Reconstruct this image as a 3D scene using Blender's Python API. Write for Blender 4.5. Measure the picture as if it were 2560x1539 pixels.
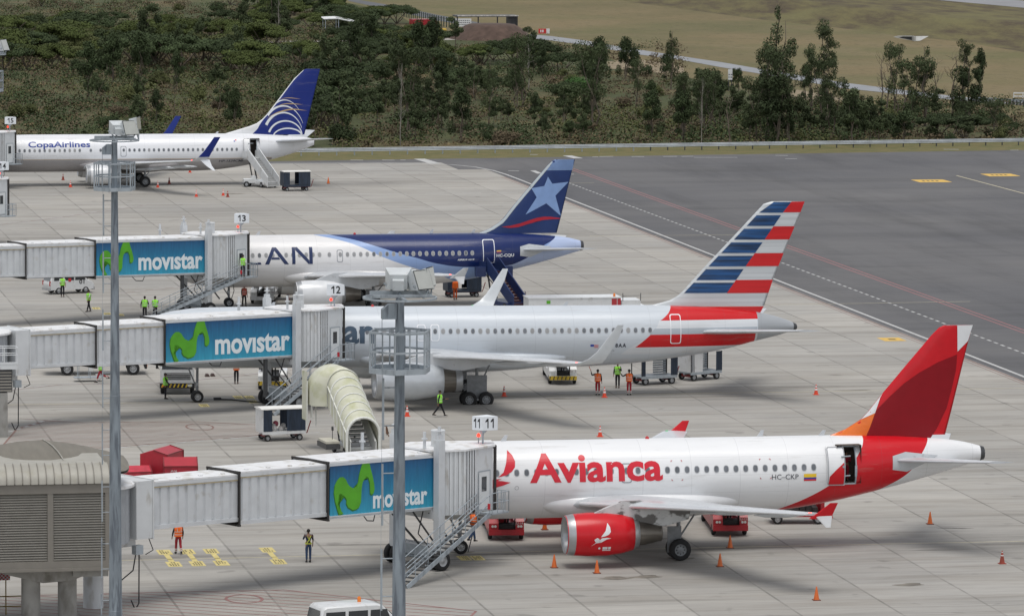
import bpy, bmesh, math, random
from mathutils import Vector, Matrix
R=math.radians
for o in list(bpy.data.objects): bpy.data.objects.remove(o)
SC=bpy.context.scene; COL=SC.collection
# ---------------------------------------------------------------- camera, sky, sun, exposure
# world axes: +X along the parked aircraft (nose to tail), +Y away from the viewer, Z up
F_,PI_,RO_,TH_=12332.477,R(5.68645),R(-.31951),R(10.717343)
CAM=Vector((-40.61,-255.85,38.9965))
def _w(x,y,z): return Vector((x*math.cos(TH_)+y*math.sin(TH_),-x*math.sin(TH_)+y*math.cos(TH_),z))
_f=_w(0,math.cos(PI_),-math.sin(PI_)); _d=_w(0,-math.sin(PI_),-math.cos(PI_)); _r=_w(1,0,0)
CR=_r*math.cos(RO_)+_d*math.sin(RO_); CD=_d*math.cos(RO_)-_r*math.sin(RO_); CF=_f
def G(x,y,z=0.0):
    "photo pixel (2560 wide) to the world point at height z"
    v=CF+CR*((x-1280)/F_)+CD*((y-769.5)/F_); k=(z-CAM.z)/v.z; return CAM+v*k
def Gk(x,y,z=0.0): return G(x*1.03686,y*1.03686,z)
cd=bpy.data.cameras.new('camera'); cam=bpy.data.objects.new('camera',cd); COL.objects.link(cam)
cd.sensor_width=36; cd.lens=36*F_/2560; cd.clip_start=1; cd.clip_end=9000
m=Matrix((( CR.x,-CD.x,-CF.x,CAM.x),(CR.y,-CD.y,-CF.y,CAM.y),(CR.z,-CD.z,-CF.z,CAM.z),(0,0,0,1))); cam.matrix_world=m
SC.camera=cam
W=bpy.data.worlds.new('World'); SC.world=W; W.use_nodes=True
SUN_EL,SUN_AZ=R(76),R(190)
nt=W.node_tree; bg=nt.nodes['Background']; sky=nt.nodes.new('ShaderNodeTexSky'); sky.sky_type='NISHITA'; sky.sun_disc=False
sky.sun_elevation=SUN_EL; sky.sun_rotation=SUN_AZ; sky.air_density=1; sky.dust_density=6; sky.altitude=2400
hs=nt.nodes.new('ShaderNodeHueSaturation'); hs.inputs['Saturation'].default_value=.22
nt.links.new(sky.outputs[0],hs.inputs['Color']); nt.links.new(hs.outputs[0],bg.inputs[0]); bg.inputs[1].default_value=.15
sl=bpy.data.lights.new('sun','SUN'); sl.energy=1.5; sl.angle=R(32); sl.color=(1,.965,.91)
sun=bpy.data.objects.new('sun',sl); COL.objects.link(sun)
sd=Vector((math.sin(SUN_AZ)*math.cos(SUN_EL),math.cos(SUN_AZ)*math.cos(SUN_EL),math.sin(SUN_EL)))
sun.rotation_euler=sd.to_track_quat('Z','Y').to_euler(); sun.location=(0,0,120)
SC.view_settings.view_transform='Standard'; SC.view_settings.look='None'; SC.view_settings.exposure=0.25; SC.view_settings.gamma=1
SC.render.resolution_x=1024; SC.render.resolution_y=615
# ---------------------------------------------------------------- helpers
class MB:
    def __init__(s): s.v=[]; s.f=[]; s.m=[]; s.s=[]
    def add(s,vs,fs,mi=0,sm=False):
        b=len(s.v); s.v+= [tuple(v) for v in vs]
        for f in fs: s.f.append([i+b for i in f]); s.m.append(mi); s.s.append(sm)
    def box(s,c,d,rz=0,mi=0,M=None):
        hx,hy,hz=d[0]/2,d[1]/2,d[2]/2; ca,sa=math.cos(rz),math.sin(rz); vs=[]
        for z in (-hz,hz):
            for x,y in ((-hx,-hy),(hx,-hy),(hx,hy),(-hx,hy)):
                p=Vector((c[0]+x*ca-y*sa,c[1]+x*sa+y*ca,c[2]+z)); vs.append(M@p if M else p)
        s.add(vs,[(3,2,1,0),(4,5,6,7),(0,1,5,4),(1,2,6,5),(2,3,7,6),(3,0,4,7)],mi)
    def b2(s,x0,x1,y0,y1,z0,z1,mi=0): s.box(((x0+x1)/2,(y0+y1)/2,(z0+z1)/2),(x1-x0,y1-y0,z1-z0),0,mi)
    def tube(s,a,b,r,n=8,r2=None,mi=0,sm=True,cap=True):
        a=Vector(a); b=Vector(b); d=b-a
        if d.length<1e-6: return
        q=d.to_track_quat('Z','Y'); r2=r if r2 is None else r2; vs=[]
        for c,rr in ((a,r),(b,r2)):
            for i in range(n): t=2*math.pi*i/n; vs.append(c+q@Vector((rr*math.cos(t),rr*math.sin(t),0)))
        s.add(vs,[(i,(i+1)%n,n+(i+1)%n,n+i) for i in range(n)],mi,sm)
        if cap: s.add(vs,[tuple(range(n))[::-1],tuple(range(n,2*n))],mi)
    def path(s,pts,r,n=6,mi=0):
        for a,b in zip(pts,pts[1:]): s.tube(a,b,r,n,mi=mi)
    def bar(s,a,b,w,h,mi=0):
        a=Vector(a); b=Vector(b); d=(b-a); L=d.length; d=d/L; up=Vector((0,0,1)) if abs(d.z)<.98 else Vector((1,0,0))
        sx=d.cross(up).normalized(); uz=sx.cross(d); vs=[]
        for p in (a,b):
            for i,j in ((-1,-1),(1,-1),(1,1),(-1,1)): vs.append(p+sx*(w/2*i)+uz*(h/2*j))
        s.add(vs,[(0,1,2,3),(7,6,5,4),(4,5,1,0),(5,6,2,1),(6,7,3,2),(7,4,0,3)],mi)
    def prism(s,poly,z0,z1,mi=0,M=None):
        n=len(poly); vs=[Vector((p[0],p[1],z0)) for p in poly]+[Vector((p[0],p[1],z1)) for p in poly]
        if M: vs=[M@v for v in vs]
        s.add(vs,[tuple(range(n))[::-1],tuple(range(n,2*n))]+[(i,(i+1)%n,n+(i+1)%n,n+i) for i in range(n)],mi)
    def side(s,poly,y0,y1,mi=0,M=None):   # polygon in x,z extruded along y
        n=len(poly); vs=[Vector((p[0],y0,p[1])) for p in poly]+[Vector((p[0],y1,p[1])) for p in poly]
        if M: vs=[M@v for v in vs]
        s.add(vs,[tuple(range(n)),tuple(range(n,2*n))[::-1]]+[(i,n+i,n+(i+1)%n,(i+1)%n) for i in range(n)],mi)
    def loft(s,rings,mi=0,sm=True,caps=True,closed=True):
        n=len(rings[0]); vs=[p for r in rings for p in r]; fs=[]
        for k in range(len(rings)-1):
            for i in range(n if closed else n-1): j=(i+1)%n; fs.append((k*n+i,k*n+j,(k+1)*n+j,(k+1)*n+i))
        s.add(vs,fs,mi,sm)
        if caps: s.add(rings[0],[tuple(range(n))[::-1]],mi); s.add(rings[-1],[tuple(range(n))],mi)
    def lathe(s,prof,c,ax='x',n=28,mi=0,sm=True,caps=False):
        rings=[]
        for a,r in prof:
            ring=[]
            for i in range(n):
                t=2*math.pi*i/n; p,q=r*math.cos(t),r*math.sin(t)
                ring.append({'x':(c[0]+a,c[1]+p,c[2]+q),'y':(c[0]+p,c[1]+a,c[2]+q),'z':(c[0]+p,c[1]+q,c[2]+a)}[ax])
            rings.append(ring)
        s.loft(rings,mi,sm,caps)
    def build(s,name,mats,parent=None,fix=True):
        me=bpy.data.meshes.new(name); me.from_pydata([tuple(v) for v in s.v],[],s.f)
        me.polygons.foreach_set('material_index',s.m); me.polygons.foreach_set('use_smooth',s.s)
        if not isinstance(mats,(list,tuple)): mats=[mats]
        for m_ in mats: me.materials.append(m_)
        if fix:
            b=bmesh.new(); b.from_mesh(me); bmesh.ops.recalc_face_normals(b,faces=b.faces); b.to_mesh(me); b.free()
        me.update(); o=bpy.data.objects.new(name,me); COL.objects.link(o)
        if parent: o.parent=parent
        return o
def thing(name,label,cat,loc=(0,0,0),rz=0,group=None):
    o=bpy.data.objects.new(name,None); COL.objects.link(o); o.location=loc; o.rotation_euler=(0,0,rz); o.empty_display_size=.3
    return tag(o,label,cat,group)
def tag(o,label,cat,group=None):
    o['label']=label; o['category']=cat
    if group: o['group']=group
    return o
def struct(o,kind='structure',label=None):
    o['kind']=kind
    if label: o['label']=label
    return o
def dup(o,loc=None,rz=None,label=None,group=None,parent=None,sc=None):
    c=o.copy(); COL.objects.link(c)
    if parent: c.parent=parent
    if loc is not None: c.location=loc
    if rz is not None: c.rotation_euler=(0,0,rz)
    if sc is not None: c.scale=sc
    if label: c['label']=label
    if group: c['group']=group
    for ch in list(o.children): dup(ch,parent=c)
    return c
_M={}
def mat(name,col,rough=.5,metal=0,var=.08,scale=1.5,coat=0,spec=.5,emit=0,trans=0,alpha=1,detail=4,stretch=None,dirt=None,island=0,bump=0,objrand=0):
    if name in _M: return _M[name]
    m=bpy.data.materials.new(name); m.use_nodes=True; t=m.node_tree; b=t.nodes['Principled BSDF']; _M[name]=m
    c=(*col,1) if len(col)==3 else col
    b.inputs['Base Color'].default_value=c; b.inputs['Roughness'].default_value=rough; b.inputs['Metallic'].default_value=metal
    b.inputs['Specular IOR Level'].default_value=spec; b.inputs['Coat Weight'].default_value=coat; b.inputs['Coat Roughness'].default_value=.08
    if emit: b.inputs['Emission Color'].default_value=c; b.inputs['Emission Strength'].default_value=emit
    if trans: b.inputs['Transmission Weight'].default_value=trans
    if alpha<1: b.inputs['Alpha'].default_value=alpha
    if var or dirt or island:
        tc=t.nodes.new('ShaderNodeTexCoord'); src=tc.outputs['Object']
        if stretch:
            mp=t.nodes.new('ShaderNodeMapping'); mp.inputs['Scale'].default_value=stretch; t.links.new(src,mp.inputs[0]); src=mp.outputs[0]
        nz=t.nodes.new('ShaderNodeTexNoise'); nz.inputs['Scale'].default_value=scale; nz.inputs['Detail'].default_value=detail; t.links.new(src,nz.inputs['Vector'])
        mr=t.nodes.new('ShaderNodeMapRange'); mr.inputs[1].default_value=.3; mr.inputs[2].default_value=.7; mr.inputs[3].default_value=1-var; mr.inputs[4].default_value=1+var
        t.links.new(nz.outputs[0],mr.inputs[0]); fac=mr.outputs[0]
        if island:
            ge=t.nodes.new('ShaderNodeNewGeometry'); m2=t.nodes.new('ShaderNodeMapRange'); m2.inputs[3].default_value=1-island; m2.inputs[4].default_value=1+island
            t.links.new(ge.outputs['Random Per Island'],m2.inputs[0]); mm=t.nodes.new('ShaderNodeMath'); mm.operation='MULTIPLY'; t.links.new(fac,mm.inputs[0]); t.links.new(m2.outputs[0],mm.inputs[1]); fac=mm.outputs[0]
        if objrand:
            oi=t.nodes.new('ShaderNodeObjectInfo'); m2=t.nodes.new('ShaderNodeMapRange'); m2.inputs[3].default_value=1-objrand; m2.inputs[4].default_value=1+objrand
            t.links.new(oi.outputs['Random'],m2.inputs[0]); mm=t.nodes.new('ShaderNodeMath'); mm.operation='MULTIPLY'; t.links.new(fac,mm.inputs[0]); t.links.new(m2.outputs[0],mm.inputs[1]); fac=mm.outputs[0]
        mx=t.nodes.new('ShaderNodeVectorMath'); mx.operation='SCALE'; mx.inputs[0].default_value=c[:3]; t.links.new(fac,mx.inputs['Scale']); outc=mx.outputs[0]
        if dirt:   # (colour, threshold low, high, scale, stretch)
            dc,lo,hi,ds,st=dirt; mp=t.nodes.new('ShaderNodeMapping'); mp.inputs['Scale'].default_value=st; t.links.new(tc.outputs['Object'],mp.inputs[0])
            n2=t.nodes.new('ShaderNodeTexNoise'); n2.inputs['Scale'].default_value=ds; n2.inputs['Detail'].default_value=6; t.links.new(mp.outputs[0],n2.inputs['Vector'])
            r2=t.nodes.new('ShaderNodeMapRange'); r2.inputs[1].default_value=lo; r2.inputs[2].default_value=hi; t.links.new(n2.outputs[0],r2.inputs[0])
            mi=t.nodes.new('ShaderNodeMix'); mi.data_type='RGBA'; t.links.new(r2.outputs[0],mi.inputs[0]); t.links.new(outc,mi.inputs[6]); mi.inputs[7].default_value=(*dc,1); outc=mi.outputs[2]
        t.links.new(outc,b.inputs['Base Color'])
        if bump:
            bp=t.nodes.new('ShaderNodeBump'); bp.inputs['Strength'].default_value=bump; bp.inputs['Distance'].default_value=.02; t.links.new(nz.outputs[0],bp.inputs['Height']); t.links.new(bp.outputs[0],b.inputs['Normal'])
        m['col']=1
    return m
def layer_mat(name,base,layers,rough=.3,coat=.3,streak=.05):
    """paint scheme: layers = list of (colour, [conditions]); condition = (kind, pts) with kind 'gt'/'lt' comparing x against a curve of z,
       or 'z>'/'z<' comparing z with a number. Object space."""
    m=bpy.data.materials.new(name); m.use_nodes=True; t=m.node_tree; b=t.nodes['Principled BSDF']
    tc=t.nodes.new('ShaderNodeTexCoord'); sx=t.nodes.new('ShaderNodeSeparateXYZ'); t.links.new(tc.outputs['Object'],sx.inputs[0]); X,Z=sx.outputs[0],sx.outputs[2]
    def math_(op,a,b_):
        n=t.nodes.new('ShaderNodeMath'); n.operation=op
        for i,v in enumerate((a,b_)):
            if isinstance(v,(int,float)): n.inputs[i].default_value=v
            else: t.links.new(v,n.inputs[i])
        return n.outputs[0]
    col=None; cur=(*base,1)
    for c,conds in layers:
        mask=None
        for k,p in conds:
            if k in('gt','lt'):
                z0,z1=p[0][0],p[-1][0]; xs=[q[1] for q in p]; x0,x1=min(xs)-1,max(xs)+1
                fc=t.nodes.new('ShaderNodeFloatCurve'); cu=fc.mapping.curves[0]; pts=cu.points
                u=math_('DIVIDE',math_('SUBTRACT',Z,z0),z1-z0); t.links.new(u,fc.inputs['Value'])
                for i,(z,x) in enumerate(p):
                    l=((z-z0)/(z1-z0),(x-x0)/(x1-x0))
                    if i==0: pts[0].location=l
                    elif i==len(p)-1: pts[-1].location=l
                    else: pts.new(*l)
                fc.mapping.update(); xv=math_('ADD',math_('MULTIPLY',fc.outputs[0],x1-x0),x0)
                r=math_('GREATER_THAN' if k=='gt' else 'LESS_THAN',X,xv)
            elif k=='x>': r=math_('GREATER_THAN',X,p)
            elif k=='x<': r=math_('LESS_THAN',X,p)
            else: r=math_('GREATER_THAN' if k=='z>' else 'LESS_THAN',Z,p)
            mask=r if mask is None else math_('MULTIPLY',mask,r)
        mi=t.nodes.new('ShaderNodeMix'); mi.data_type='RGBA'; t.links.new(mask,mi.inputs[0]); mi.inputs[7].default_value=(*c,1)
        if col is None: mi.inputs[6].default_value=cur
        else: t.links.new(col,mi.inputs[6])
        col=mi.outputs[2]
    nz=t.nodes.new('ShaderNodeTexNoise'); nz.inputs['Scale'].default_value=1.2; nz.inputs['Detail'].default_value=6
    mp=t.nodes.new('ShaderNodeMapping'); mp.inputs['Scale'].default_value=(.25,1,1.6); t.links.new(tc.outputs['Object'],mp.inputs[0]); t.links.new(mp.outputs[0],nz.inputs['Vector'])
    mr=t.nodes.new('ShaderNodeMapRange'); mr.inputs[1].default_value=.3; mr.inputs[2].default_value=.7; mr.inputs[3].default_value=1-streak; mr.inputs[4].default_value=1+streak; t.links.new(nz.outputs[0],mr.inputs[0])
    vm=t.nodes.new('ShaderNodeVectorMath'); vm.operation='SCALE'
    if col is None: vm.inputs[0].default_value=base
    else: t.links.new(col,vm.inputs[0])
    t.links.new(mr.outputs[0],vm.inputs['Scale'])
    # panel joint lines every couple of metres
    fr=math_('ABSOLUTE',math_('SUBTRACT',math_('FRACT',math_('DIVIDE',X,2.65),0),.5),0); ln=math_('LESS_THAN',fr,.0045)
    f2=math_('ABSOLUTE',math_('SUBTRACT',math_('FRACT',math_('DIVIDE',Z,.93),0),.5),0); ln=math_('MAXIMUM',ln,math_('MULTIPLY',math_('LESS_THAN',f2,.011),.8))
    n3=t.nodes.new('ShaderNodeTexNoise'); n3.inputs['Scale'].default_value=1.6; n3.inputs['Detail'].default_value=7; n3.inputs['Roughness'].default_value=.7; mp3=t.nodes.new('ShaderNodeMapping'); mp3.inputs['Scale'].default_value=(.18,1,1.5); mp3.inputs['Location'].default_value=(7,3,1); t.links.new(tc.outputs['Object'],mp3.inputs[0]); t.links.new(mp3.outputs[0],n3.inputs['Vector'])
    m3=t.nodes.new('ShaderNodeMapRange'); m3.inputs[1].default_value=.56; m3.inputs[2].default_value=.80; m3.inputs[4].default_value=.4; t.links.new(n3.outputs[0],m3.inputs[0])
    mg=t.nodes.new('ShaderNodeMix'); mg.data_type='RGBA'; t.links.new(m3.outputs[0],mg.inputs[0]); t.links.new(vm.outputs[0],mg.inputs[6]); mg.inputs[7].default_value=(.30,.27,.24,1); vm=mg; b.inputs['Specular IOR Level'].default_value=.35
    mi=t.nodes.new('ShaderNodeMix'); mi.data_type='RGBA'; t.links.new(math_('MULTIPLY',ln,.2),mi.inputs[0]); t.links.new(vm.outputs[2],mi.inputs[6]); mi.inputs[7].default_value=(.12,.12,.13,1)
    t.links.new(mi.outputs[2],b.inputs['Base Color']); b.inputs['Roughness'].default_value=rough; b.inputs['Coat Weight'].default_value=coat; b.inputs['Coat Roughness'].default_value=.1
    return m
def interp(tab,x):
    if x<=tab[0][0]: return tab[0][1]
    for i in range(len(tab)-1):
        (a,va),(b,vb)=tab[i],tab[i+1]
        if x<=b:
            t=(x-a)/(b-a); d=(vb-va)/(b-a)
            def sl(k):
                if k<=0 or k>=len(tab)-1: return d if k in(0,len(tab)-1) else 0
                d0=(tab[k][1]-tab[k-1][1])/(tab[k][0]-tab[k-1][0]); d1=(tab[k+1][1]-tab[k][1])/(tab[k+1][0]-tab[k][0])
                return 0 if d0*d1<=0 else 2*d0*d1/(d0+d1)
            m0,m1,h=sl(i),sl(i+1),b-a
            return (2*t**3-3*t*t+1)*va+(t**3-2*t*t+t)*h*m0+(3*t*t-2*t**3)*vb+(t**3-t*t)*h*m1
    return tab[-1][1]
def text2d(s,size,bold=0,sx=1,shear=0,spacing=1):
    cu=bpy.data.curves.new('t','FONT'); cu.body=s; cu.size=size; cu.offset=bold; cu.shear=shear; cu.space_character=spacing; cu.resolution_u=3
    o=bpy.data.objects.new('t',cu); COL.objects.link(o); dg=bpy.context.evaluated_depsgraph_get(); dg.update()
    me=o.evaluated_get(dg).to_mesh(); vs=[(v.co.x*sx,v.co.y) for v in me.vertices]; fs=[tuple(p.vertices) for p in me.polygons]
    o.evaluated_get(dg).to_mesh_clear(); bpy.data.objects.remove(o); bpy.data.curves.remove(cu); return vs,fs
def fit2d(tx,x0,x1,z0,z1):
    vs,fs=tx; ax=min(v[0] for v in vs); bx=max(v[0] for v in vs); az=min(v[1] for v in vs); bz=max(v[1] for v in vs)
    return [(x0+(v[0]-ax)/(bx-ax)*(x1-x0),z0+(v[1]-az)/(bz-az)*(z1-z0)) for v in vs],fs
def poly2d(p): return list(p),[tuple(range(len(p)))]
def join2d(l):
    V,F2=[],[]
    for v,f in l: b=len(V); V+=v; F2+=[tuple(i+b for i in q) for q in f]
    return V,F2
def decal(name,shape,fn,mats,parent,cut=.13,cutx=.6,mi=None,eps=0):
    "flat shape in (x,z) laid on a surface: fn(x,z)->3D point"
    vs,fs=shape; b=bmesh.new(); bv=[b.verts.new((v[0],0,v[1])) for v in vs]
    for k,f in enumerate(fs):
        try:
            q=b.faces.new([bv[i] for i in f]); q.material_index=mi[k] if mi else 0
        except ValueError: pass
    bmesh.ops.triangulate(b,faces=[f for f in b.faces if len(f.verts)>4 ])
    for step,ax in ((cut,2),(cutx,0)):
        if not step: continue
        lo=min(v[1 if ax==2 else 0] for v in vs); hi=max(v[1 if ax==2 else 0] for v in vs); k=math.floor(lo/step)+1
        while k*step<hi:
            co=[0,0,0]; no=[0,0,0]; co[ax]=k*step; no[ax]=1
            bmesh.ops.bisect_plane(b,geom=b.verts[:]+b.edges[:]+b.faces[:],plane_co=co,plane_no=no); k+=1
    for v in b.verts: v.co=Vector(fn(v.co.x,v.co.z))
    me=bpy.data.meshes.new(name); b.to_mesh(me); b.free()
    for m_ in (mats if isinstance(mats,(list,tuple)) else [mats]): me.materials.append(m_)
    o=bpy.data.objects.new(name,me); COL.objects.link(o)
    if parent: o.parent=parent
    return o
def rrect(x0,x1,z0,z1,r,n=3):
    out=[]
    for cx,cz,a in ((x1-r,z1-r,0),(x0+r,z1-r,90),(x0+r,z0+r,180),(x1-r,z0+r,270)):
        for k in range(n+1): t=R(a+90*k/n); out.append((cx+r*math.cos(t),cz+r*math.sin(t)))
    return out
def ring2d(a,b):
    n=len(a); return list(a)+list(b),[(i,(i+1)%n,n+(i+1)%n,n+i) for i in range(n)]
def inset(p,d):
    cx=sum(q[0] for q in p)/len(p); cz=sum(q[1] for q in p)/len(p)
    hx=max(abs(q[0]-cx) for q in p); hz=max(abs(q[1]-cz) for q in p)
    return [(cx+(q[0]-cx)*(1-d/hx),cz+(q[1]-cz)*(1-d/hz)) for q in p]
# ---------------------------------------------------------------- shared materials
galv=mat('galvanised steel',(.36,.40,.43),.55,.25,.14,3,dirt=((.16,.18,.20),.52,.75,5,(1,1,.25)))
steel=mat('grey painted steel',(.34,.38,.41),.5,.1,.12,4)
rubber=mat('rubber',(.02,.02,.021),.85,0,.2,5)
black=mat('black fittings',(.018,.018,.02),.6,0,.15,4)
darkgrey=mat('dark grey metal',(.07,.072,.075),.5,.3,.2,4)
rim=mat('wheel rim',(.38,.39,.40),.45,.5,.15,6)
whitep=mat('white paint',(.72,.73,.73),.42,0,.06,1.2,dirt=((.45,.43,.39),.58,.85,2.5,(1,1,.4)))
glass=mat('dark glass',(.03,.035,.04),.08,0,0,coat=.5)
redlamp=mat('red beacon lamp',(.9,.04,.02),.3,0,0,emit=2.0)
# ---------------------------------------------------------------- aircraft
def af(tr,n=9):
    xs=[.5*(1-math.cos(math.pi*i/n)) for i in range(n+1)]
    h=lambda x:5*tr*(.2969*math.sqrt(x)-.126*x-.3516*x*x+.2843*x**3-.1015*x**4)
    return [(x,h(x)) for x in xs]+[(x,-h(x)*.75) for x in xs[-2:0:-1]]
def afh(tr,x): x=min(max(x,0),1); return 5*tr*(.2969*math.sqrt(x)-.126*x-.3516*x*x+.2843*x**3-.1015*x**4)
def fring(xl,xt,y,z,tr,ny,nz,sym=False):
    c=xt-xl; out=[]
    for a,h in af(tr):
        if sym and h<0: h/=.75
        out.append((xl+a*c,y+ny*h*c,z+nz*h*c))
    return out
win_rim=mat('window surround',(.42,.43,.44),.4,0,0); win_pane=mat('cabin window pane',(.135,.145,.16),.15,0,.35,1.7,coat=.3)
win_shade=mat('drawn window shade',(.30,.30,.30),.4,0,.1,2)
nacw=mat('white nacelle paint',(.70,.71,.72),.3,0,.05,1.5,coat=.3); lipm=mat('bare metal intake lip',(.40,.41,.42),.38,.6,.08,2)
exh=mat('scorched exhaust metal',(.17,.155,.135),.42,.7,.3,2,stretch=(.4,1,3)); wingm=mat('light grey wing paint',(.54,.56,.58),.3,0,.08,1.2,coat=.2,stretch=(1,.3,1),dirt=((.28,.28,.28),.62,.85,3,(1,.3,1)))
leadm=mat('polished leading edge',(.8,.81,.82),.25,.4,.05,2); strutm=mat('landing gear leg paint',(.22,.23,.24),.45,.1,.15,4)
cabin=mat('dim cabin interior',(.10,.08,.065),.8,0,.3,3); linem=mat('door outline grey',(.30,.31,.33),.5,0,0)
whiteline=mat('white door outline',(.85,.86,.88),.4,0,0); navlight=mat('red navigation light',(1,.05,.03),.3,0,0,emit=4)
def wheel(o_name,c,r,w,parent,hub=.45,hubm=None):
    m=MB(); m.lathe([(-w/2,r*.55),(-w/2,r*.86),(-w*.38,r*.97),(-w*.2,r),(w*.2,r),(w*.38,r*.97),(w/2,r*.86),(w/2,r*.55)],c,'y',24)
    t=m.build(o_name,rubber,parent)
    m=MB(); m.lathe([(-w*.42,r*.56),(-w*.30,r*hub),(-w*.40,r*.22),(-w*.46,.001)],c,'y',16); m.lathe([(w*.42,r*.56),(w*.30,r*hub),(w*.40,r*.22),(w*.46,.001)],c,'y',16)
    for k in range(8):
        a=2*math.pi*k/8; m.tube((c[0]+math.cos(a)*r*.36,c[1]-w*.36,c[2]+math.sin(a)*r*.36),(c[0]+math.cos(a)*r*.36,c[1]-w*.40,c[2]+math.sin(a)*r*.36),r*.07,6,mi=1)
    m.build('wheel_rim',[hubm or rim,darkgrey],t); return t
def aircraft(S):
    root=thing('airliner',S['label'],'airliner',S['loc'],S['rz'])
    if 'pitch' in S: root.rotation_euler=(0,S['pitch'],S['rz'])
    top,bot,half,L=S['top'],S['bot'],S['half'],S['L']
    prof=lambda s:(interp(top,s),interp(bot,s),interp(half,s))
    def fy(s,z,e=.006):
        t,b,h=prof(s); q=(z-(t+b)/2)/((t-b)/2); return -(h+e)*math.sqrt(max(0,1-q*q))-e*.3
    on=lambda e=.006:(lambda s,z:(s,fy(s,z,e),z))
    st=sorted(set([.0,.06,.15,.3,.5,.75,1.05,1.4,1.8,2.3,2.8,3.4,4]+[round(4+.4*i,3) for i in range(1,int((L-4)/.4)+1)]+[L]+[x for h in S.get('holes',[]) for x in h[:2]]))
    N=88; rings=[]
    for s in st:
        t,b,h=prof(s); zc=(t+b)/2
        rings.append([(s,-h*math.sin(2*math.pi*i/N),zc+(t-b)/2*math.cos(2*math.pi*i/N)) for i in range(N)])
    m=MB(); vs=[p for r in rings for p in r]; fs=[]
    for k in range(len(rings)-1):
        for i in range(N):
            j=(i+1)%N; f=(k*N+i,k*N+j,(k+1)*N+j,(k+1)*N+i); cx=sum(vs[q][0] for q in f)/4; cy=sum(vs[q][1] for q in f)/4; cz=sum(vs[q][2] for q in f)/4
            if any(h[0]<cx<h[1] and h[2]<cz<h[3] and cy<0 for h in S.get('holes',[])): continue
            fs.append(f)
    m.add(vs,fs,0,True); m.add(rings[-1],[tuple(range(N))],1)
    body=m.build('fuselage',[S['paint'],darkgrey],root)
    for h in S.get('holes',[]):   # cabin vestibule behind an open door
        y=fy((h[0]+h[1])/2,(h[2]+h[3])/2)
        m=MB(); y1=y+1.5
        m.add([(h[0]-.3,y+.12,h[2]),(h[1]+.3,y+.12,h[2]),(h[1]+.3,y1,h[2]),(h[0]-.3,y1,h[2]),(h[0]-.3,y+.12,h[3]+.1),(h[1]+.3,y+.12,h[3]+.1),(h[1]+.3,y1,h[3]+.1),(h[0]-.3,y1,h[3]+.1)],[(0,1,2,3),(4,5,6,7),(2,3,7,6),(1,2,6,5),(0,3,7,4)])
        m.b2(h[0]+.45,h[1]+.2,y1-.12,y1-.05,h[2]+.3,h[3]-.35); m.build('cabin_vestibule',cabin,root,fix=False)
        fr=MB()
        for x in (h[0],h[1]):
            for k in range(10):
                z0=h[2]+(h[3]-h[2])*k/10; z1=h[2]+(h[3]-h[2])*(k+1)/10; fr.bar((x,fy(x,z0),z0),(x,fy(x,z1),z1),.06,.12)
        for z in (h[2],h[3]): fr.bar((h[0]-.03,fy(h[0],z),z),(h[1]+.03,fy(h[1],z),z),.12,.07)
        fr.build('door_frame',steel,root)
    m=MB(); rs=[]
    for s_,e in ((L-.24,.012),(L-.01,.012),(L+.02,-.04),(L-.06,-.07)):
        t,b,h=prof(s_); zc=(t+b)/2; rs.append([(s_,-(h+e)*math.sin(2*math.pi*i/24),zc+((t-b)/2+e)*math.cos(2*math.pi*i/24)) for i in range(24)])
    m.loft(rs,0,True,caps=False); m.build('tail_exhaust',darkgrey if L!=38.1 else S['paint'],root)
    # nose glazing
    m=[]
    for x0,x1,z0,z1 in S['cockpit']: m.append(poly2d([(x0,z0),(x1,z0+.06),(x1-.1,z1),(x0+.25,z1-.05)]))
    for q in m: decal('cockpit_window',q,on(.01),glass,root)
    # cabin windows
    random.seed(S['seed'])
    for s in S['win']:
        a=[(s+.125*math.cos(2*math.pi*k/14),S['wz']+.185*math.sin(2*math.pi*k/14)) for k in range(14)]
        a=[(s+math.copysign(abs((p[0]-s)/.125)**.8,p[0]-s)*.150*S.get('ws',1),S['wz']+math.copysign(abs((p[1]-S['wz'])/.185)**.85,p[1]-S['wz'])*.195*S.get('ws',1)) for p in a]
        b_=inset(a,.032); v,f=ring2d(a,b_); f=f+[tuple(range(14,28))]
        decal('cabin_window',(v,f),on(.009),[win_rim,win_shade if random.random()<S.get('shade',.2) else win_pane],root,cut=.09,cutx=0,mi=[0]*14+[1])
    for d in S['doors']:
        x0,x1,z0,z1,mt=d; a=rrect(x0,x1,z0,z1,.14); decal('cabin_door',ring2d(a,inset(a,.055)),on(.008),mt,root)
    for nm,shape,mt in S['marks']+[(('tailplane_root_panel',poly2d([(x,z+S['bz']-1.85) for x,z in [(28.44,4.2),(28.44,4.94),(29.2,5.13),(31.1,4.87),(30.6,4.6),(29.3,4.05)]]),wingm))]*(S['L']==33.84): decal(nm,shape,on(.012),mt,root)
    # belly fairing
    m=MB(); rs=[]; F0,F1,fb,ft,fw=S['fairing']
    for k in range(25):
        t=k/24; e=min(1,math.sin(math.pi*t)**.42); s=F0+(F1-F0)*t; zc=(ft+fb)/2
        rs.append([(s,(fw*(.55+.45*e))*math.copysign(abs(math.cos(a))**.8,math.cos(a)),zc-(1-e)*-.35+((ft-fb)/2*(.25+.75*e))*math.copysign(abs(math.sin(a))**.9,math.sin(a))) for a in [2*math.pi*i/28 for i in range(28)]])
    m.loft(rs,0,True); m.build('belly_fairing',S['fairpaint'],root)
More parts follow.
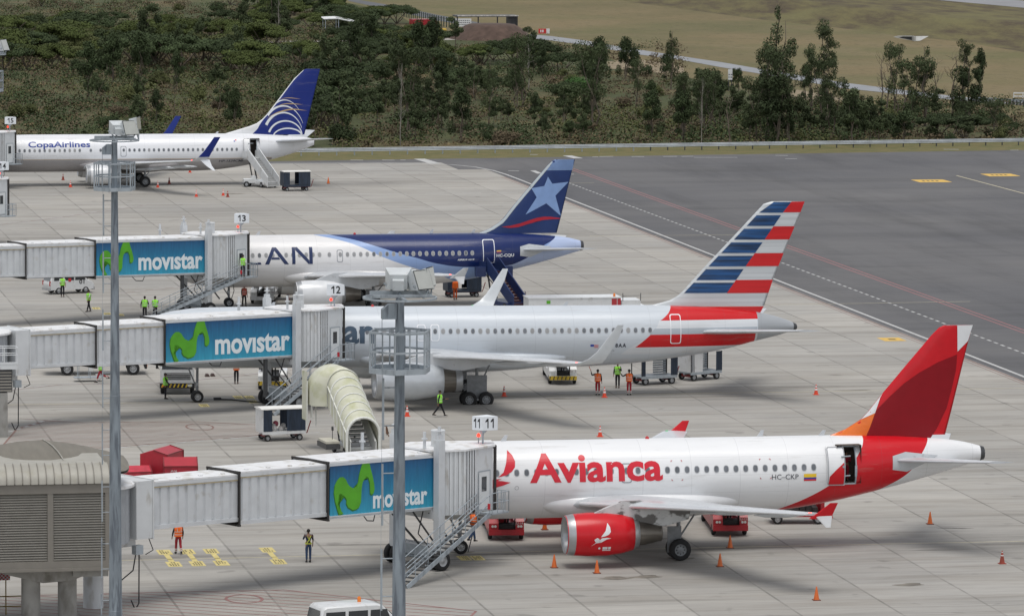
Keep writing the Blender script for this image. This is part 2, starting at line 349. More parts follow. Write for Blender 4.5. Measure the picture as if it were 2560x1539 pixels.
    # wings
    for sg in (-1,1):
        m=MB(); rs=[fring(xl,xt,sg*t,z,tr,0,1) for t,xl,xt,z,tr in S['wing']]; m.loft(rs,0,True)
        w=m.build('wing',wingm,root)
        m=MB(); ws=S['wing']
        for (t,xl,xt,z,tr),(t2,xl2,xt2,z2,tr2) in zip(ws[1:],ws[2:]):
            for q in ((.02,.8),): m.tube((xl+.03,sg*t,z),(xl2+.03,sg*t2,z2),.055*(xt-xl)/3+.02,8,.055*(xt2-xl2)/3+.02)
        m.build('leading_edge',leadm,w)
        for sec,mt in S['winglet']:
            m=MB(); m.loft([fring(xl,xt,sg*t,z,tr,-sg*math.sin(R(c)),math.cos(R(c)),True) for t,xl,xt,z,tr,c in sec],0,True); m.build('winglet',mt,w)
        for t,x0,x1,z in S['flapf']:
            m=MB(); m.lathe([(0,.02),((x1-x0)*.2,.14),((x1-x0)*.55,.18),((x1-x0)*.85,.1),(x1-x0,.015)],(x0,sg*t,z),'x',10); m.build('flap_track_fairing',wingm,w)
        tx=S['wing'][-1]; m=MB(); m.tube((tx[1]+.15,sg*tx[0]-.06*sg,tx[3]+.05),(tx[1]+.3,sg*tx[0]-.06*sg,tx[3]+.05),.05,6)
        m.build('navigation_light',navlight if sg<0 else mat('green navigation light',(.05,.6,.2),.3,0,0),w)
        m=MB(); m.loft([fring(xl,xt,sg*t,z,.1,0,1) for t,xl,xt,z in S['stab']],0,True); m.build('tailplane',wingm,root)
        # engine
        t,E=S['engt'],S['eng']; c=(0,sg*t,E['z']); m=MB(); m.lathe(E['cowl'],c,'x',36); en=m.build('engine',E['mat'],root)
        m=MB(); x0,r0=E['cowl'][0]; m.lathe([(x0+.35,r0*.80),(x0+.1,r0*.84),(x0,r0*.93),(x0-.02,r0*.97),(x0+.05,r0*1.015),(x0+.42,E['lipr'])],c,'x',36); m.build('intake_lip',lipm,en)
        m=MB(); m.lathe([(x0+.9,r0*.80),(x0+.35,r0*.80)],c,'x',28); m.lathe([(x0+.9,r0*.8),(x0+.9,.3),(x0+.45,.02)],c,'x',28)
        for k in range(18):
            a=2*math.pi*k/18; m.bar((x0+.8,c[1]+.3*math.cos(a),c[2]+.3*math.sin(a)),(x0+.86,c[1]+r0*.79*math.cos(a+.15),c[2]+r0*.79*math.sin(a+.15)),.16,.02,mi=0)
        m.build('fan',darkgrey,en)
        m=MB(); m.lathe(E['core'],c,'x',28); m.build('exhaust_nozzle',exh,en)
        if 'ring' in E: m=MB(); m.lathe(E['ring'],c,'x',30); m.build('nozzle_ring',lipm,en)
        m=MB(); p=E['pylon']; y=sg*t; m.side(p,y-.16,y+.16); m.build('pylon',E.get('pmat',wingm),en)
        if 'art' in E and sg<0:
            rr=lambda x:interp(E['cowl'],x)+.008
            for nm,sh,mt in E['art']: decal(nm,sh,lambda x,z:(x,-t-math.sqrt(max(.01,rr(x)**2-(z-E['z'])**2)),z),mt,en,cut=.1,cutx=.25)
    # fin
    LE,TE=S['fle'],S['fte']; tr=S.get('ftr',.09); zs=sorted(set([p[0] for p in LE]+[p[0] for p in TE]+[LE[0][0]+(LE[-1][0]-LE[0][0])*k/22 for k in range(23)]))
    zs=[z for z in zs if z>=LE[0][0]]; m=MB(); lin=lambda T,z:interp_lin(T,z)
    ft=lambda z:tr*min(1,3.2/(lin(TE,z)-lin(LE,z)))
    m.loft([fring(lin(LE,z),lin(TE,z),0,z,ft(z),1,0,True) for z in zs],0,True); fin=m.build('tail_fin',S['finpaint'],root)
    def ff(x,z):
        a,b=lin(LE,z),lin(TE,z); x=min(max(x,a+.01),b); return (x,-(afh(ft(z),(x-a)/(b-a))*(b-a)+.012),z)
    for q in S['finart']:
        ff2=(lambda d:(lambda x,z:(ff(x,z)[0],ff(x,z)[1]-d,z)))(q[3] if len(q)>3 else 0)
        decal(q[0],q[1],ff2,q[2],fin,cut=.25,cutx=.3)
    # gear
    for x,tt,r,wd,pairs,axs,yy in S['gear']:
        for sg in ((-1,1) if tt else (1,)):
            nm='nose_gear' if not tt else 'main_gear'; m=MB(); zt=S['bz']+.5
            m.tube((x,sg*tt,r),(x,sg*tt,zt),.11 if tt else .09,10); m.tube((x-.0,sg*tt,r),(x,sg*tt,r+(zt-r)*.45),.07,10,mi=1)
            m.tube((x+(.9 if tt else -.8),sg*(tt-.2 if tt else 0),zt),(x,sg*tt,r+.5),.05,6); m.tube((x,sg*tt-axs-.1,r),(x,sg*tt+axs+.1,r),.07,8)
            if len(pairs)>1: m.tube((x+pairs[0],sg*tt,r),(x+pairs[-1],sg*tt,r),.12,8); [m.tube((x+q,sg*tt-axs,r),(x+q,sg*tt+axs,r),.06,8) for q in pairs]
            if not tt:
                m.b2(x-.12,x+.05,-.28,.28,r+.75,r+.95,1); m.tube((x-.1,-.25,r+.6),(x+.2,-.1,r+.2),.03,5); m.tube((x-.1,.25,r+.6),(x+.2,.1,r+.2),.03,5)
            g=m.build(nm,[strutm,rim],root)
            if yy:
                m=MB(); xx,zz,w_=yy; m.box((x+xx,sg*(tt+.12),zz+.1),(w_,.05,S['bz']+.55-zz)); m.build('gear_door',strutm,g)
            for q in pairs:
                for a in (-axs,axs): wheel('tyre',(x+q,sg*tt+a,r),r,.34*r/.56,g,hubm=strutm if tt else None)
    for x,h in S.get('ant',[]):
        m=MB(); z=interp(top,x)-.03; m.side([(x,z),(x+.32,z),(x+.42,z+h),(x+.26,z+h)],-.02,.02); m.build('antenna',wingm,root)
    for x in S.get('beac',[]):
        m=MB(); m.lathe([(0,.11),(.08,.1),(.14,.04)],(x,0,interp(top,x)-.01),'z',8); m.build('beacon_light',mat('unlit red beacon',(.5,.02,.02),.3,0,0),root)
    S['root']=root; S['fy']=fy; return root
def interp_lin(T,x):
    if x<=T[0][0]: return T[0][1]
    for (a,va),(b,vb) in zip(T,T[1:]):
        if x<=b: return va+(vb-va)*(x-a)/(b-a)
    return T[-1][1]
BIRD=[[(6.43,3.72),(7.0,3.86),(7.42,4.02),(7.0,4.10),(6.72,4.13),(6.95,4.22),(6.43,4.2),(6.43,3.72)][:-1],[(6.75,4.30),(7.05,4.55),(7.22,5.0),(7.38,5.64),(7.6,5.4),(7.72,5.1),(7.68,4.8),(7.5,4.58),(7.2,4.4)]]
def xf(p,sx,sz,dx,dz): return [(x*sx+dx,z*sz+dz) for x,z in p]
av_red=(.58,.006,.014); redm=mat('airline red paint',av_red,.32,0,.05,2,coat=.12,spec=.35); dred=mat('deep red paint',(.25,.0015,.008),.35,0,.05,2,coat=.08,spec=.3); oran=mat('orange paint',(.82,.17,.012),.3,0,.05,2,coat=.3)
finwhite=mat('white fin paint',(.76,.77,.78),.28,0,.04,2,coat=.3)
redart=mat('red lettering',(.62,.012,.03),.3,0,.03,2); regink=mat('dark lettering',(.03,.035,.05),.4,0,0)
A319=dict(L=33.84,half=[(0,.02),(.06,.2),(.3,.5),(.75,.85),(1.4,1.22),(2.3,1.58),(3.4,1.85),(4.8,1.975),(22.6,1.975),(25,1.85),(28,1.35),(31,.75),(33.84,.33)],
 wing=[(1.2,10.3,18.0,2.55,.13),(2.4,11.1,17.9,2.85,.13),(6.4,13.35,17.95,3.22,.12),(11.5,16.5,19.4,3.68,.11),(16.9,19.75,21.2,4.15,.10)],
 stab=[(.6,28.3,32.2,4.6),(1.3,28.75,32.1,4.68),(6.2,32.35,33.75,5.15)],engt=5.75,fairing=(8.7,20.4,1.66,3.62,2.18),bz=1.85,
 flapf=[(4.6,15.2,19.0,2.75),(8.4,16.5,20.0,3.12),(12.2,18.2,21.2,3.5)],gear=[(5.07,0,.38,.2,[0],.25,None),(16.11,3.8,.585,.42,[0],.44,(-.25,1.0,.75))],ant=[(7.2,.35),(21.2,.38),(24.6,.32)],beac=[15.2])
def mk319(dz,**k):
    S=dict(A319); tp=[(0,3.5),(.06,3.72),(.3,4.05),(.75,4.4),(1.4,4.85),(2.3,5.45),(3.4,5.82),(5,5.97),(25.2,5.97),(28.5,5.9),(31.6,5.66),(32.7,5.5),(33.84,5.2)]
    bt=[(0,3.46),(.06,3.25),(.3,3.0),(.75,2.7),(1.4,2.4),(2.3,2.12),(3.4,1.92),(5,1.83),(20,1.83),(22.44,1.99),(25.16,2.38),(27.9,2.95),(31,3.72),(33.84,4.52)]
    S['top']=[(a,b+dz) for a,b in tp]; S['bot']=[(a,b+dz) for a,b in bt]; S['wing']=[(a,b,c,d+dz,e) for a,b,c,d,e in S['wing']]; S['stab']=[(a,b,c,d+dz) for a,b,c,d in S['stab']]
    S['fle']=[(z+dz,x) for z,x in [(5.9,24.9),(5.98,25.3),(6.29,26.12),(6.81,26.97),(7.18,27.33),(8.07,28.04),(9.68,29.42),(11.3,30.83),(11.71,31.25),(11.82,31.5)]]
    S['fte']=[(z+dz,x) for z,x in [(5.6,31.6),(7.34,32.04),(11,32.91),(11.82,33.13)]]
    S['cockpit']=[(1.35,1.95,4.6+dz,5.1+dz),(2.02,2.6,4.62+dz,5.2+dz),(2.68,3.2,4.7+dz,5.15+dz)]
    S['fairing']=(8.7,20.4,1.66+dz,3.62+dz,2.18); S['bz']=1.85+dz; S.update(k); return S
def fence(dz,mt): return [([(16.92,19.9,21.15,3.95+dz,.09,60),(17.0,20.15,21.1,4.12+dz,.08,85),(17.12,20.95,21.35,4.75+dz,.08,88)],mt),([(16.98,20.15,21.1,4.12+dz,.08,90),(17.04,20.75,21.0,3.5+dz,.1,90)],finwhite)]
def eng319(mt,dz,**k):
    E=dict(z=1.73+dz,mat=mt,cowl=[(9.6,1.0),(10.02,1.08),(10.8,1.14),(11.8,1.13),(12.6,1.03),(13.2,.87),(13.2,.8)],lipr=1.085,core=[(13.35,.66),(13.8,.62),(14.6,.44),(14.75,.42),(14.75,.36),(14.4,.3)],ring=[(13.15,.84),(13.5,.71),(13.5,.6)],
      pylon=[(10.9,2.75+dz),(11.6,3.05+dz),(12.6,3.42+dz),(13.6,3.45+dz),(16.3,3.1+dz),(16.2,2.45+dz),(14.9,2.1+dz),(13.4,2.3+dz),(13.2,2.55+dz),(11.8,2.8+dz)]); E.update(k); return E
def flag2d(x0,x1,z0,z1,f): return [poly2d([(x0,z0+(z1-z0)*a),(x1,z0+(z1-z0)*a),(x1,z0+(z1-z0)*b),(x0,z0+(z1-z0)*b)]) for a,b in f]
fy_=mat('flag yellow',(.85,.55,.02),.4,0,0); fb_=mat('flag blue',(.03,.06,.35),.4,0,0); fr_=mat('flag red',(.65,.02,.03),.4,0,0)
# red and white jet
avpaint=layer_mat('white and red fuselage paint',(.79,.795,.80),[((av_red),[('gt',[(1.5,21.0),(2.07,22.09),(2.73,23.5),(3.49,24.82),(4.2,25.75),(4.96,26.37),(5.54,26.8),(6.1,27.05)]),('lt',[(2.5,26.8),(3.29,28.34),(4.02,29.44),(5.03,30.17),(5.42,30.45),(6.0,30.8)])])],.3,.15,.03)
wn=[6.69-.533*2,6.69-.533]+[6.69+.5355*i for i in range(11)]+[12.86,13.70]+[14.31+.5335*i for i in range(5)]+[16.98+.533*i for i in range(14)]
t1=text2d('Avianca',1,.028); T1=fit2d(t1,8.46,15.65,3.95,5.45)
bird=join2d([poly2d(p) for p in BIRD])
engart=join2d([poly2d([(10.75,1.22),(11.05,1.42),(11.3,1.44),(11.62,1.62),(11.85,1.66),(11.6,1.70),(11.35,1.68),(11.22,1.56),(11.0,1.58),(11.2,1.66),(11.1,1.70),(10.95,1.6),(11.1,1.50),(10.95,1.38)]),poly2d([(11.30,1.74),(11.55,2.05),(11.68,2.45),(11.80,2.25),(11.83,2.0),(11.72,1.86),(11.5,1.77)])])
corners=join2d([poly2d([(x,z),(x+sx*.09,z),(x+sx*.09,z+sz*.02),(x+sx*.02,z+sz*.02),(x+sx*.02,z+sz*.09),(x,z+sz*.09)]) for cx in (16.12,20.95) for x,z,sx,sz in ((cx,5.0,1,-1),(cx+.62,5.0,-1,-1),(cx,3.95,1,1),(cx+.62,3.95,-1,1))])
AV=mk319(0,seed=3,loc=(0,0,0),rz=R(-.104),label='white and red airliner with red engine and tail, parked nearest at gate 11',paint=avpaint,fairpaint=whitep_f if 0 else mat('white fairing paint',(.76,.765,.77),.3,0,.04,1.2,coat=.3,dirt=((.42,.38,.36),.6,.9,1.5,(.5,1,1))),
 holes=[(25.56,26.3,3.55,5.52)],win=wn,wz=4.51,shade=.0,doors=[(4.9,5.72,3.5,5.35,linem),(13.4,13.98,3.87,4.9,linem),(24.75,24.78,3.6,3.62,linem)][:2],
 marks=[('airline_lettering',T1,redart),('bird_emblem',bird,redart),('registration_lettering',fit2d(text2d('HC–CKP',1,.0,1),21.6,23.06,3.90,4.17),regink)]+
  [('flag',s,c) for s,c in zip(flag2d(23.36,24.05,3.79,4.17,[(.5,1),(.25,.5),(0,.25)]),[fy_,fb_,fr_])]+[('rescue_marks',corners,mat('faded red marks',(.5,.12,.12),.4,0,0)),
  ('service_panel_outline',ring2d([(7.75+.11*math.cos(R(20*k)),3.72+.11*math.sin(R(20*k))) for k in range(18)],[(7.75+.09*math.cos(R(20*k)),3.72+.09*math.sin(R(20*k))) for k in range(18)]),linem),
  ('hatch_outline',ring2d(rrect(6.35,6.9,2.28,2.6,.02,1),rrect(6.38,6.87,2.31,2.57,.02,1)),linem),('outlet',poly2d([(6.6+.17*math.cos(R(30*k)),2.44+.07*math.sin(R(30*k))) for k in range(12)]),darkgrey)],
 winglet=fence(0,redm),finpaint=redm,
 finart=[('deep_red_panel',poly2d([(27.14,5.7),(27.5,6.5),(27.8,7.3),(28.5,8.0),(29.3,8.72),(30.13,9.29),(31.2,9.85),(32.27,10.24),(32.22,9.4),(32.0,8.4),(31.73,7.34),(31.2,6.25),(30.77,5.6)]),dred),
  ('orange_panel',poly2d([(24.9,5.88),(27.14,5.7),(27.45,6.4),(27.72,7.15),(27.0,6.80),(26.0,6.3)]),oran,.002),('white_panel',poly2d([(26.95,6.80),(27.72,7.15),(28.1,8.2),(27.2,7.2)]),finwhite,.001),
  ('white_corner',poly2d([(32.25,11.82),(33.13,11.82),(32.87,10.96),(32.29,10.4)]),finwhite,.003)],
 eng=eng319(redm,0,pmat=mat('worn pylon paint',(.55,.56,.56),.45,0,.1,2,dirt=((.13,.125,.12),.5,.56,1.1,(1,1,1.5))),art=[('bird_emblem',engart,finwhite),('engine_data_plate',join2d([poly2d([(11.42,1.06),(11.68,1.06),(11.68,1.2),(11.42,1.2)]),poly2d([(11.72,1.06),(11.86,1.06),(11.86,1.2),(11.72,1.2)]),poly2d([(11.42,.98),(11.86,.98),(11.86,1.03),(11.42,1.03)]),poly2d([(11.25+.06*math.cos(R(36*k)),1.13+.06*math.sin(R(36*k))) for k in range(10)])]),finwhite)]))
aircraft(AV)
def open_door(S,x0,x1,z0,z1,off,poly=None,pm=None):
    e=MB(); n=12; rows=[]
    for k in range(n+1):
        z=z0+(z1-z0)*k/n; q=(x0+x1)/2+1.0; y=S['fy'](q,z)-off; rows.append([(x0,y,z),(x1,y,z),(x1,y+.12,z),(x0,y+.12,z)])
    e.loft(rows,0,False); d=e.build('cabin_door',mat('white door skin',(.78,.785,.79),.3,0,.03,2,coat=.3),S['root'])
    fn=lambda x,z:(x,S['fy']((x0+x1)/2+1.0,z)-off-.008,z)
    a=rrect(x0+.01,x1-.01,z0+.01,z1-.01,.1); decal('door_edge',ring2d(a,inset(a,.045)),fn,linem,d)
    if poly: decal('painted_panel',poly2d(poly),fn,pm,d)
    m=MB(); y=fn(0,(z0+z1)/2)[1]; m.tube((x1-.1,y-.01,(z0+z1)/2),(x1-.1,y-.06,(z0+z1)/2),.07,10); m.tube((x1-.2,y+.1,z0+.5),(x1+.35,y+off,z0+.5),.04,6); m.tube((x1-.2,y+.1,z1-.5),(x1+.35,y+off,z1-.5),.04,6); m.build('door_hinge_arm',steel,d)
open_door(AV,24.66,25.62,3.5,5.55,.34,[(24.72,3.56),(25.56,3.56),(25.56,4.75),(25.1,4.35),(24.76,4.0)],redm)
# blue and white jet with the star
navy=(.008,.022,.115); ltb=(.26,.37,.62)
c2=[(2.6,29.0),(3.12,25.6),(3.17,23.6),(3.45,21.65),(3.92,19.95),(4.39,18.25),(4.9,16.6),(5.4,14.85),(5.67,13.4),(5.9,12.0)]
c3=[(2.6,24.0),(3.12,26.9),(3.23,27.77),(3.57,28.66),(4.1,29.6),(4.69,30.4),(5.1,31.18),(5.37,31.5),(5.9,31.6)]
lapaint=layer_mat('white and blue fuselage paint',(.74,.73,.725),[(ltb,[('gt',[(1.5,24.0),(2.5,21.8),(3.02,20.06),(3.43,18.8),(4.06,17.12),(4.93,15.19),(5.33,13.9),(5.6,12.6),(5.9,10.5)])]),((.44,.52,.72),[('x>',27.2),('gt',[(1.5,26),(2.9,26.8),(3.3,28),(3.57,28.66),(5.37,31.4),(5.9,31.5)])]),(navy,[('gt',c2),('lt',c3)])],.3,.15,.04)
navym=mat('navy fin paint',(.014,.036,.135),.35,0,.15,.5,coat=.1,spec=.35); starm=mat('pale blue star paint',(.22,.34,.60),.35,0,.06,2,coat=.1); lanred=mat('red ribbon paint',(.42,.01,.03),.3,0,.05,2)
wn=[6.73-.535*2,6.73-.535]+[6.73+.5355*i for i in range(11)]+[12.87,13.75]+[14.33+.5317*i for i in range(20)]
letters=[poly2d([(6.0,3.72),(6.0,3.55),(7.42,3.55),(7.35,3.72)]),poly2d([(6.0,4.88),(6.25,4.88),(6.25,3.73),(6.0,3.73)]),
 ([(7.7,3.55),(8.3,4.88),(8.62,4.88),(9.62,3.55),(9.28,3.55),(8.47,4.62),(8.03,3.55)],[(0,1,2,5,6),(2,3,4,5)]),poly2d([(8.2,3.93),(8.93,3.93),(8.8,4.1),(8.27,4.1)]),
 poly2d([(9.88,3.55),(9.88,4.88),(10.14,4.88),(10.14,3.55)]),poly2d([(11.26,3.55),(11.26,4.88),(11.53,4.88),(11.53,3.55)]),poly2d([(10.15,4.88),(10.3,4.88),(11.25,3.85),(11.25,3.55),(11.2,3.55),(10.15,4.65)])]
bl=mat('navy lettering',(.015,.03,.10),.3,0,.05,2); wl=mat('white lettering',(.8,.82,.85),.35,0,0)
dz=-.25
LA=mk319(dz,seed=9,loc=(4.87,132.54,0),rz=R(.116),label='blue and white airliner with star on its tail, parked at gate 13',paint=lapaint,fairpaint=mat('cream fairing paint',(.68,.67,.66),.3,0,.06,1.2,coat=.3),
 win=wn,wz=4.27,shade=.75,doors=[(4.9,5.72,3.3,5.1,linem),(13.47,13.96,3.66,4.65,linem),(25.32,26.3,3.42,5.3,whiteline)],
 marks=[('airline_lettering',join2d(letters),bl),('registration_lettering',fit2d(text2d('HC-CQU',1,.035),26.43,27.92,3.86,4.15),wl),('type_lettering',fit2d(text2d('AIRBUS A319',1,.03,1,.25),23.2,24.59,3.68,3.82),wl)]+
 [('flag',s,c) for s,c in zip(flag2d(26.45,26.83,4.27,4.43,[(.5,1),(.25,.5),(0,.25)]),[fy_,fb_,fr_])],
 winglet=fence(dz,wingm),finpaint=navym,
 finart=[('star',([(30.9,10.2),(31.26,9.63),(32.61,9.76),(31.53,8.66),(32.0,7.02),(30.78,8.05),(29.07,7.16),(29.98,8.55),(29.55,9.28),(30.6,9.46)],[(0,1,9),(1,2,3),(3,4,5),(5,6,7),(7,8,9),(1,3,5,7,9)]),starm),
  ('red_ribbon',poly2d([(27.12,6.2),(27.8,6.28),(28.6,6.45),(29.3,6.68),(29.99,6.89),(30.6,6.98),(31.1,6.97),(31.94,6.85),(31.9,6.78),(31.2,6.76),(30.6,6.72),(29.99,6.62),(29.2,6.38),(28.5,6.16),(27.8,6.1)]),lanred),
  ('upper_shade_panel',poly2d([(31.05,11.57),(33.05,11.57),(32.95,10.7),(30.3,10.7)]),mat('mid blue paint',(.16,.25,.45),.3,0,.1,1))],
 eng=eng319(nacw,dz,pmat=wingm))
LA['finart'].append(('pale_leading_edge',poly2d([(24.9,5.66),(25.3,5.72),(26.12,6.03),(26.97,6.55),(27.33,6.9),(28.04,7.8),(29.42,9.42),(30.83,11.04),(31.1,11.4),(31.3,11.4),(31.05,11.04),(29.68,9.42),(28.3,7.8),(27.6,6.9),(27.25,6.5),(26.5,6.0),(25.8,5.68)]),mat('pale leading edge paint',(.48,.53,.55),.35,0,.05,2),.002))
aircraft(LA)
# silver jet with striped fin
P=lambda s,z:(s,z+.0085*(s-5.2))
sil=(.58,.62,.66); ar=(.58,.010,.014)
aapaint=layer_mat('silver fuselage paint',sil,[((.66,.68,.70),[('z>',3.2),('z<',5.5),('gt',[(3.0,33.6),(3.5,34.1),(4.52,35.75),(5.5,36.4)]),('x<',43.4)]),((.66,.68,.70),[('z<',2.6),('x>',36),('x<',43.2)]),
 (ar,[('z>',5.47),('gt',[(5.4,36.35),(5.8,36.95),(6.3,37.4)]),('x<',43.55)]),(ar,[('z>',3.68),('z<',4.54),('gt',[(3.6,34.6),(3.7,34.74),(4.54,35.75)]),('x<',43.3)]),
 ((.42,.46,.50),[('z>',4.54),('z<',4.95),('gt',[(4.5,35.6),(5.0,36.1)]),('x<',43.4)]),((.36,.38,.40),[('x>',43.45)])],.28,.2,.035)
aared=mat('bright red fin paint',ar,.35,0,.15,.7,coat=.1,stretch=(.2,1,5)); aawh=mat('silver white fin paint',(.56,.585,.60),.3,0,.16,.6,coat=.3,stretch=(.05,1,7)); aabl=mat('blue fin paint',(.008,.055,.165),.35,0,.8,.75,coat=.1,stretch=(.3,1,6))
fle=[(6.3,35.4),(6.42,36.3),(6.7,37.4),(7.0,37.95),(7.3,38.3),(9.0,39.84),(11.33,42.06),(13.25,43.85),(13.42,44.4)]
fte=[(5.7,43.84),(8.07,44.6),(9.89,45.32),(13.2,46.65),(13.42,46.73)]
spl=[(6.2,40.7),(7.18,41.37),(9.04,42.67),(10.81,43.93),(12.67,45.19),(13.42,45.80)]
def band(z0,z1,a,b,tl=0): return poly2d([(interp_lin(a,z0),z0),(interp_lin(b,z0),z0),(interp_lin(b,z1),z1),(interp_lin(a,z1),z1)])
lex=[(z,x+.22) for z,x in fle]; fa=[]
for z0,z1 in ((12.68,13.42),(10.83,11.73),(9.01,9.9),(7.18,8.08)): fa.append(('red_band',band(z0,z1,spl,fte),aared,.001))
for z0,z1 in ((12.66,13.40),(11.76,12.49),(10.83,11.57),(9.92,10.64),(9.01,9.73),(8.08,8.82),(7.2,7.9)): fa.append(('blue_band',band(z0,z1,lex,spl),aabl,.001))
fa.append(('red_band',poly2d([(37.6,6.27),(40,5.9),(43.7,5.72),(44.0,6.26)]),aared,.001))
wn=[15.36-.53*2,15.36-.53,15.36,15.93,16.36,17.0,17.53,18.06,18.6,19.2,20.97]+[21.51+.5075*i for i in range(29)]
wn=[w for w in wn if w<36.2]
flagus=[poly2d([(31.6,3.92),(31.84,3.92),(31.84,3.77),(31.6,3.77)])]; flagr=[poly2d([(31.85,3.69+.047*k),(32.15,3.69+.047*k),(32.15,3.71+.047*k),(31.85,3.71+.047*k)]) for k in range(5)]
AA=dict(L=46.3,seed=5,loc=(-5.58,69.66,0),rz=R(.0967),pitch=R(.487),label='silver airliner with red, white and blue striped fin, parked at gate 12',paint=aapaint,fairpaint=mat('silver fairing paint',sil,.28,.1,.05,1.2,coat=.3),
 top=[(0,4.0),(.06,4.2),(.3,4.5),(.75,4.85),(1.4,5.2),(2.3,5.75),(3.4,6.1),(5.5,6.34),(8,6.38),(36,6.38),(40,6.25),(43.7,5.85),(45.6,5.35),(46.3,5.05)],
 bot=[(0,3.95),(.06,3.75),(.3,3.45),(.75,3.15),(1.4,2.85),(2.3,2.6),(3.4,2.42),(5.5,2.3),(31,2.25),(34.1,2.38),(38.2,2.85),(41.2,3.35),(43.5,3.92),(45.1,4.3),(46.3,4.68)],
 half=[(0,.02),(.06,.2),(.3,.45),(.75,.78),(1.4,1.12),(2.3,1.45),(3.4,1.7),(5.2,1.86),(8,1.88),(33,1.88),(36,1.76),(40,1.27),(43,.82),(46.3,.3)],
 cockpit=[(1.5,2.1,4.9,5.4),(2.2,2.8,4.95,5.5),(2.9,3.4,5.0,5.5)],win=wn,wz=4.86,shade=.25,doors=[(4.5,5.35,3.6,5.4,whiteline),(12.4,13.3,3.6,5.4,whiteline),(19.73,20.33,4.22,5.32,whiteline),(20.66,21.26,4.22,5.32,whiteline),(37.15,37.92,3.9,5.88,whiteline)],
 marks=[('airline_lettering',fit2d(text2d('American',1,.03),8.0,16.85,4.06,5.75),mat('dark blue grey lettering',(.05,.085,.13),.35,0,.05,2)),('registration_lettering',fit2d(text2d('8AA',1,.03,1,0,1.3),33.32,34.07,3.70,3.98),regink),('fleet_lettering',fit2d(text2d('5FR',1,0,1,0,1.2),32.9,33.3,3.42,3.52),linem),
  ('flag',flagus[0],fb_),('flag_stripes',join2d(flagr),fr_)],
 fairing=(15.5,30.5,1.95,3.7,2.1),wing=[(1.2,16.3,25.0,2.95,.13),(2.4,17.2,24.6,3.35,.13),(6.4,19.9,24.9,3.7,.12),(12,23.2,26.4,4.1,.11),(18.6,27.0,28.75,4.5,.10)],
 winglet=[([(18.6,27.0,28.75,4.5,.09,5),(18.95,27.35,28.85,4.58,.08,25),(19.2,27.85,29.0,4.85,.08,50),(19.38,28.35,29.25,5.3,.08,74),(19.6,29.05,29.75,6.3,.08,80),(19.75,29.6,30.0,7.08,.08,80)],mat('silver winglet paint',(.62,.65,.67),.3,0,.05,2,coat=.2))],
 flapf=[(4.6,22.0,26.4,3.15),(9.4,23.4,27.2,3.55),(14,25.6,28.8,3.95)],stab=[(.5,38.6,43.6,4.55),(1.5,39.6,43.5,4.68),(7.6,44.6,46.1,5.35)],engt=6.5,bz=2.25,
 eng=dict(z=2.08,mat=mat('silver nacelle paint',(.50,.53,.56),.28,.15,.06,1.5,coat=.2),cowl=[(16.1,1.12),(16.6,1.22),(17.6,1.3),(18.8,1.26),(20.0,1.08),(20.66,.93),(20.66,.85)],lipr=1.225,core=[(20.5,.86),(21.4,.72),(21.9,.68),(21.9,.6),(21.3,.55)],ring=[(21.5,.735),(21.95,.70),(21.95,.62)],
  pylon=[(17.6,3.25),(18.6,3.6),(20.0,3.95),(21.5,3.95),(24.2,3.6),(23.6,3.05),(22.0,2.75),(20.7,2.75),(19,3.1)],pmat=wingm),
 fle=fle,fte=fte,ftr=.085,finpaint=aawh,finart=fa,gear=[(5.2,0,.4,.2,[0],.27,None),(23.5,3.66,.52,.4,[-.57,.57],.43,(.0,1.25,1.35))],ant=[(10,.35),(30,.3)],beac=[17])
aircraft(AA)
# white and blue jet, farthest
q=lambda t:[(s*1.007,z*1.007-.273) for s,z in t]
z_=lambda z:z*1.007-.273
copaint=layer_mat('white over grey fuselage paint',(.76,.77,.79),[((.36,.345,.345),[('z<',z_(3.08)),('x<',33.5)]),((.55,.40,.22),[('z<',z_(3.11)),('z>',z_(3.07)),('x<',33.5)])],.3,.15,.04)
cobl=mat('royal blue fin paint',(.006,.022,.19),.35,0,.06,1.5,coat=.1,spec=.35); gold=mat('gold stripe paint',(.52,.36,.18),.35,0,0); cowh=mat('white stripe paint',(.75,.77,.8),.3,0,0)
def arc(pts,w0,w1):
    n=40; P_=[]; lo=[];
    tb=pts; xs=[tb[0][0]+(tb[-1][0]-tb[0][0])*k/n for k in range(n+1)]
    up=[]; dn=[]
    for k,x in enumerate(xs):
        z=interp(tb,x); w=w0+(w1-w0)*math.sin(math.pi*k/n); up.append((x,z+w)); dn.append((x,z-w))
    return up+dn[::-1],[(k,k+1,2*n-k,2*n+1-k) for k in range(n)]
def ell(cx,cz,rx,rz,a0,a1,w0,w1,n=24):
    o=[];i=[]
    for k in range(n+1):
        a=R(a0+(a1-a0)*k/n); w=w0+(w1-w0)*k/n; o.append((cx+rx*math.cos(a),cz+rz*math.sin(a))); i.append((cx+(rx-w)*math.cos(a),cz+(rz-w)*math.sin(a)))
    return o+i,[(k,k+1,n+2+k,n+1+k) for k in range(n)]
cofle=[(5.2,27.6),(5.33,28.5),(6.13,31.2),(6.42,31.95),(6.87,32.56),(7.31,33.0),(9.24,34.5),(11.18,36.0),(12.05,36.95),(12.18,37.25)]
cofte=[(5.05,37.05),(8.6,37.9),(12.18,38.76)]
wn=[6.63+.523*i for i in range(13)]+[14.06,15.09,15.63,17.51]+[18.12+.5136*i for i in range(23)]; wn=[w*1.007 for w in wn]
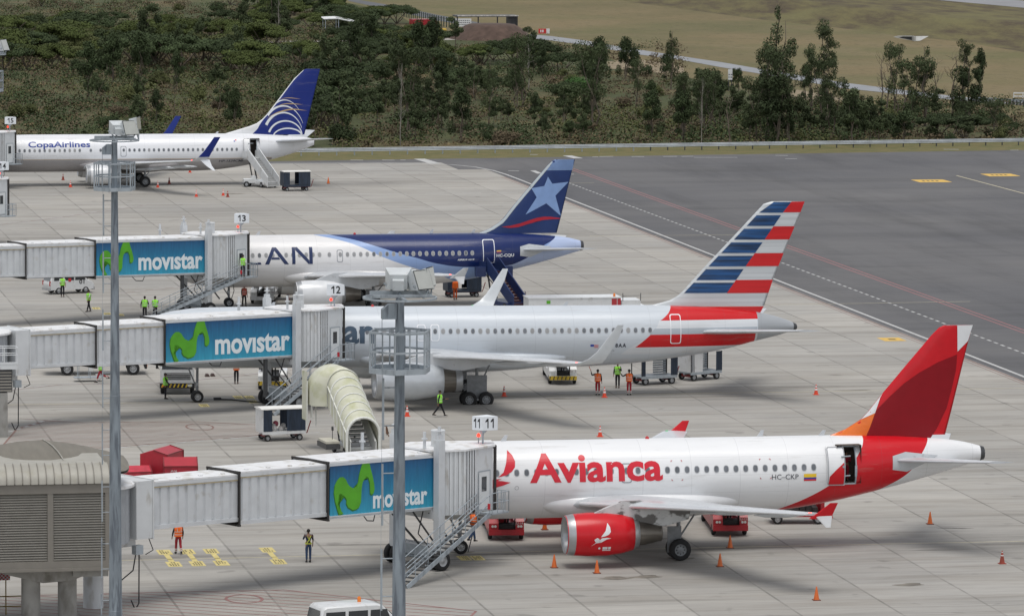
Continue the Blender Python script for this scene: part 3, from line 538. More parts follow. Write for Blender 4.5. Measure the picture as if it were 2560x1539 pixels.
CO=dict(L=38.1,seed=7,loc=(-2.02,263.62,0),rz=R(-.434),label='white airliner with royal blue arc patterned fin and winglets, parked farthest at gate 15',paint=copaint,fairpaint=mat('grey fairing paint',(.37,.355,.355),.35,0,.05,1.2),
 top=[(0,3.0),(.06,3.2),(.3,3.5),(.75,3.8),(1.4,4.2),(2.3,4.75),(3.4,5.1),(5,5.27),(8,5.36),(30,5.36),(35,5.12),(37.3,4.9),(38.1,4.7)],
 bot=[(0,2.95),(.06,2.75),(.3,2.45),(.75,2.15),(1.4,1.85),(2.3,1.62),(3.4,1.48),(5,1.42),(25,1.44),(27,1.5),(31.5,2.1),(34.5,2.83),(37.2,3.7),(38.1,4.1)],
 half=[(0,.02),(.06,.2),(.3,.45),(.75,.78),(1.4,1.12),(2.3,1.45),(3.4,1.7),(5.2,1.86),(8,1.88),(26,1.88),(29,1.76),(33,1.27),(36,.7),(38.1,.2)],
 cockpit=[(1.2,1.8,4.0,4.5),(1.9,2.5,4.1,4.6)],win=wn,wz=z_(4.03),shade=.1,holes=[(31.05,31.8,2.95,4.8)],doors=[(17.3,17.92,3.1,4.2,linem),(16.3,16.92,3.1,4.2,linem)],ws=.95,
 marks=[('airline_lettering',fit2d(text2d('CopaAirlines',1,.022),7.6,14.12,z_(4.18),z_(4.95)),mat('royal blue lettering',(.02,.05,.27),.3,0,0)),('registration_lettering',fit2d(text2d('HP-1539CMP',1,.015,1,.2),27.73,30.5,z_(2.68),z_(2.92)),regink),('flag',poly2d([(29.35,z_(4.82)),(29.5,z_(4.82)),(29.5,z_(4.93)),(29.35,z_(4.93))]),fb_),('flag',poly2d([(29.5,z_(4.93)),(29.65,z_(4.93)),(29.65,z_(5.04)),(29.5,z_(5.04))]),fr_)],
 fairing=(12.5,24,1.25,2.95,2.08),wing=[(1.2,13.2,20.6,1.95,.13),(2.4,13.9,20.2,2.2,.13),(5.2,15.7,20.3,2.5,.12),(11,19.4,22.3,3.1,.11),(16.8,22.9,24.5,3.65,.10)],
 winglet=[([(16.8,22.9,24.5,3.65,.09,5),(17.15,23.3,24.6,3.75,.08,30),(17.4,23.75,24.85,4.1,.08,60)],wingm),([(17.4,23.75,24.85,4.1,.08,60),(17.55,24.3,25.15,4.7,.08,78),(17.85,25.3,25.95,6.15,.08,80)],cobl),([(17.2,23.9,24.9,3.8,.08,20),(17.5,24.5,25.1,3.2,.08,-50),(17.75,25.2,25.45,2.7,.08,-60)],cowh)],
 flapf=[(4.6,18.2,21.6,1.95),(8.4,19.6,22.8,2.35),(12.4,21.4,24.2,2.75)],stab=[(.4,33.3,37.4,4.5),(1.3,34.2,37.3,4.6),(7.0,37.9,39.2,5.2)],engt=4.83,bz=1.42,
 eng=dict(z=1.43,mat=nacw,cowl=[(13.4,.86),(13.9,.97),(14.8,1.03),(15.8,.98),(16.6,.82),(17.0,.7),(17.0,.62)],lipr=.975,core=[(16.9,.55),(17.6,.42),(17.9,.38),(17.9,.3)],pylon=[(14.4,2.3),(15.6,2.65),(17,2.75),(18.6,2.4),(18.2,1.95),(17,2.0),(15.4,2.2)],pmat=wingm),
 fle=cofle,fte=cofte,ftr=.085,finpaint=layer_mat('blue and white fin paint',(.006,.022,.19),[((.76,.77,.78),[('lt',[(5.0,31.2),(5.4,31.6),(5.8,32.0),(6.3,32.3),(6.87,32.72),(7.31,33.12),(9.24,34.63),(11.18,36.13),(12.0,36.95),(12.3,37.2)])])],.35,.1,.03),
 finart=[('white_arc',ell(cx,5.0,rx,rz,a0,a1,w0,w1),cowh,.002) for cx,rx,rz,a0,a1,w0,w1 in ((35.3,1.62,.95,2,178,.16,.13),(35.0,1.9,1.75,4,163,.10,.22),(34.75,2.2,2.65,20,150,.04,.30),(34.75,2.4,3.35,25,135,.03,.26),(34.9,2.3,3.95,45,115,.02,.16))]+
  [('gold_arc',s,gold,.004) for s in (arc([(34.45,9.0),(35.3,9.12),(36.7,8.98)],.0,.035),arc([(34.0,8.2),(35.2,8.5),(36.95,8.4)],.0,.05),arc([(33.0,6.95),(34.3,7.6),(35.8,7.9),(37.4,7.74)],.0,.07))],
 gear=[(4.1,0,.34,.2,[0],.22,None),(19.75,2.86,.56,.4,[0],.43,None)],ant=[(27.5,.25)],beac=[])
aircraft(CO)
open_door(CO,30.35,31.05,2.6,4.9,.4)
# ---------------------------------------------------------------- ground
def ground_mat(kind):
    m=bpy.data.materials.new(kind+' surface'); m.use_nodes=True; t=m.node_tree; b=t.nodes['Principled BSDF']; N=t.nodes.new; Lk=t.links.new
    tc=N('ShaderNodeTexCoord'); sx=N('ShaderNodeSeparateXYZ'); Lk(tc.outputs['Object'],sx.inputs[0])
    def mth(op,a,c=0,clamp=False):
        n=N('ShaderNodeMath'); n.operation=op; n.use_clamp=clamp
        for i,v in enumerate((a,c)):
            if isinstance(v,(int,float)): n.inputs[i].default_value=v
            else: Lk(v,n.inputs[i])
        return n.outputs[0]
    def noise(sc,st=(1,1,1),det=5,rough=.55,off=(0,0,0)):
        mp=N('ShaderNodeMapping'); mp.inputs['Scale'].default_value=st; mp.inputs['Location'].default_value=off; Lk(tc.outputs['Object'],mp.inputs[0]); n=N('ShaderNodeTexNoise'); n.inputs['Scale'].default_value=sc; n.inputs['Detail'].default_value=det; n.inputs['Roughness'].default_value=rough; Lk(mp.outputs[0],n.inputs['Vector']); return n.outputs[0]
    def mr(v,a,c,lo,hi):
        n=N('ShaderNodeMapRange'); n.inputs[1].default_value=a; n.inputs[2].default_value=c; n.inputs[3].default_value=lo; n.inputs[4].default_value=hi; Lk(v,n.inputs[0]); return n.outputs[0]
    def mix(f,a,c):
        n=N('ShaderNodeMix'); n.data_type='RGBA'; Lk(f,n.inputs[0]) if not isinstance(f,float) else setattr(n.inputs[0],'default_value',f)
        for i,v in ((6,a),(7,c)):
            if isinstance(v,tuple): n.inputs[i].default_value=(*v,1)
            else: Lk(v,n.inputs[i])
        return n.outputs[2]
    def scale(col,f):
        n=N('ShaderNodeVectorMath'); n.operation='SCALE'; Lk(col,n.inputs[0]); Lk(f,n.inputs['Scale']); return n.outputs[0]
    X,Y=sx.outputs[0],sx.outputs[1]
    if kind=='concrete':
        gx=mth('DIVIDE',mth('SUBTRACT',X,3.1),5.0); gy=mth('DIVIDE',mth('SUBTRACT',Y,1.6),5.0)
        def line(g,w): return mth('LESS_THAN',mth('ABSOLUTE',mth('SUBTRACT',mth('FRACT',g),.5)),w)
        jx=mth('LESS_THAN',mth('MINIMUM',mth('FRACT',gx),mth('SUBTRACT',1,mth('FRACT',gx))),.013); jy=mth('LESS_THAN',mth('MINIMUM',mth('FRACT',gy),mth('SUBTRACT',1,mth('FRACT',gy))),.009)
        cb=N('ShaderNodeCombineXYZ'); Lk(mth('FLOOR',gx),cb.inputs[0]); Lk(mth('FLOOR',gy),cb.inputs[1]); wn=N('ShaderNodeTexWhiteNoise'); wn.noise_dimensions='2D'; Lk(cb.outputs[0],wn.inputs['Vector'])
        cb2=N('ShaderNodeCombineXYZ'); Lk(mth('FLOOR',gx),cb2.inputs[0]); wn2=N('ShaderNodeTexWhiteNoise'); wn2.noise_dimensions='2D'; Lk(cb2.outputs[0],wn2.inputs['Vector'])
        base=mix(mr(noise(.05,(1,1,1),3),.35,.65,0,1),(.405,.385,.350),(.362,.350,.327))
        base=mix(mth('MULTIPLY',mr(noise(.35,(.22,1.3,1),6,.65),.47,.72,0,1),.55),base,(.235,.210,.175))
        f=mth('MULTIPLY',mr(wn.outputs['Value'],0,1,.93,1.06),mr(wn2.outputs['Value'],0,1,.965,1.035)); f=mth('MULTIPLY',f,mr(noise(2.2,(.3,1.6,1),6,.7),.3,.7,.93,1.07)); f=mth('MULTIPLY',f,mr(noise(25,(.5,1,1),3),.3,.7,.96,1.04))
        # long tyre and wash streaks running the way aircraft roll
        f=mth('MULTIPLY',f,mr(noise(.9,(.06,1.2,1),5,.6,(4,9,0)),.50,.74,1,.76))
        for yc,wd in ((0,5.5),(69.7,6.5),(132.5,5.5),(196,6),(263.6,5.5)):
            d=mth('ABSOLUTE',mth('SUBTRACT',Y,yc)); g=mth('SUBTRACT',1,mth('DIVIDE',d,wd),True); g=mth('MULTIPLY',g,mr(noise(.25,(.35,1.5,1),6,.7,(yc,0,0)),.38,.68,0,1)); g=mth('MULTIPLY',g,mr(X,36,60,1,.25)); f=mth('MULTIPLY',f,mth('SUBTRACT',1,mth('MULTIPLY',g,.48)))
        f=mth('MULTIPLY',f,mr(noise(.06,(.5,1,1),5,.65,(1,4,0)),.35,.62,1.05,.88)); sp=mr(noise(.55,(1,1,1),2,.5,(31,7,0)),.66,.74,0,1); f=mth('MULTIPLY',f,mth('SUBTRACT',1,mth('MULTIPLY',sp,.25)))
        col=scale(base,f); dk=mth('MULTIPLY',mth('MAXIMUM',mth('MULTIPLY',jx,.62),mth('MULTIPLY',jy,.28)),mr(noise(.22,(1,1,1),5,.7),.38,.6,.25,1)); col=mix(dk,col,(.12,.115,.105)); rough=.9
    elif kind=='asphalt':
        base=mix(mr(noise(.03,(1,1,1),4),.35,.65,0,1),(.108,.108,.114),(.150,.147,.147))
        f=mr(noise(.5,(.25,1,1),6,.65),.3,.7,.93,1.07); f=mth('MULTIPLY',f,mr(noise(9,(1,1,1),3),.3,.7,.95,1.05)); f=mth('MULTIPLY',f,mr(noise(.16,(1,.12,1),6,.7,(3,3,0)),.48,.72,1,.76)); f=mth('MULTIPLY',f,mr(noise(.1,(.12,1,1),6,.7,(8,3,0)),.5,.72,1,.72))
        lane=mth('LESS_THAN',mth('ABSOLUTE',mth('SUBTRACT',mth('FRACT',mth('DIVIDE',X,7.5)),.5)),.006); f=mth('MULTIPLY',f,mth('SUBTRACT',1,mth('MULTIPLY',lane,.16)))
        col=scale(base,f); rough=.88
    elif kind=='grassland':
        base=mix(mr(noise(.02,(1,1,1),5,.6),.42,.6,0,1),(.185,.143,.072),(.135,.125,.054)); base=mix(mr(noise(.09,(1,.5,1),6,.7),.45,.7,0,1),base,(.19,.152,.082)); base=mix(mr(noise(.012,(1,.6,1),5,.7,(9,2,0)),.48,.62,0,.7),base,(.115,.105,.048)); base=mix(mr(noise(.6,(1,.35,1),5,.7),.52,.72,0,.6),base,(.065,.062,.030))
        f=mr(noise(3,(1,.5,1),4,.7),.3,.7,.84,1.16); col=scale(base,f); rough=.95
    elif kind=='verge':
        base=mix(mr(noise(.5,(1,1,1),5,.6),.4,.62,0,1),(.165,.140,.062),(.115,.118,.048)); col=scale(base,mr(noise(6),.3,.7,.8,1.2)); rough=.95
    elif kind=='bank':
        mp=(.55,.09,1); base=mix(mr(noise(.3,(1,.2,1),6,.65),.4,.62,0,1),(.140,.122,.055),(.078,.060,.038)); base=mix(mr(noise(.03,(1,1,1),4),.5,.7,0,1),base,(.15,.138,.062)); col=scale(base,mr(noise(2),.3,.7,.86,1.14)); rough=.95
    elif kind=='scrub':
        base=mix(mr(noise(.045,(1,.5,1),6,.65),.50,.66,0,1),(.062,.072,.030),(.150,.112,.058)); base=mix(mr(noise(.12,(1,.4,1),6,.7,(5,5,5)),.5,.66,0,1),base,(.085,.090,.036)); base=mix(mr(noise(.5,(1,.4,1),6,.7),.55,.7,0,.7),base,(.055,.038,.025))
        col=scale(base,mr(noise(2.5,(1,.5,1),5,.7),.3,.7,.7,1.3)); rough=1
    Lk(col,b.inputs['Base Color']); b.inputs['Roughness'].default_value=rough; b.inputs['Specular IOR Level'].default_value=.25
    return m
def sheet(name,poly,z,mt,label=None):
    m=MB(); m.add([(p[0],p[1],z) for p in poly],[tuple(range(len(poly)))]); o=m.build(name,mt,fix=False)
    if o.data.polygons[0].normal.z<0: o.data.flip_normals()
    return struct(o,label=label)
m_con,m_asp,m_gra,m_ver,m_bank,m_scr=[ground_mat(k) for k in ('concrete','asphalt','grassland','verge','bank','scrub')]
sheet('terrain',[(-3000,-1500),(5000,-1500),(5000,7000),(-3000,7000)],-.03,m_gra)
edge=lambda X:297.33+.1018*(X-39.36)
sheet('apron_concrete',[(-160,-300),(58.2,-300),(58.2,281.8),(55,281.8),(55,293),(0,293),(0,edge(0)),(-160,edge(-160))],0,m_con)
sheet('taxiway_asphalt',[(58.2,-300),(520,-300),(520,edge(520)),(0,edge(0)),(0,293),(55,293),(55,281.8),(58.2,281.8)],0,m_asp)
sheet('grass_verge',[(-160,edge(-160)),(520,edge(520)),(520,edge(520)+14),(-160,edge(-160)+14)],-.006,m_ver)
A_=lambda k,pts,z=0:[G(k[0]+x/2.8535,k[1]+y/2.8535,z) for x,y in pts]
CA,CB,CC,CDn,CG=(0,0),(850,0),(1700,0),(0,510),(0,1019)
# scrub and wood floor beyond the fence, up to the far road
sc=[(-400,edge(-400)+13.5),(205,edge(205)+13.5)]+[(p.x,p.y) for p in A_(CC,[(2454,860),(1900,800),(1350,790),(900,730),(450,640),(0,540)])]+[(p.x,p.y) for p in A_(CB,[(2100,470),(1700,360),(1400,300),(1000,290),(700,262),(560,190),(380,90),(100,30)])]+[(60,2600),(-900,2600),(-400,1500)]
sheet('scrubland',sc,-.02,m_scr)
roadm=mat('light road surface',(.26,.27,.285),.9,0,.1,.2); darkroad=mat('dark road surface',(.105,.108,.115),.9,0,.15,.15); trackm=mat('pale gravel track',(.33,.31,.28),.95,0,.15,.2)
def ribbon(name,top,bot,z,mt,label=None):
    n=len(top); m=MB(); m.add([(p.x,p.y,z) for p in top+bot],[(i,i+1,n+i+1,n+i) for i in range(n-1)]); return struct(m.build(name,mt),label=label)
ribbon('access_road',A_(CB,[(1290,240),(1500,258),(1760,292),(2100,350),(2454,405)])+A_(CC,[(300,445),(590,495),(800,530),(1170,590),(1450,625),(1900,680),(2120,702),(2454,722),(2900,745)]),A_(CB,[(1290,266),(1470,285),(1750,322),(2100,385),(2454,432)])+A_(CC,[(290,480),(590,530),(830,572),(1170,630),(1480,663),(1900,708),(2160,730),(2454,750),(2900,775)]),.0,roadm)
ribbon('perimeter_road',A_(CB,[(60,-12),(300,28),(500,66),(700,108),(900,145),(1100,182),(1290,238)]),A_(CB,[(60,8),(250,48),(400,80),(550,115),(700,148),(900,182),(1060,206)]),-.005,darkroad)
ribbon('side_track',A_(CB,[(-60,280),(300,281),(700,262),(760,248),(960,240),(1290,240)]),A_(CB,[(-60,292),(430,294),(720,287),(900,284),(1000,270),(1290,266)]),-.004,trackm)
ribbon('dirt_track',A_(CA,[(1730,300),(1990,294),(2200,290),(2454,288)]),A_(CA,[(1730,306),(1990,304),(2200,299),(2454,297)]),-.006,trackm)
ribbon('bare_clearing',A_(CB,[(1900,440),(2100,420),(2260,440),(2454,480)]),A_(CB,[(1920,490),(2100,500),(2260,520),(2454,520)]),-.008,mat('bare earth',(.24,.19,.12),.95,0,.2,.3))
ribbon('bare_clearing',A_(CC,[(740,670),(830,640),(960,660),(1180,706)]),A_(CC,[(760,700),(850,715),(960,716),(1180,714)]),-.008,_M['bare earth'])
# embankment and the runway on it
foot=[G(x,y) for x,y in ((1240,-45),(1480,-8),(1700,22),(1910,50),(2085,68),(2226,86),(2401,104),(2560,130),(2900,175))]
crest=[G(x,y,3) for x,y in ((1500,-75),(1760,-32),(1987,0),(2130,14),(2270,29),(2390,42),(2480,50),(2600,60),(2900,85))]
m=MB(); rows=[]
for t,h in ((0,-.03),(.12,.2),(.35,.95),(.65,2.1),(.9,2.85),(1,3.0)): rows.append([(a.x+(c.x-a.x)*t,a.y+(c.y-a.y)*t,h) for a,c in zip(foot,crest)])
rows.append([(c.x+900,c.y+2600,3.0) for a,c in zip(foot,crest)])
m.loft(rows,0,True,caps=False,closed=False); struct(m.build('embankment',m_bank))
ribbon('runway',A_(CC,[(1500,-60),(1900,-28),(2454,6),(2900,30)],3.03),A_(CC,[(1500,-35),(1850,2),(2454,57),(2900,95)],3.03),3.03,mat('runway surface',(.24,.24,.25),.9,0,.1,.1))
# ---------------------------------------------------------------- painted markings
MK=.005
mwhite=mat('worn white road paint',(.47,.47,.46),.8,0,.15,2); mred=mat('worn red road paint',(.48,.17,.16),.85,0,.2,2); myel=mat('worn yellow road paint',(.60,.50,.20),.85,0,.15,3); mpale=mat('faded pale yellow paint',(.52,.47,.33),.85,0,.15,2); mbrown=mat('faded red line paint',(.24,.15,.13),.9,0,.2,2); mdark=mat('dark marking figures',(.10,.09,.06),.9,0,.1,3); myb=mat('strong yellow paint',(.66,.42,.09),.8,0,.12,2)
def seg(m,a,b,w,z=MK,mi=0):
    a=Vector((a[0],a[1])); b=Vector((b[0],b[1])); d=b-a
    if d.length<1e-6: return
    d.normalize(); n=Vector((-d.y,d.x))*w/2; m.add([(*(a+n),z),(*(b+n),z),(*(b-n),z),(*(a-n),z)],[(3,2,1,0)],mi)
def pl(m,pts,w,z=MK,mi=0):
    for a,b in zip(pts,pts[1:]): seg(m,a,b,w,z,mi)
def dashes(m,a,b,w,on,off,z=MK,mi=0):
    a=Vector((a[0],a[1])); b=Vector((b[0],b[1])); L=(b-a).length; d=(b-a)/L; s=0
    while s<L: seg(m,a+d*s,a+d*min(L,s+on),w,z,mi); s+=on+off
def mk(m,name,mt,label=None): return struct(m.build(name,mt,fix=False),label=label)
m=MB(); pl(m,[(58.95,-300),(58.95,268),(58.9,274),(58.6,280),(57.6,285.5),(55.6,289.5),(52,292.2),(47,293.8),(6,293.4)],.28); mk(m,'apron_edge_line',mwhite)
m=MB(); pl(m,[(58.0,-300),(58.0,270)],.16); pl(m,[(57.6,-300),(57.6,270)],.08); mk(m,'service_road_line',mbrown)
m=MB(); dashes(m,(63.3,-300),(63.3,262),.2,.95,.85); mk(m,'dotted_lane_line',mwhite)
m=MB(); [pl(m,[(x,-300),(x,282)],.13) for x in (67.45,68.05)]; mk(m,'double_red_line',mat('pinkish red line paint',(.36,.15,.15),.85,0,.15,2))
m=MB(); dashes(m,(26,248.3),(58,247.8),.22,2,1.9); mk(m,'dashed_line',mwhite)
m=MB(); [seg(m,a,b,w) for a,b,w in (((-22,.25),(12,.1),.13),((12,.1),(58,-.4),.13),((-20,69.7),(58,69.6),.12),((5,129.9),(58,128.8),.14),((58,128.8),(70.2,129.3),.14),((52,194.6),(66,194.2),.14),((60,260.5),(66,260.4),.14),((107.94,266.8),(107.8,200),.22))]; mk(m,'lead_in_line',mpale)
fur=MB()
for px,py,dx,dy,w in ((1.5,391.5,27,0,0),):
    for (x0,y0),(x1,y1),w in (((565,1133),(680,1167),1.3),((1620,1110),(1700,1130),1.1),((1355,1103),(1410,1103),.5),((1375,1217),(1425,1238),.6)): a,b=A_(CB,[(x0,y0),(x1,y1)]); seg(fur,a,b,w)
    for (x0,y0),(x1,y1) in (((1800,1119),(1843,1119)),((1850,1117),(1950,1116)),((2080,1117),(2170,1118)),((2305,1117),(2405,1116)),((430,1142),(468,1142)),((300,1142),(390,1143)),((75,1142),(165,1143)),((1650,1243),(1670,1243)),((1200,1218),(1278,1220))): a,b=A_(CB,[(x0,y0),(x1,y1)]); seg(fur,a,b,.45)
    for (x0,y0),(x1,y1) in (((10,1117),(95,1115)),((100,1123),(410,1123)),((680,1109),(770,1110)),((750,1132),(835,1133)),((1880,1066),(1990,1066)),((2355,1072),(2415,1072))): a,b=A_(CC,[(x0,y0),(x1,y1)]); seg(fur,a,b,.4)
mk(fur,'road_markings',mwhite)
m=MB()
for X,Y,w,h in ((56.2,101.8,1.7,2.4),(103.0,259.2,3.6,3.9),(113.0,267.0,3.5,3.9)): m.add([(X-w/2,Y-h/2,MK),(X+w/2,Y-h/2,MK),(X+w/2,Y+h/2,MK),(X-w/2,Y+h/2,MK)],[(0,1,2,3)],0)
m.add([(55.95,101.5,MK*2),(56.5,101.5,MK*2),(56.5,102.1,MK*2),(55.95,102.1,MK*2)],[(0,1,2,3)],1)
for X,Y in ((103,259.2),(113,267)):
    for k in range(4): m.add([(X-1+k*.5,Y-.6,MK*2),(X-.8+k*.5,Y-.6,MK*2),(X-.7+k*.5,Y+.7,MK*2),(X-.95+k*.5,Y+.7,MK*2)],[(0,1,2,3)],1)
mk(m,'yellow_position_panel',[myb,mdark])
m=MB()
def ybox(X,Y,w=.74,h=1.75):
    m.add([(X-w/2,Y-h/2,MK),(X+w/2,Y-h/2,MK),(X+w/2,Y+h/2,MK),(X-w/2,Y+h/2,MK)],[(0,1,2,3)],0)
    random.seed(int(X*10+Y)); 
    for r in range(3):
        for k in range(4):
            x=X-w*.32+k*w*.18; y=Y+h*.28-r*h*.26
            if random.random()<.85: m.add([(x,y-.16,MK*2),(x+w*.10,y-.16,MK*2),(x+w*.10,y+.14,MK*2),(x,y+.14,MK*2)],[(0,1,2,3)],1)
for X in (-10.4,-9.17,-7.9,-4.88): ybox(X,2.75); ybox(X,-1.5); m.add([(X-.15,-.6,MK),(X+.15,-.6,MK),(X+.15,1.85,MK),(X-.15,1.85,MK)],[(0,1,2,3)],0)
for X,Y in ((5.0,-1.7),(5.7,-1.75),(2.9,.4),(2.68,71.8),(3.42,71.7),(-.18,67.5),(3.3,69.2),(-.6,133),(-.2,128.5),(.7,127.5)): ybox(X,Y,.62,1.6)
mk(m,'stand_number_boxes',[myel,mdark])
def hatch(poly,dr,sp,off,name):
    m=MB(); n=Vector((-dr[1],dr[0])).normalized(); d=Vector(dr).normalized(); P_=[Vector(p) for p in poly]; lo=min(p.dot(n) for p in P_); hi=max(p.dot(n) for p in P_); k=lo+off
    while k<hi:
        xs=[]
        for a,b in zip(P_,P_[1:]+P_[:1]):
            da,db=a.dot(n)-k,b.dot(n)-k
            if da*db<0: q=a+(b-a)*(da/(da-db)); xs.append(q.dot(d))
        xs.sort()
        for a,b in zip(xs[::2],xs[1::2]): seg(m,d*a+n*k,d*b+n*k,.12)
        k+=sp
    pl(m,list(poly)+[poly[0]],.13,MK*1.6); return m
m=hatch([(-13.6,56.3),(-11.3,60.7),(-9,59.4),(-1.8,58.9),(1.7,56.8),(3.6,53),(.8,51),(-10.5,45.8),(-16,44)],(1,-.45),.62,.3,'h'); c=(-1.9,56)
for k in range(24): seg(m,(c[0]+.85*math.cos(R(15*k)),c[1]+1.7*math.sin(R(15*k))),(c[0]+.85*math.cos(R(15*k+15)),c[1]+1.7*math.sin(R(15*k+15))),.13,MK*2.2)
mk(m,'hatched_area',mbrown)
m=hatch([(-24,-10.9),(-14.1,-10.7),(-5.9,-10.9),(-3.25,-13.5),(2.5,-19),(0,-26),(-24,-26)],(1,-.62),.9,.4,'h'); c=(-8.3,-13.5)
for k in range(24): seg(m,(c[0]+.9*math.cos(R(15*k)),c[1]+1.3*math.sin(R(15*k))),(c[0]+.9*math.cos(R(15*k+15)),c[1]+1.3*math.sin(R(15*k+15))),.16,MK*2.2)
mk(m,'hatched_area',mat('faded crimson line paint',(.27,.14,.13),.9,0,.2,2))
m=MB()
for pts in ([(-16,51.5),(-13.6,56.3),(-11.3,60.9)],[(-16,43.6),(-10.5,45.4),(.8,50.6),(6,52.5)]):
    for a,b in zip(pts,pts[1:]): dashes(m,a,b,.22,.75,.6,MK*2)
for crop in ([(-40,150),(400,98),(760,45),(1040,8)],[(830,638),(1100,608),(1400,578)],[(-40,1345),(60,1325),(430,1285),(750,1280),(1100,1276),(1400,1252),(1800,1210),(2100,1180)]):
    q=A_(CDn,crop)
    for a,b in zip(q,q[1:]): dashes(m,a,b,.2,1.3,1.0,MK*2)
mk(m,'stand_boundary_dashes',mwhite)
m=MB()
for crop in ([(-40,152),(400,100),(760,47),(1040,10)],[(830,640),(1100,610),(1400,580)],[(-40,1348),(60,1328),(430,1288),(750,1283),(1100,1279),(1400,1255),(1800,1213),(2100,1183)]): q=A_(CDn,crop); pl(m,q,.12,MK)
pl(m,A_(CG,[(115,150),(325,88)]),.15); pl(m,A_(CG,[(140,76),(350,90),(600,105)]),.12)
mk(m,'stand_boundary_line',mbrown)
# ---------------------------------------------------------------- guardrail along the verge
gr=thing('guardrail','long galvanised guardrail on posts between the grass verge and the trees','guardrail',(40.5,305.47,0))
gd=Vector((89.5,9.5,0)).normalized(); ga=math.atan2(gd.y,gd.x); m=MB()
rt=[(0,.42),(-.05,.46),(0,.54),(-.05,.60),(-.05,.66),(0,.72),(-.05,.80),(0,.84),(.03,.84),(.03,.42)]
p0=gd*(-8); p1=gd*125; nrm=Vector((gd.y,-gd.x,0))
m.loft([[(p.x+nrm.x*-a,p.y+nrm.y*-a,z) for a,z in rt] for p in (p0,p1)],0,False); m.build('rail',mat('galvanised rail',(.46,.49,.52),.5,.25,.15,.8),gr)
for k in range(58):
    p=gd*(-6+k*1.98*1.07); m=MB(); m.box((p.x-nrm.x*.09,p.y-nrm.y*.09,.38),(.12,.1,.8),ga); m.build('post',darkgrey if k>22 else steel,gr)
# ---------------------------------------------------------------- boarding bridges
bw=mat('bridge white panel',(.58,.60,.615),.5,0,.07,1.3,dirt=((.36,.33,.27),.60,.9,1.6,(1,1,.8))); broof=mat('bridge roof white',(.76,.765,.77),.5,0,.05,1,dirt=((.40,.35,.26),.52,.80,1.6,(1,1,1)))
bseal=mat('black rubber seal',(.035,.032,.03),.7,0,.2,5); bcab=mat('bridge cab white',(.62,.64,.65),.5,0,.05,1.2,dirt=((.35,.32,.27),.58,.85,2.2,(1,1,.4))); bgrey=mat('bridge grey corrugation',(.36,.38,.40),.5,.1,.08,2); brown=mat('dirty cream gutter',(.42,.35,.22),.7,0,.25,3); numk=mat('black numerals',(.01,.01,.012),.5,0,0)
def banner_mat():
    m=bpy.data.materials.new('blue banner vinyl'); m.use_nodes=True; t=m.node_tree; b=t.nodes['Principled BSDF']; tc=t.nodes.new('ShaderNodeTexCoord'); sx=t.nodes.new('ShaderNodeSeparateXYZ'); t.links.new(tc.outputs['Generated'],sx.inputs[0])
    cr=t.nodes.new('ShaderNodeValToRGB'); e=cr.color_ramp.elements; e[0].position=0; e[0].color=(.03,.32,.47,1); e[1].position=1; e[1].color=(.010,.075,.20,1); k=e.new(.55); k.color=(.012,.17,.32,1); t.links.new(sx.outputs[2],cr.inputs[0])
    nz=t.nodes.new('ShaderNodeTexNoise'); nz.inputs['Scale'].default_value=3; mp=t.nodes.new('ShaderNodeMapping'); mp.inputs['Scale'].default_value=(3,1,.3); t.links.new(tc.outputs['Object'],mp.inputs[0]); t.links.new(mp.outputs[0],nz.inputs['Vector'])
    mr=t.nodes.new('ShaderNodeMapRange'); mr.inputs[1].default_value=.3; mr.inputs[2].default_value=.7; mr.inputs[3].default_value=.88; mr.inputs[4].default_value=1.12; t.links.new(nz.outputs[0],mr.inputs[0]); vm=t.nodes.new('ShaderNodeVectorMath'); vm.operation='SCALE'; t.links.new(cr.outputs[0],vm.inputs[0]); t.links.new(mr.outputs[0],vm.inputs['Scale']); t.links.new(vm.outputs[0],b.inputs['Base Color']); b.inputs['Roughness'].default_value=.45
    return m
bann=banner_mat(); green=mat('emblem green',(.085,.36,.012),.45,0,.12,1.5); green2=mat('emblem shadow green',(.025,.15,.015),.45,0,.1,2); lett=mat('banner white lettering',(.72,.78,.80),.45,0,.03,2)
_mp=[(1610,710),(1660,705),(1700,745),(1715,790),(1750,850),(1800,882),(1850,860),(1872,790),(1890,650),(1920,530),(1935,490),(2035,490),(2050,570),(2080,700),(2102,820),(2108,900),(2095,960),(2070,985),(2045,960),(2040,800),(2020,720),(1995,700),(1960,740),(1935,800),(1922,900),(1918,1000),(1915,1100),(1890,1180),(1850,1212),(1800,1228),(1730,1180),(1705,1120),(1710,1060),(1680,1010),(1630,965),(1600,985),(1593,1050),(1610,1150),(1635,1240),(1665,1290),(1600,1295),(1570,1180),(1545,1080),(1530,950),(1540,830),(1570,760)]
EMB=[]
for x,y in _mp:
    fx=(x-1475)/1508; yt=535-126*fx; yb=1325-149*fx; EMB.append((fx*.99+.0,(yb-y)/(yb-yt)))
def corr(m,x0,x1,y,z0f,z1f,n,d,mi=0):   # corrugated side wall; z0f(x),z1f(x)
    pts=[]; w=(x1-x0)/n
    for k in range(n):
        x=x0+k*w; pts+=[(x,0),(x+w*.62,0),(x+w*.72,-d),(x+w*.9,-d)]
    pts.append((x1,0)); s=1 if y>0 else -1
    a=[(x,y+s*o,z0f(x)) for x,o in pts]; b=[(x,y+s*o,z1f(x)) for x,o in pts]; k=len(a)
    m.add(a+b,[(i,i+1,k+i+1,k+i) for i in range(k-1)],mi)
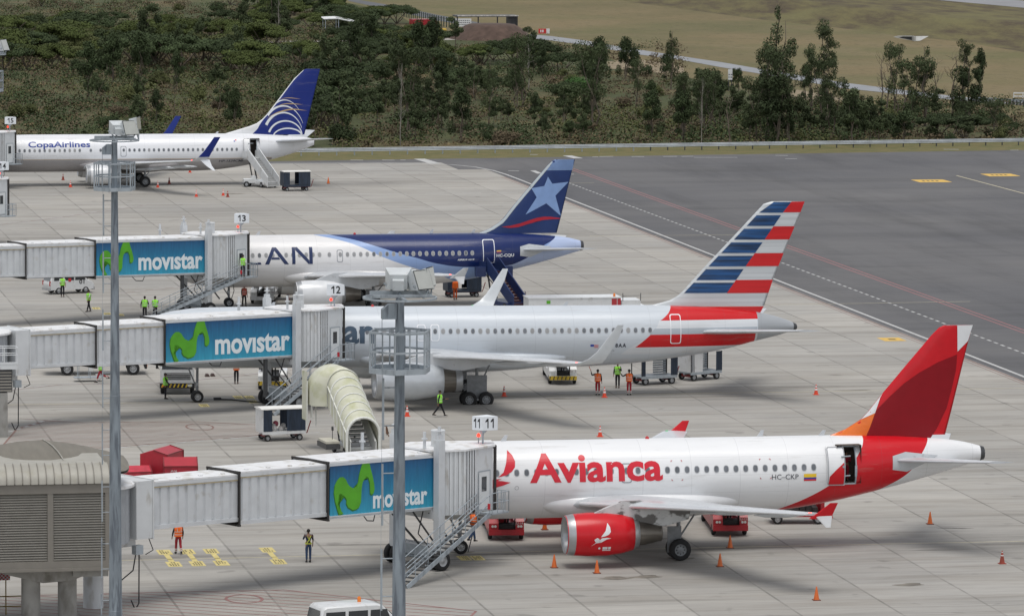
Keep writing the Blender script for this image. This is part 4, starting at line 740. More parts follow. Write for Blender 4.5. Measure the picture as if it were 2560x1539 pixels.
def stairs(m,top,bot,w,n,rail=1.0,mi=0,mt=1):
    top,bot=Vector(top),Vector(bot); d=bot-top; h=Vector((d.x,d.y,0)).normalized(); s=Vector((-h.y,h.x,0))*w/2
    for sg in (-1,1):
        m.bar(top+s*sg,bot+s*sg,.06,.24,mi)
        for r in (rail,rail*.55): m.tube(top+s*sg+Vector((0,0,r)),bot+s*sg+Vector((0,0,r)),.028,5,mi=mi)
        for k in range(0,n+1,3): p=top+d*(k/n)+s*sg; m.tube(p,p+Vector((0,0,rail)),.025,5,mi=mi)
    for k in range(n):
        p=top+d*((k+.5)/n); m.box(p,(.27,w*.96,.04),math.atan2(h.y,h.x),mt)
def numsign(m,c,txt,face=0):
    pass
def bridge(P,psi,zb,sl,h,w,L,num,label,full=True,stairto=None,rot=None,signprism=False):
    rz=math.pi+psi; root=thing('boarding_bridge',label,'boarding bridge',(P[0],P[1],0),rz); z=lambda x:zb+sl*max(0,x)
    if full:
        secs=[(0,L[0],w,h,bw,'outer_tunnel',0)]+[(L[i],L[i+1],w-.28*(i+1),h-.27*(i+1),bw,'middle_tunnel' if i==0 else 'inner_tunnel',.13*(i+1)) for i in range(len(L)-1)]
        for i,(x0,x1,ww,hh,mt,nm,dz) in enumerate(secs):
            m=MB(); zf=lambda x,dz=dz:z(x)+dz; z1=lambda x,dz=dz,hh=hh:z(x)+dz+hh; n=max(4,int((x1-x0)/.52)); 
            for sg in (-1,1): corr(m,x0,x1,sg*ww/2,lambda x:zf(x)+.16,lambda x:z1(x)-.22,n,.085)
            m.add([(x0,-ww/2,zf(x0)),(x1,-ww/2,zf(x1)),(x1,ww/2,zf(x1)),(x0,ww/2,zf(x0))],[(0,1,2,3)],2)
            m.add([(x0,-ww/2+.1,zf(x0)),(x0,ww/2-.1,zf(x0)),(x0,ww/2-.1,z1(x0)),(x0,-ww/2+.1,z1(x0))],[(0,1,2,3)],2)
            for sg in (-1,1):
                m.bar((x0,sg*(ww/2+.01),zf(x0)+.07),(x1,sg*(ww/2+.01),zf(x1)+.07),.09,.2,0); m.bar((x0,sg*(ww/2+.0),z1(x0)-.14),(x1,sg*(ww/2+.0),z1(x1)-.14),.07,.18,0 if i==0 else 0)
                m.bar((x0,sg*(ww/2+.03),z1(x0)-.27),(x1,sg*(ww/2+.03),z1(x1)-.27),.03,.05,1)
            m.bar((x0,0,zf(x0)-.07),(x1,0,zf(x1)-.07),ww*.5,.12,2)
            t_=m.build(nm,[mt,brown,bseal],root)
            m=MB(); a0,a1=z1(x0),z1(x1); hw=ww/2+.04; m.loft([[(x,-hw,a-.05),(x,-hw,a+.03),(x,0,a+.09),(x,hw,a+.03),(x,hw,a-.05)] for x,a in ((x0,a0),(x1,a1))],0,False)
            for k in range(4): x=x0+(x1-x0)*(k+.5)/4; m.b2(x-.1,x+.1,hw-.45,hw-.3,z1(x)+.05,z1(x)+.11,0)
            m.build('roof',broof,t_)
            m=MB(); xe=x1   # seal portal at the open end
            for sg in (-1,1): m.bar((xe+.03,sg*(ww/2+.05),zf(xe)-.05),(xe+.03,sg*(ww/2+.05),z1(xe)+.02),.08,.08)
            m.bar((xe+.03,-ww/2-.1,z1(xe)+.0),(xe+.03,ww/2+.1,z1(xe)+.0),.1,.1); m.bar((xe+.03,-ww/2-.1,zf(xe)-.08),(xe+.03,ww/2+.1,zf(xe)-.08),.12,.1)
            if i<len(secs)-1: m.build('seal_frame',bseal,t_)
        x0,x1=.12,L[0]-.06; Lb=x1-x0; yb=w/2+.09; hb=h-.32
        m=MB(); m.add([(x0,yb,z(x0)+.13),(x1,yb,z(x1)+.13),(x1,yb,z(x1)+.13+hb),(x0,yb,z(x0)+.13+hb)],[(0,1,2,3)]); m.add([(x0,yb-.06,z(x0)+.13),(x1,yb-.06,z(x1)+.13),(x1,yb-.06,z(x1)+.13+hb),(x0,yb-.06,z(x0)+.13+hb)],[(3,2,1,0)]); bn=m.build('advertising_banner',bann,root,fix=False)
        E_=EMB if num=='11' else [(a*.8,b) for a,b in EMB]; tz=(.07,.40) if num=='11' else (.12,.61); ta=(.40,.915) if num=='11' else (.376,.96)
        fn=lambda e:(lambda a,b:(x1-a*Lb,yb+e,z(x1-a*Lb)+.13+b*hb))
        decal('emblem_shadow',poly2d([(a-.006,b-.028) for a,b in E_]),fn(.006),green2,bn,cut=0,cutx=0); decal('emblem',poly2d(E_),fn(.012),green,bn,cut=0,cutx=0)
        decal('banner_lettering',fit2d(text2d('mov\u0131star',1,.03,1),*ta,*tz),fn(.012),lett,bn,cut=0,cutx=0)
        m=MB(); [m.bar((x0-.04,yb+.01,z(x0)+.13+q*hb),(x1+.04,yb+.01,z(x1)+.13+q*hb),.05,.05) for q in (-.01,1.01)]; m.build('banner_frame',bw,bn)
        # lift column and wheel carriage
        m=MB(); cx=.15
        for sg in (-1,1):
            y=sg*(w/2+.38); m.box((cx,y,(zb+h+.75+1.0)/2),(.42,.42,zb+h+.75-1.0)); m.box((cx,y,zb+h+.85),(.3,.3,.3)); m.tube((cx,y,zb+h+1.0),(cx,y,zb+h+1.45),.09,8); m.tube((cx,y,zb+h+1.2),(cx,y,zb+h+1.24),.2,8)
        m.bar((cx,-w/2-.5,zb-.35),(cx,w/2+.5,zb-.35),.4,.35); m.bar((cx,-w/2-.5,1.1),(cx,w/2+.5,1.1),.5,.4); lc=m.build('lift_column',bw,root)
        m=MB(); m.box((cx,0,.95),(.6,2.2,.5)); [m.bar((cx,sg*.9,.95),(cx,sg*1.9,.6),.3,.25) for sg in (-1,1)]; m.tube((cx,-1.9,.55),(cx,1.9,.55),.1,8); m.build('wheel_carriage',steel,root)
        for sg in (-1,1):
            for o in (-.24,.24):
                wheel('tyre',(0,0,0),.52,.3,root); t_=[c for c in root.children if c.name.startswith('tyre')][-1]; t_.location=(cx+.0,sg*(w/2+.35)+o,.52)
        m=MB(); m.bar((cx+.2,w/2-.2,zb-.2),(cx-1.2,w/2+.1,1.2),.1,.1,0); m.tube((cx+1.2,w/2-.3,zb-.1),(cx,w/2-.1,1.5),.05,6); m.tube((cx+2.2,.4,zb),(cx+.2,.5,1.2),.06,6); m.box((cx+2.0,w/2-.3,(zb+.9)/2),(.22,.22,zb-.9)); m.build('brace',darkgrey,root)
        m=MB(); m.path([(cx+.6,w/2-.2,zb-.1),(cx+1.1,w/2,zb-1.2),(cx+.4,w/2+.1,zb-2.0),(cx-.3,w/2+.1,zb-1.6)],.035,5); m.build('hanging_cable',black,root); m=MB(); m.path([(cx+L[0]*.55,w/2,zb+.1),(cx+L[0]*.57,w/2+.05,zb-.25),(cx+L[0]*.63,w/2+.05,zb-.2),(cx+L[0]*.66,w/2,zb+.1)],.03,5); m.build('hanging_cable',black,root); m=MB(); m.path([(cx-2.2,w/2+.3,zb-.3),(cx-2.35,w/2+.4,zb-1.4),(cx-1.9,w/2+.5,zb-2.4)],.03,5); m.build('hanging_cable',black,root)
    # cab (plan drawn in world axes relative to P, taken into the bridge's frame)
    ca,sa=math.cos(-rz),math.sin(-rz); T=lambda x,y:(x*ca-y*sa,x*sa+y*ca)
    plan=[(-1.0,.9),(.4,-1.35),(1.2,-1.55),(2.2,-1.35),(2.85,-.75),(3.95,.25),(4.05,1.2),(4.05,2.05),(1.0,2.05),(0,2.0)]; zc0,zc1=zb-.32,zb+h+.12
    m=MB(); pp=[T(*p) for p in plan]
    for (a,b),k in zip(zip(plan,plan[1:]+plan[:1]),range(10)):
        n=8 if k in(1,2,3) else 1; 
        for q in range(n):
            A=Vector(a)+(Vector(b)-Vector(a))*q/n; B=Vector(a)+(Vector(b)-Vector(a))*(q+1)/n; nn=(Vector(b)-Vector(a)).normalized(); nn=Vector((nn.y,-nn.x))*(.04 if q%2 and n>1 else 0); A+=nn; B+=nn
            A,B=T(*A),T(*B); m.add([(*A,zc0),(*B,zc0),(*B,zc1),(*A,zc1)],[(0,1,2,3)],0)
    m.add([(*p,zc0) for p in pp],[tuple(range(10))],1); cab=m.build('cab',[bcab,bseal],root)
    cx_=sum(p[0] for p in plan)/10; cy_=sum(p[1] for p in plan)/10; m=MB(); m.prism([T(cx_+(p[0]-cx_)*1.06,cy_+(p[1]-cy_)*1.06) for p in plan],zc1,zc1+.1); m.build('cab_roof',broof,cab)
    a,b=Vector((2.85,-.75)),Vector((3.95,.25)); d=(b-a).normalized(); nn=Vector((d.y,-d.x)); aa=a+d*.25+nn*.03
    fnd=lambda e:(lambda s_,zz:(*T(*(aa+d*s_+nn*e)),zc0+.1+zz))
    decal('service_door',poly2d([(0,0),(.95,0),(.95,2.0),(0,2.0)]),fnd(.0),mat('door white',(.68,.70,.70),.45,0,.04,2),cab,cut=0,cutx=0)
    decal('door_frame',ring2d([(-.04,-.02),(.99,-.02),(.99,2.04),(-.04,2.04)],[(.02,.03),(.93,.03),(.93,1.98),(.02,1.98)]),fnd(.006),steel,cab,cut=0,cutx=0)
    decal('door_window',poly2d([(.24,.95),(.66,.95),(.66,1.72),(.24,1.72)]),fnd(.008),glass,cab,cut=0,cutx=0)
    m=MB(); [m.bar((*T(4.07,y_),zc0-.1),(*T(4.07,y_),zc1+.05),.1,.14) for y_ in (.3,)]; m.bar((*T(4.1,.3),zc1-.05),(*T(4.1,2.0),zc1-.05),.12,.2); m.bar((*T(4.1,2.0),zc0-.2),(*T(4.1,2.0),zc1),.16,.16); m.build('docking_bumper',bseal,cab)
    # rooftop kit
    zr=zc1+.1; m=MB(); m.lathe([(0,.34),(.05,.36),(.78,.36),(.8,.4),(.86,.36),(.88,.02)],(*T(1.0,.1),zr),'z',18); m.build('roof_ventilator',bcab,cab)
    for px,py in ((3.3,.9),(-.9,1.6)):
        m=MB(); m.tube((*T(px,py),zr-.05),(*T(px,py),zr+.35),.03,6); m.build('beacon_stalk',steel,cab); m=MB(); m.lathe([(0,.09),(.12,.09),(.18,.03)],(*T(px,py),zr+.35),'z',8); m.build('beacon',redlamp,cab)
    m=MB(); m.tube((*T(.1,-1.0),zr),(*T(.1,-1.0),zr+.9),.08,8); m.tube((*T(.1,-1.0),zr+.5),(*T(.1,-1.0),zr+.56),.17,8); (m.build('roof_mast',bw,cab),m.__init__()); m.tube((*T(-2.9,.7),zr-.2),(*T(-2.9,.7),zr+.7),.09,8); m.tube((*T(-2.9,.7),zr+.2),(*T(-2.9,.7),zr+.28),.17,8); (m.build('roof_mast',bw,cab))
    sx_,sy_=3.5,.75; m=MB(); m.tube((*T(sx_,sy_),zr),(*T(sx_,sy_),zr+.75),.05,8); m.lathe([(.5,.05),(.75,.3)],(*T(sx_,sy_),zr),'z',8); m.build('sign_post',steel,cab)
    if signprism: tri=[(-.58,-.05),(-.14,-.52),(.72,-.38),(.3,.45)]
    else: tri=[(-.55,-.3),(.62,-.38),(.3,.4),(-.3,.4)]
    m=MB(); m.prism([T(sx_+x,sy_+y) for x,y in tri],zr+.75,zr+1.47); sg_=m.build('gate_sign',mat('white sign face',(.74,.77,.80),.45,0,.03,2),cab)
    def face(i,frac,txt):
        a,b=Vector(tri[i]),Vector(tri[i+1]); d=(b-a); Lf=d.length; d.normalize(); nn=Vector((d.y,-d.x)); o=Vector((sx_,sy_))+a
        fn=lambda s_,zz:(*T(*(o+d*s_+nn*.008)),zr+.75+zz); w2=Lf*frac/2; ONE=lambda x0,x1:poly2d([(x1-(x1-x0)*.36,.12),(x1,.12),(x1,.62),(x1-(x1-x0)*.36,.62),(x0,.50),(x0,.42),(x1-(x1-x0)*.36,.48)]); c0=Lf/2
        D=lambda ch,x0,x1:ONE(x0+(x1-x0)*.1,x1-(x1-x0)*.22) if ch=='1' else fit2d(text2d(ch,1,.02),x0,x1,.12,.62)
        decal('sign_numerals',join2d([D(txt[0],c0-w2,c0-w2*.08),D(txt[1],c0+w2*.08,c0+w2)]),fn,numk,sg_,cut=0,cutx=0)
    if signprism: face(0,.72,num); face(1,.62,num)
    else: face(0,.55,num)
    # landing, rails and service stairs
    m=MB(); zl=zc0+.0; lp=[(3.1,-.75),(3.65,-1.25),(4.7,-.35),(4.2,.2)]; m.prism([T(*p) for p in lp],zl-.08,zl)
    for a,b in ((lp[1],lp[2]),(lp[2],lp[3])):
        for q in (.55,1.05): m.tube((*T(*a),zl+q),(*T(*b),zl+q),.025,5)
        for k in range(4): p=Vector(a)+(Vector(b)-Vector(a))*k/3; m.tube((*T(*p),zl),(*T(*p),zl+1.05),.025,5)
    m.build('landing',steel,root)
    if stairto:
        m=MB(); t0=Vector((3.2,-1.15)); b0=Vector((stairto[0]-P[0],stairto[1]-P[1])); stairs(m,(*T(*t0),zl),(*T(*b0),.05),.8,20)
        mid=(t0+b0)/2; m.bar((*T(*(t0*.3+b0*.7)),zl*.3),(*T(*(t0*.3+b0*.7+Vector((.3,.7)))),.7),.06,.06); m.build('service_stairs',[galv,darkgrey],root)
        m=MB(); p=t0*.93+b0*.07; m.box((*T(p.x+.55,p.y-.25),zl+.45),(.08,.13,.3),.5); m.build('fire_extinguisher_cover',mat('red cover',(.5,.02,.03),.5,0,.1,3),root)
    if rot:
        x0,x1=rot; zt=z(x0)-.15; ht=h-.1; ww=w-.3; m=MB(); m.b2(x0-.1,x0+.95,-ww/2-.12,ww/2+.12,zt,zt+ht+.1); m.b2(x0-.12,x0-.04,-ww/2-.16,ww/2+.16,zt-.05,zt+ht+.14); m.build('rotunda_collar',bcab,root)
        m=MB(); n=48; r_=1.75; cx=x1; m.loft([[(cx+(r_+(.05 if i%2 else 0))*math.cos(2*math.pi*i/n),(r_+(.05 if i%2 else 0))*math.sin(2*math.pi*i/n),zz) for i in range(n)] for zz in (zt-.1,zt+ht-.1)],0,False); ro=m.build('rotunda',bgrey,root)
        m=MB(); m.lathe([(0,2.05),(.12,2.05),(.2,1.95),(.45,.1)],(cx,0,zt+ht-.1),'z',28,sm=False); m.build('rotunda_roof',broof,ro)
        m=MB(); m.lathe([(-.3,1.5),(-.1,1.7)],(cx,0,zt),'z',20); m.lathe([(-zt,.5),(-.5,.5),(-.3,1.2)],(cx,0,zt),'z',20); m.b2(x0+.2,cx,-.3,.3,zt-.5,zt-.1); m.build('support_column',bcab,root)
        m=MB(); m.b2(x0+.55,x0+1.0,ww/2-.2,ww/2+.15,zt-.75,zt-.3); m.build('junction_box',steel,root)
        m=MB(); m.path([(x0+.9,ww/2,zt-.7),(x0+1.15,ww/2+.1,zt-1.5),(x0+1.9,ww/2,zt-2.0)],.035,5); m.build('hanging_cable',black,root); m=MB(); m.path([(x0+.7,ww/2,zt-.75),(x0+.72,ww/2,zt-3.2),(x0+.95,ww/2,zt-3.5),(x0+1.2,ww/2,zt-3.0)],.035,5); m.build('hanging_cable',black,root); m=MB(); m.path([(x0+.1,ww/2,zt),(x0-.1,ww/2+.1,zt-.6),(x0+.3,ww/2,zt-.8)],.025,5); m.build('hanging_cable',black,root)
    return root
bridge((2.16,-4.1),R(31.0),3.19,.018,2.88,2.78,[7.32,12.98,18.6],'11','white boarding bridge with blue banner at the red tailed jet, gate sign 11','full',stairto=(.0,-11.2),rot=(18.6,21.2),signprism=True)
bridge((4.94,66.03),R(24.4),3.48,.007,2.88,2.9,[10.05,15.09,20.07],'12','white boarding bridge with blue banner at the silver jet, gate sign 12','full',stairto=(3.4,61.6),rot=(20.1,22.9))
bridge((6.91,128.15),R(24.8),3.21,.022,2.86,2.92,[10.2,16.25,24],'13','white boarding bridge with blue banner at the jet with the star, gate sign 13','full',stairto=(2.6,123.6))
bridge((.0,259.5),R(25),2.95,.02,2.8,2.9,[10,16,22],'15','white boarding bridge cab docked at the farthest jet, gate sign 15','full',rot=None)
p=G(30,434,6.4); bridge((p.x-4.4,p.y-.3),R(25),2.95,.02,2.8,2.9,[10,16,22],'14','white boarding bridge cab at the empty stand at left edge, gate sign 14','full')
# ---------------------------------------------------------------- floodlight masts
galv2=mat('weathered galvanised pole',(.235,.27,.30),.55,.2,.22,1.6,stretch=(2,2,.5),dirt=((.13,.15,.175),.48,.62,2.5,(2.5,2.5,.35)))
lampw=mat('floodlight housing',(.58,.61,.62),.45,.05,.08,3,dirt=((.35,.33,.28),.6,.8,4,(1,1,1))); lampg=mat('floodlight glass',(.42,.43,.40),.12,0,.1,2,coat=.5)
def mast(x,y,label,lamps,ladder=True,rz=0):
    root=thing('floodlight_mast',label,'light mast',(x,y,0),rz); H_=26.45; m=MB(); rr=lambda z:.115+(H_-z)*.0079
    rings=[]
    for z in (0,8,8.01,16.5,16.51,H_): r=rr(z)+(.012 if z in(8,16.5) else 0); rings.append([(r*math.cos(2*math.pi*i/14),r*math.sin(2*math.pi*i/14),z) for i in range(14)])
    m.loft(rings,0,False); m.lathe([(0,.11),(.12,.08),(.2,.03)],(0,0,H_),'z',10); m.build('pole',galv2,root)
    m=MB(); hx=[(.83*math.cos(R(60*k+12)),.83*math.sin(R(60*k+12))) for k in range(6)]
    for zz,wd in ((24.62,.14),(25.12,.05),(25.62,.06)):
        for a,b in zip(hx,hx[1:]+hx[:1]): m.bar((*a,zz),(*b,zz),.05,wd)
    for i,a in enumerate(hx):
        m.bar((*a,24.55),(*a,25.66),.05,.05); b=hx[(i+1)%6]; mm=((a[0]+b[0])/2,(a[1]+b[1])/2); m.bar((*mm,24.6),(*mm,25.6),.035,.035); m.bar((a[0],a[1],24.6),(0,0,24.6),.05,.06); 
        if i%2==0: m.bar((a[0],a[1],25.6),(0,0,25.6),.03,.03)
    fl=[(.8*math.cos(R(60*k+12)),.8*math.sin(R(60*k+12))) for k in range(6)]; m.prism(fl,24.57,24.6); m.build('service_basket',galv,root)
    m=MB(); n=32
    for k in range(n): m.bar((.95*math.cos(2*math.pi*k/n),.95*math.sin(2*math.pi*k/n),26.5),(.95*math.cos(2*math.pi*(k+1)/n),.95*math.sin(2*math.pi*(k+1)/n),26.5),.05,.05)
    m.bar((-.95,0,26.52),(.95,0,26.52),.07,.05); m.bar((0,-.95,26.52),(0,.95,26.52),.07,.05); m.bar((-.75,.3,26.6),(.8,.3,26.6),.05,.12); m.bar((-.75,-.3,26.58),(.8,-.3,26.58),.05,.06); m.build('lamp_ring',galv,root)
    m=MB(); m.side([(-.48,25.95),(-.1,25.95),(-.1,26.35),(-.3,26.35),(-.48,26.2)],-.12,.12); m.tube((-.47,0,25.95),(-.47,0,25.6),.008,4); m.build('control_box',galv2,root)
    for lx,ly,lz,yaw,pit,s in lamps:
        M=Matrix.Translation((lx,ly,lz))@Matrix.Rotation(yaw,4,'Z')@Matrix.Rotation(pit,4,'X'); m=MB()
        v=[(-.3,0,-.26),(.3,0,-.26),(.3,0,.26),(-.3,0,.26),(-.2,.34,-.15),(.2,.34,-.15),(.2,.34,.2),(-.2,.34,.2)]; v=[M@(Vector(p)*s) for p in v]
        m.add(v,[(4,5,6,7),(0,1,5,4),(1,2,6,5),(2,3,7,6),(3,0,4,7)],0); m.box((0,.40*s,-.02),(.26*s,.14*s,.24*s),0,0,M); fl_=m.build('floodlight',lampw,root)
        m=MB(); m.box((0,-.004,0),(.55*s,.012,.47*s),0,0,M); m.build('lamp_glass',lampg,fl_)
        m=MB(); m.bar(M@Vector((-.33*s,.1,-.1)),Vector((lx,ly,26.5)),.04,.04); m.bar(M@Vector((.33*s,.1,-.1)),Vector((lx,ly,26.5)),.04,.04); m.build('lamp_bracket',galv,fl_)
    m=MB(); z=24.4; k=0
    while z>1:
        L_=1.62; x0=-rr(z)-.30; m.bar((x0,0,z),(x0,0,z-L_),.045,.05)
        for q in (.25,1.25): m.tube((x0,0,z-q),(-rr(z)+.03,0,z-q),.018,5)
        z-=2.25; k+=1
    m.build('climbing_ladder',galv,root); m=MB(); m.tube((-.46,-.05,25.6),(-.6,-.05,0),.004,4); m.build('lightning_cable',galv,root)
    return root
mast(-19.68,-129.54,'tall galvanised floodlight mast in the middle of the photo, in front of gate 11','x' and [(.02,.35,26.98,R(170),R(-14),1.15),(.60,-.18,26.98,R(38),R(-22),1.05),(.86,.22,27.02,R(62),R(-10),1.0),(.25,.55,26.95,R(200),R(-10),.9)],rz=0)
mast(-20.17,-64.31,'tall galvanised floodlight mast at left, passing in front of the gate 12 and 13 bridges',[(.15,.3,26.98,R(180),R(-14),1.1),(.62,-.2,27.0,R(30),R(-20),1.15),(.98,.2,27.15,R(70),R(-5),1.0),(.25,.5,26.95,R(200),R(-10),.9)]).location.z=-.15
mast(-19.7,2.2,'floodlight mast at the left edge with only lamps and basket rail in view',[(.3,.3,26.98,R(180),R(-14),1.2),(.9,-.1,26.98,R(60),R(-20),1.2)])
# ---------------------------------------------------------------- fixed walkway of the terminal at lower left
conc=mat('weathered concrete',(.30,.295,.275),.85,0,.12,1.5,dirt=((.17,.16,.14),.52,.75,2,(1,1,.5))); louv=mat('grey louvre slats',(.26,.245,.215),.6,0,.06,2); frm=mat('taupe metal frame',(.20,.185,.16),.6,0,.06,2); clad=mat('pale ribbed cladding',(.36,.345,.30),.55,0,.08,1.5,dirt=((.30,.28,.22),.55,.8,2,(1,1,1))); vault=mat('grey membrane roof',(.175,.16,.13),.7,0,.1,1.2,stretch=(3,.4,1))
wk=thing('terminal_walkway','grey louvred terminal walkway on round concrete columns, lower left corner','building',(-16,-22,-1.2)); X1=0.0; X0=-17
m=MB(); m.b2(X0,X1,.12,5,4.3,8.3,0); m.build('wall',frm,wk)
for a,b in ((X0,-10.3),(-10.0,-2.78),(-2.45-.0,-.05)):
    if b>-5 and a<-5: pass
for a,b in ((X0,-7.0),(-6.7,-2.92),(-2.62,-.02)):
    m=MB(); z=4.68
    while z<7.85: m.add([(a,-.02,z),(b,-.02,z),(b,.1,z+.085),(a,.1,z+.085)],[(0,1,2,3)]); m.add([(a,-.02,z),(b,-.02,z),(b,-.02,z-.02),(a,-.02,z-.02)],[(0,1,2,3)]); z+=.123
    m.build('louvre_panel',louv,wk)
m=MB()
for x in (-6.85,-2.77,-.0): m.b2(x-.14,x+.14,-.06,.12,4.5,8.0)
m.b2(X0,X1+.14,-.08,.12,7.88,8.32); m.b2(X0,X1+.14,-.08,.12,4.28,4.62); m.b2(X0,X1+.3,-.16,.14,4.14,4.28); m.build('wall_frame',frm,wk)
m=MB(); prof=[]; n=8
for k in range(n+1): a=R(90*k/n); prof.append((-.2+1.3*(1-math.cos(a)),8.35+.85*math.sin(a)))
k=0; x=X0
while x<X1+.1: m.loft([[(xx,y,z) for y,z in prof] for xx in (x,x+.335)],0,True,caps=False,closed=False); m.loft([[(xx,y-.03,z+.03) for y,z in prof] for xx in (x+.335,x+.38)],1,True,caps=False,closed=False); x+=.38
m.build('roof_edge',[clad,frm],wk)
m=MB(); m.b2(X0,X1,1.0,5,8.3,9.15); m.build('roof',clad,wk)
m=MB(); rows=[]
cr=[(-5.6,9.0),(-4.8,9.2),(-3.6,9.4),(-2.4,9.45),(-1.2,9.3),(-.2,9.1),(.8,8.85),(1.6,8.6)]
for y,f in ((1.0,0),(1.6,.30),(2.6,.58),(4,.82),(5.6,.96),(7,1),(8,1)): rows.append([(x+(-.8+.8*f)*(1 if x>-2 else .3),y,8.75+(z-8.75)*f) for x,z in cr])
m.loft(rows,0,True,caps=False,closed=False); m.loft([[(p[0]+.001,p[1]+.0,p[2]-.12) for p in r] for r in rows],0,True,caps=False,closed=False); vr=m.build('vaulted_roof',vault,wk)
m=MB(); m.path([(r[3][0]+.9*(1-i/6),r[3][1],r[3][2]+.03) for i,r in enumerate(rows)],.03,5); m.build('roof_seam',clad,vr)
for x,y in ((-3.55,1.9),(-1.75,2.3),(-5.4,3.2)): m=MB(); m.lathe([(0,.46),(4.0,.46)],(x,y,0),'z',24); m.build('column',conc,wk)
m=MB(); m.side([(-6,4.15),(-.8,4.15),(-.8,3.75),(-1.6,3.45),(-3,3.35),(-4.6,3.75)],1.4,3.4); m.b2(-1.6,.1,.9,3.0,3.7,4.12); m.build('cross_beam',conc,wk)
m=MB(); stairs(m,(-8,.9,3.4),(-5.2,.9,-1.2),1.6,16); m.build('access_stairs',[steel,frm],wk)
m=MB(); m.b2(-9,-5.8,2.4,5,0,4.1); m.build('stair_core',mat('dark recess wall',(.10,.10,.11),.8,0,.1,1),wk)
# checked warning board on a stand
bs=thing('warning_board','red and white checked board on yellow frame, under the louvred walkway','sign',(-20.6,-16.5,0)); m=MB()
for i in range(8):
    for j in range(4): m.b2(i*.09-.36,i*.09-.27,-.02,.02,1.7+j*.09,1.79+j*.09,(i+j)%2)
m.build('checked_panel',[mat('board red',(.5,.02,.04),.5,0,.1,2),whitep],bs); m=MB(); [m.tube((x,0,0),(x,0,1.7),.03,6) for x in (-.2,.15)]; m.tube((-.5,0,.9),(.9,0,.9),.03,6); m.tube((-.5,0,.4),(.9,0,.4),.03,6); m.build('stand',mat('ochre post paint',(.32,.22,.05),.6,0,.1,2),bs)
# service platform at the foot of bridge 12, left edge
q=G(26,1090); sp=thing('access_platform','white railed access platform with louvred base at the left edge below bridge 12','platform',(q.x,q.y,0)); m=MB()
m.b2(-2.2,.45,-.6,.6,4.3,4.62); m.b2(-2.2,.42,-.62,-.5,4.62,4.75)
for z in (5.2,5.65): [m.tube(a,b,.03,5) for a,b in (((-2.2,-.58,z),(.42,-.58,z)),((.42,-.58,z),(.42,.58,z)),((-2.2,.58,z),(.42,.58,z)))]
for x in (-2,-1.2,-.4,.42): m.tube((x,-.58,4.7),(x,-.58,5.65),.03,5); m.tube((x,.58,4.7),(x,.58,5.65),.03,5)
m.build('deck_and_rails',bcab,sp); m=MB(); z=2.9
while z<4.2: m.b2(-2.2,.05,-.45,.45,z,z+.1); z+=.19
m.b2(-2.2,.1,-.4,.4,2.85,4.28,1); m.build('louvred_housing',[louv,darkgrey],sp); m=MB(); m.b2(-2.2,-.2,-.5,.5,0,2.8); m.build('pedestal',conc,sp)

# rubber and oil marks on the stands
tm=mat('rubber deposit',(.12,.115,.105),.9,0,.4,1.5); om=mat('oil stained concrete',(.17,.155,.13),.85,0,.4,1.2)
random.seed(12); m=MB()
for i in range(70):
    yc=random.choice((0,69.7,132.5,196,263.6))+random.gauss(0,3.2); x=random.uniform(-5,52); L_=random.uniform(1,6); w=random.uniform(.04,.16); a=random.gauss(0,.05); n=8
    t_=[(x+L_*k/n,yc+a*L_*k/n+.1*math.sin(k*.7)) for k in range(n+1)]; lo=[(p[0],p[1]-w*math.sin(math.pi*(k+.3)/(n+.6)),MK*.5) for k,p in enumerate(t_)]; hi=[(p[0],p[1]+w*math.sin(math.pi*(k+.3)/(n+.6)),MK*.5) for k,p in enumerate(t_)]
    m.add(lo+hi,[(k,k+1,n+2+k,n+1+k) for k in range(n)])
mk(m,'tyre_marks',tm); m=MB()
for i,(x,y) in enumerate([(5.2,.4),(16.3,-3.5),(16.2,3.7),(11.5,-9.6),(13.2,-9.4),(-.3,69.6),(18,73.2),(18.4,66.3),(24,68),(9.9,132.6),(21,136),(5,263),(17.6,266),(17.8,260.8),(2.5,27),(30,20),(40,-22),(26,-14),(45,70),(33,128),(25.5,250),(8,40),(-8,20),(14,12)]):
    r1,r2=random.uniform(.3,1.3),random.uniform(.2,.6); m.add([(x+r1*(1+.3*math.sin(3*a+i))*math.cos(a),y+r2*(1+.3*math.cos(2*a+i))*math.sin(a),MK*.7) for a in [2*math.pi*k/16 for k in range(16)]],[tuple(range(16))])
mk(m,'oil_stains',om)
# ---------------------------------------------------------------- ground vehicles and equipment
def uw(m,cs,r,w,parent,tyre='wheel'):
    for c in cs: wheel(tyre,c,r,w,parent)
vwhite=mat('vehicle white',(.66,.67,.67),.35,0,.05,2,coat=.3,dirt=((.35,.33,.29),.58,.85,3,(1,1,.5))); vred=mat('vehicle red',(.36,.012,.02),.4,0,.1,2,coat=.2,dirt=((.15,.03,.03),.6,.85,2,(1,1,1))); vnavy=mat('dark navy canvas',(.018,.030,.052),.55,0,.35,2.5,stretch=(3,3,.4)); vblue=mat('stair blue paint',(.015,.03,.10),.4,0,.1,2); clutter=mat('dark machinery',(.03,.028,.028),.6,.2,.4,6)
yel=mat('hazard yellow',(.55,.38,.03),.5,0,.1,3); belt=mat('black conveyor belt',(.03,.03,.032),.8,0,.15,3); amber=mat('amber beacon',(.75,.2,.02),.3,0,0); headl=mat('headlamp glass',(.6,.62,.6),.1,0,0,coat=.5); bagm=mat('pale luggage sacks',(.42,.41,.40),.7,0,.3,3); bagr=mat('pink luggage',(.4,.09,.13),.7,0,.1,3)
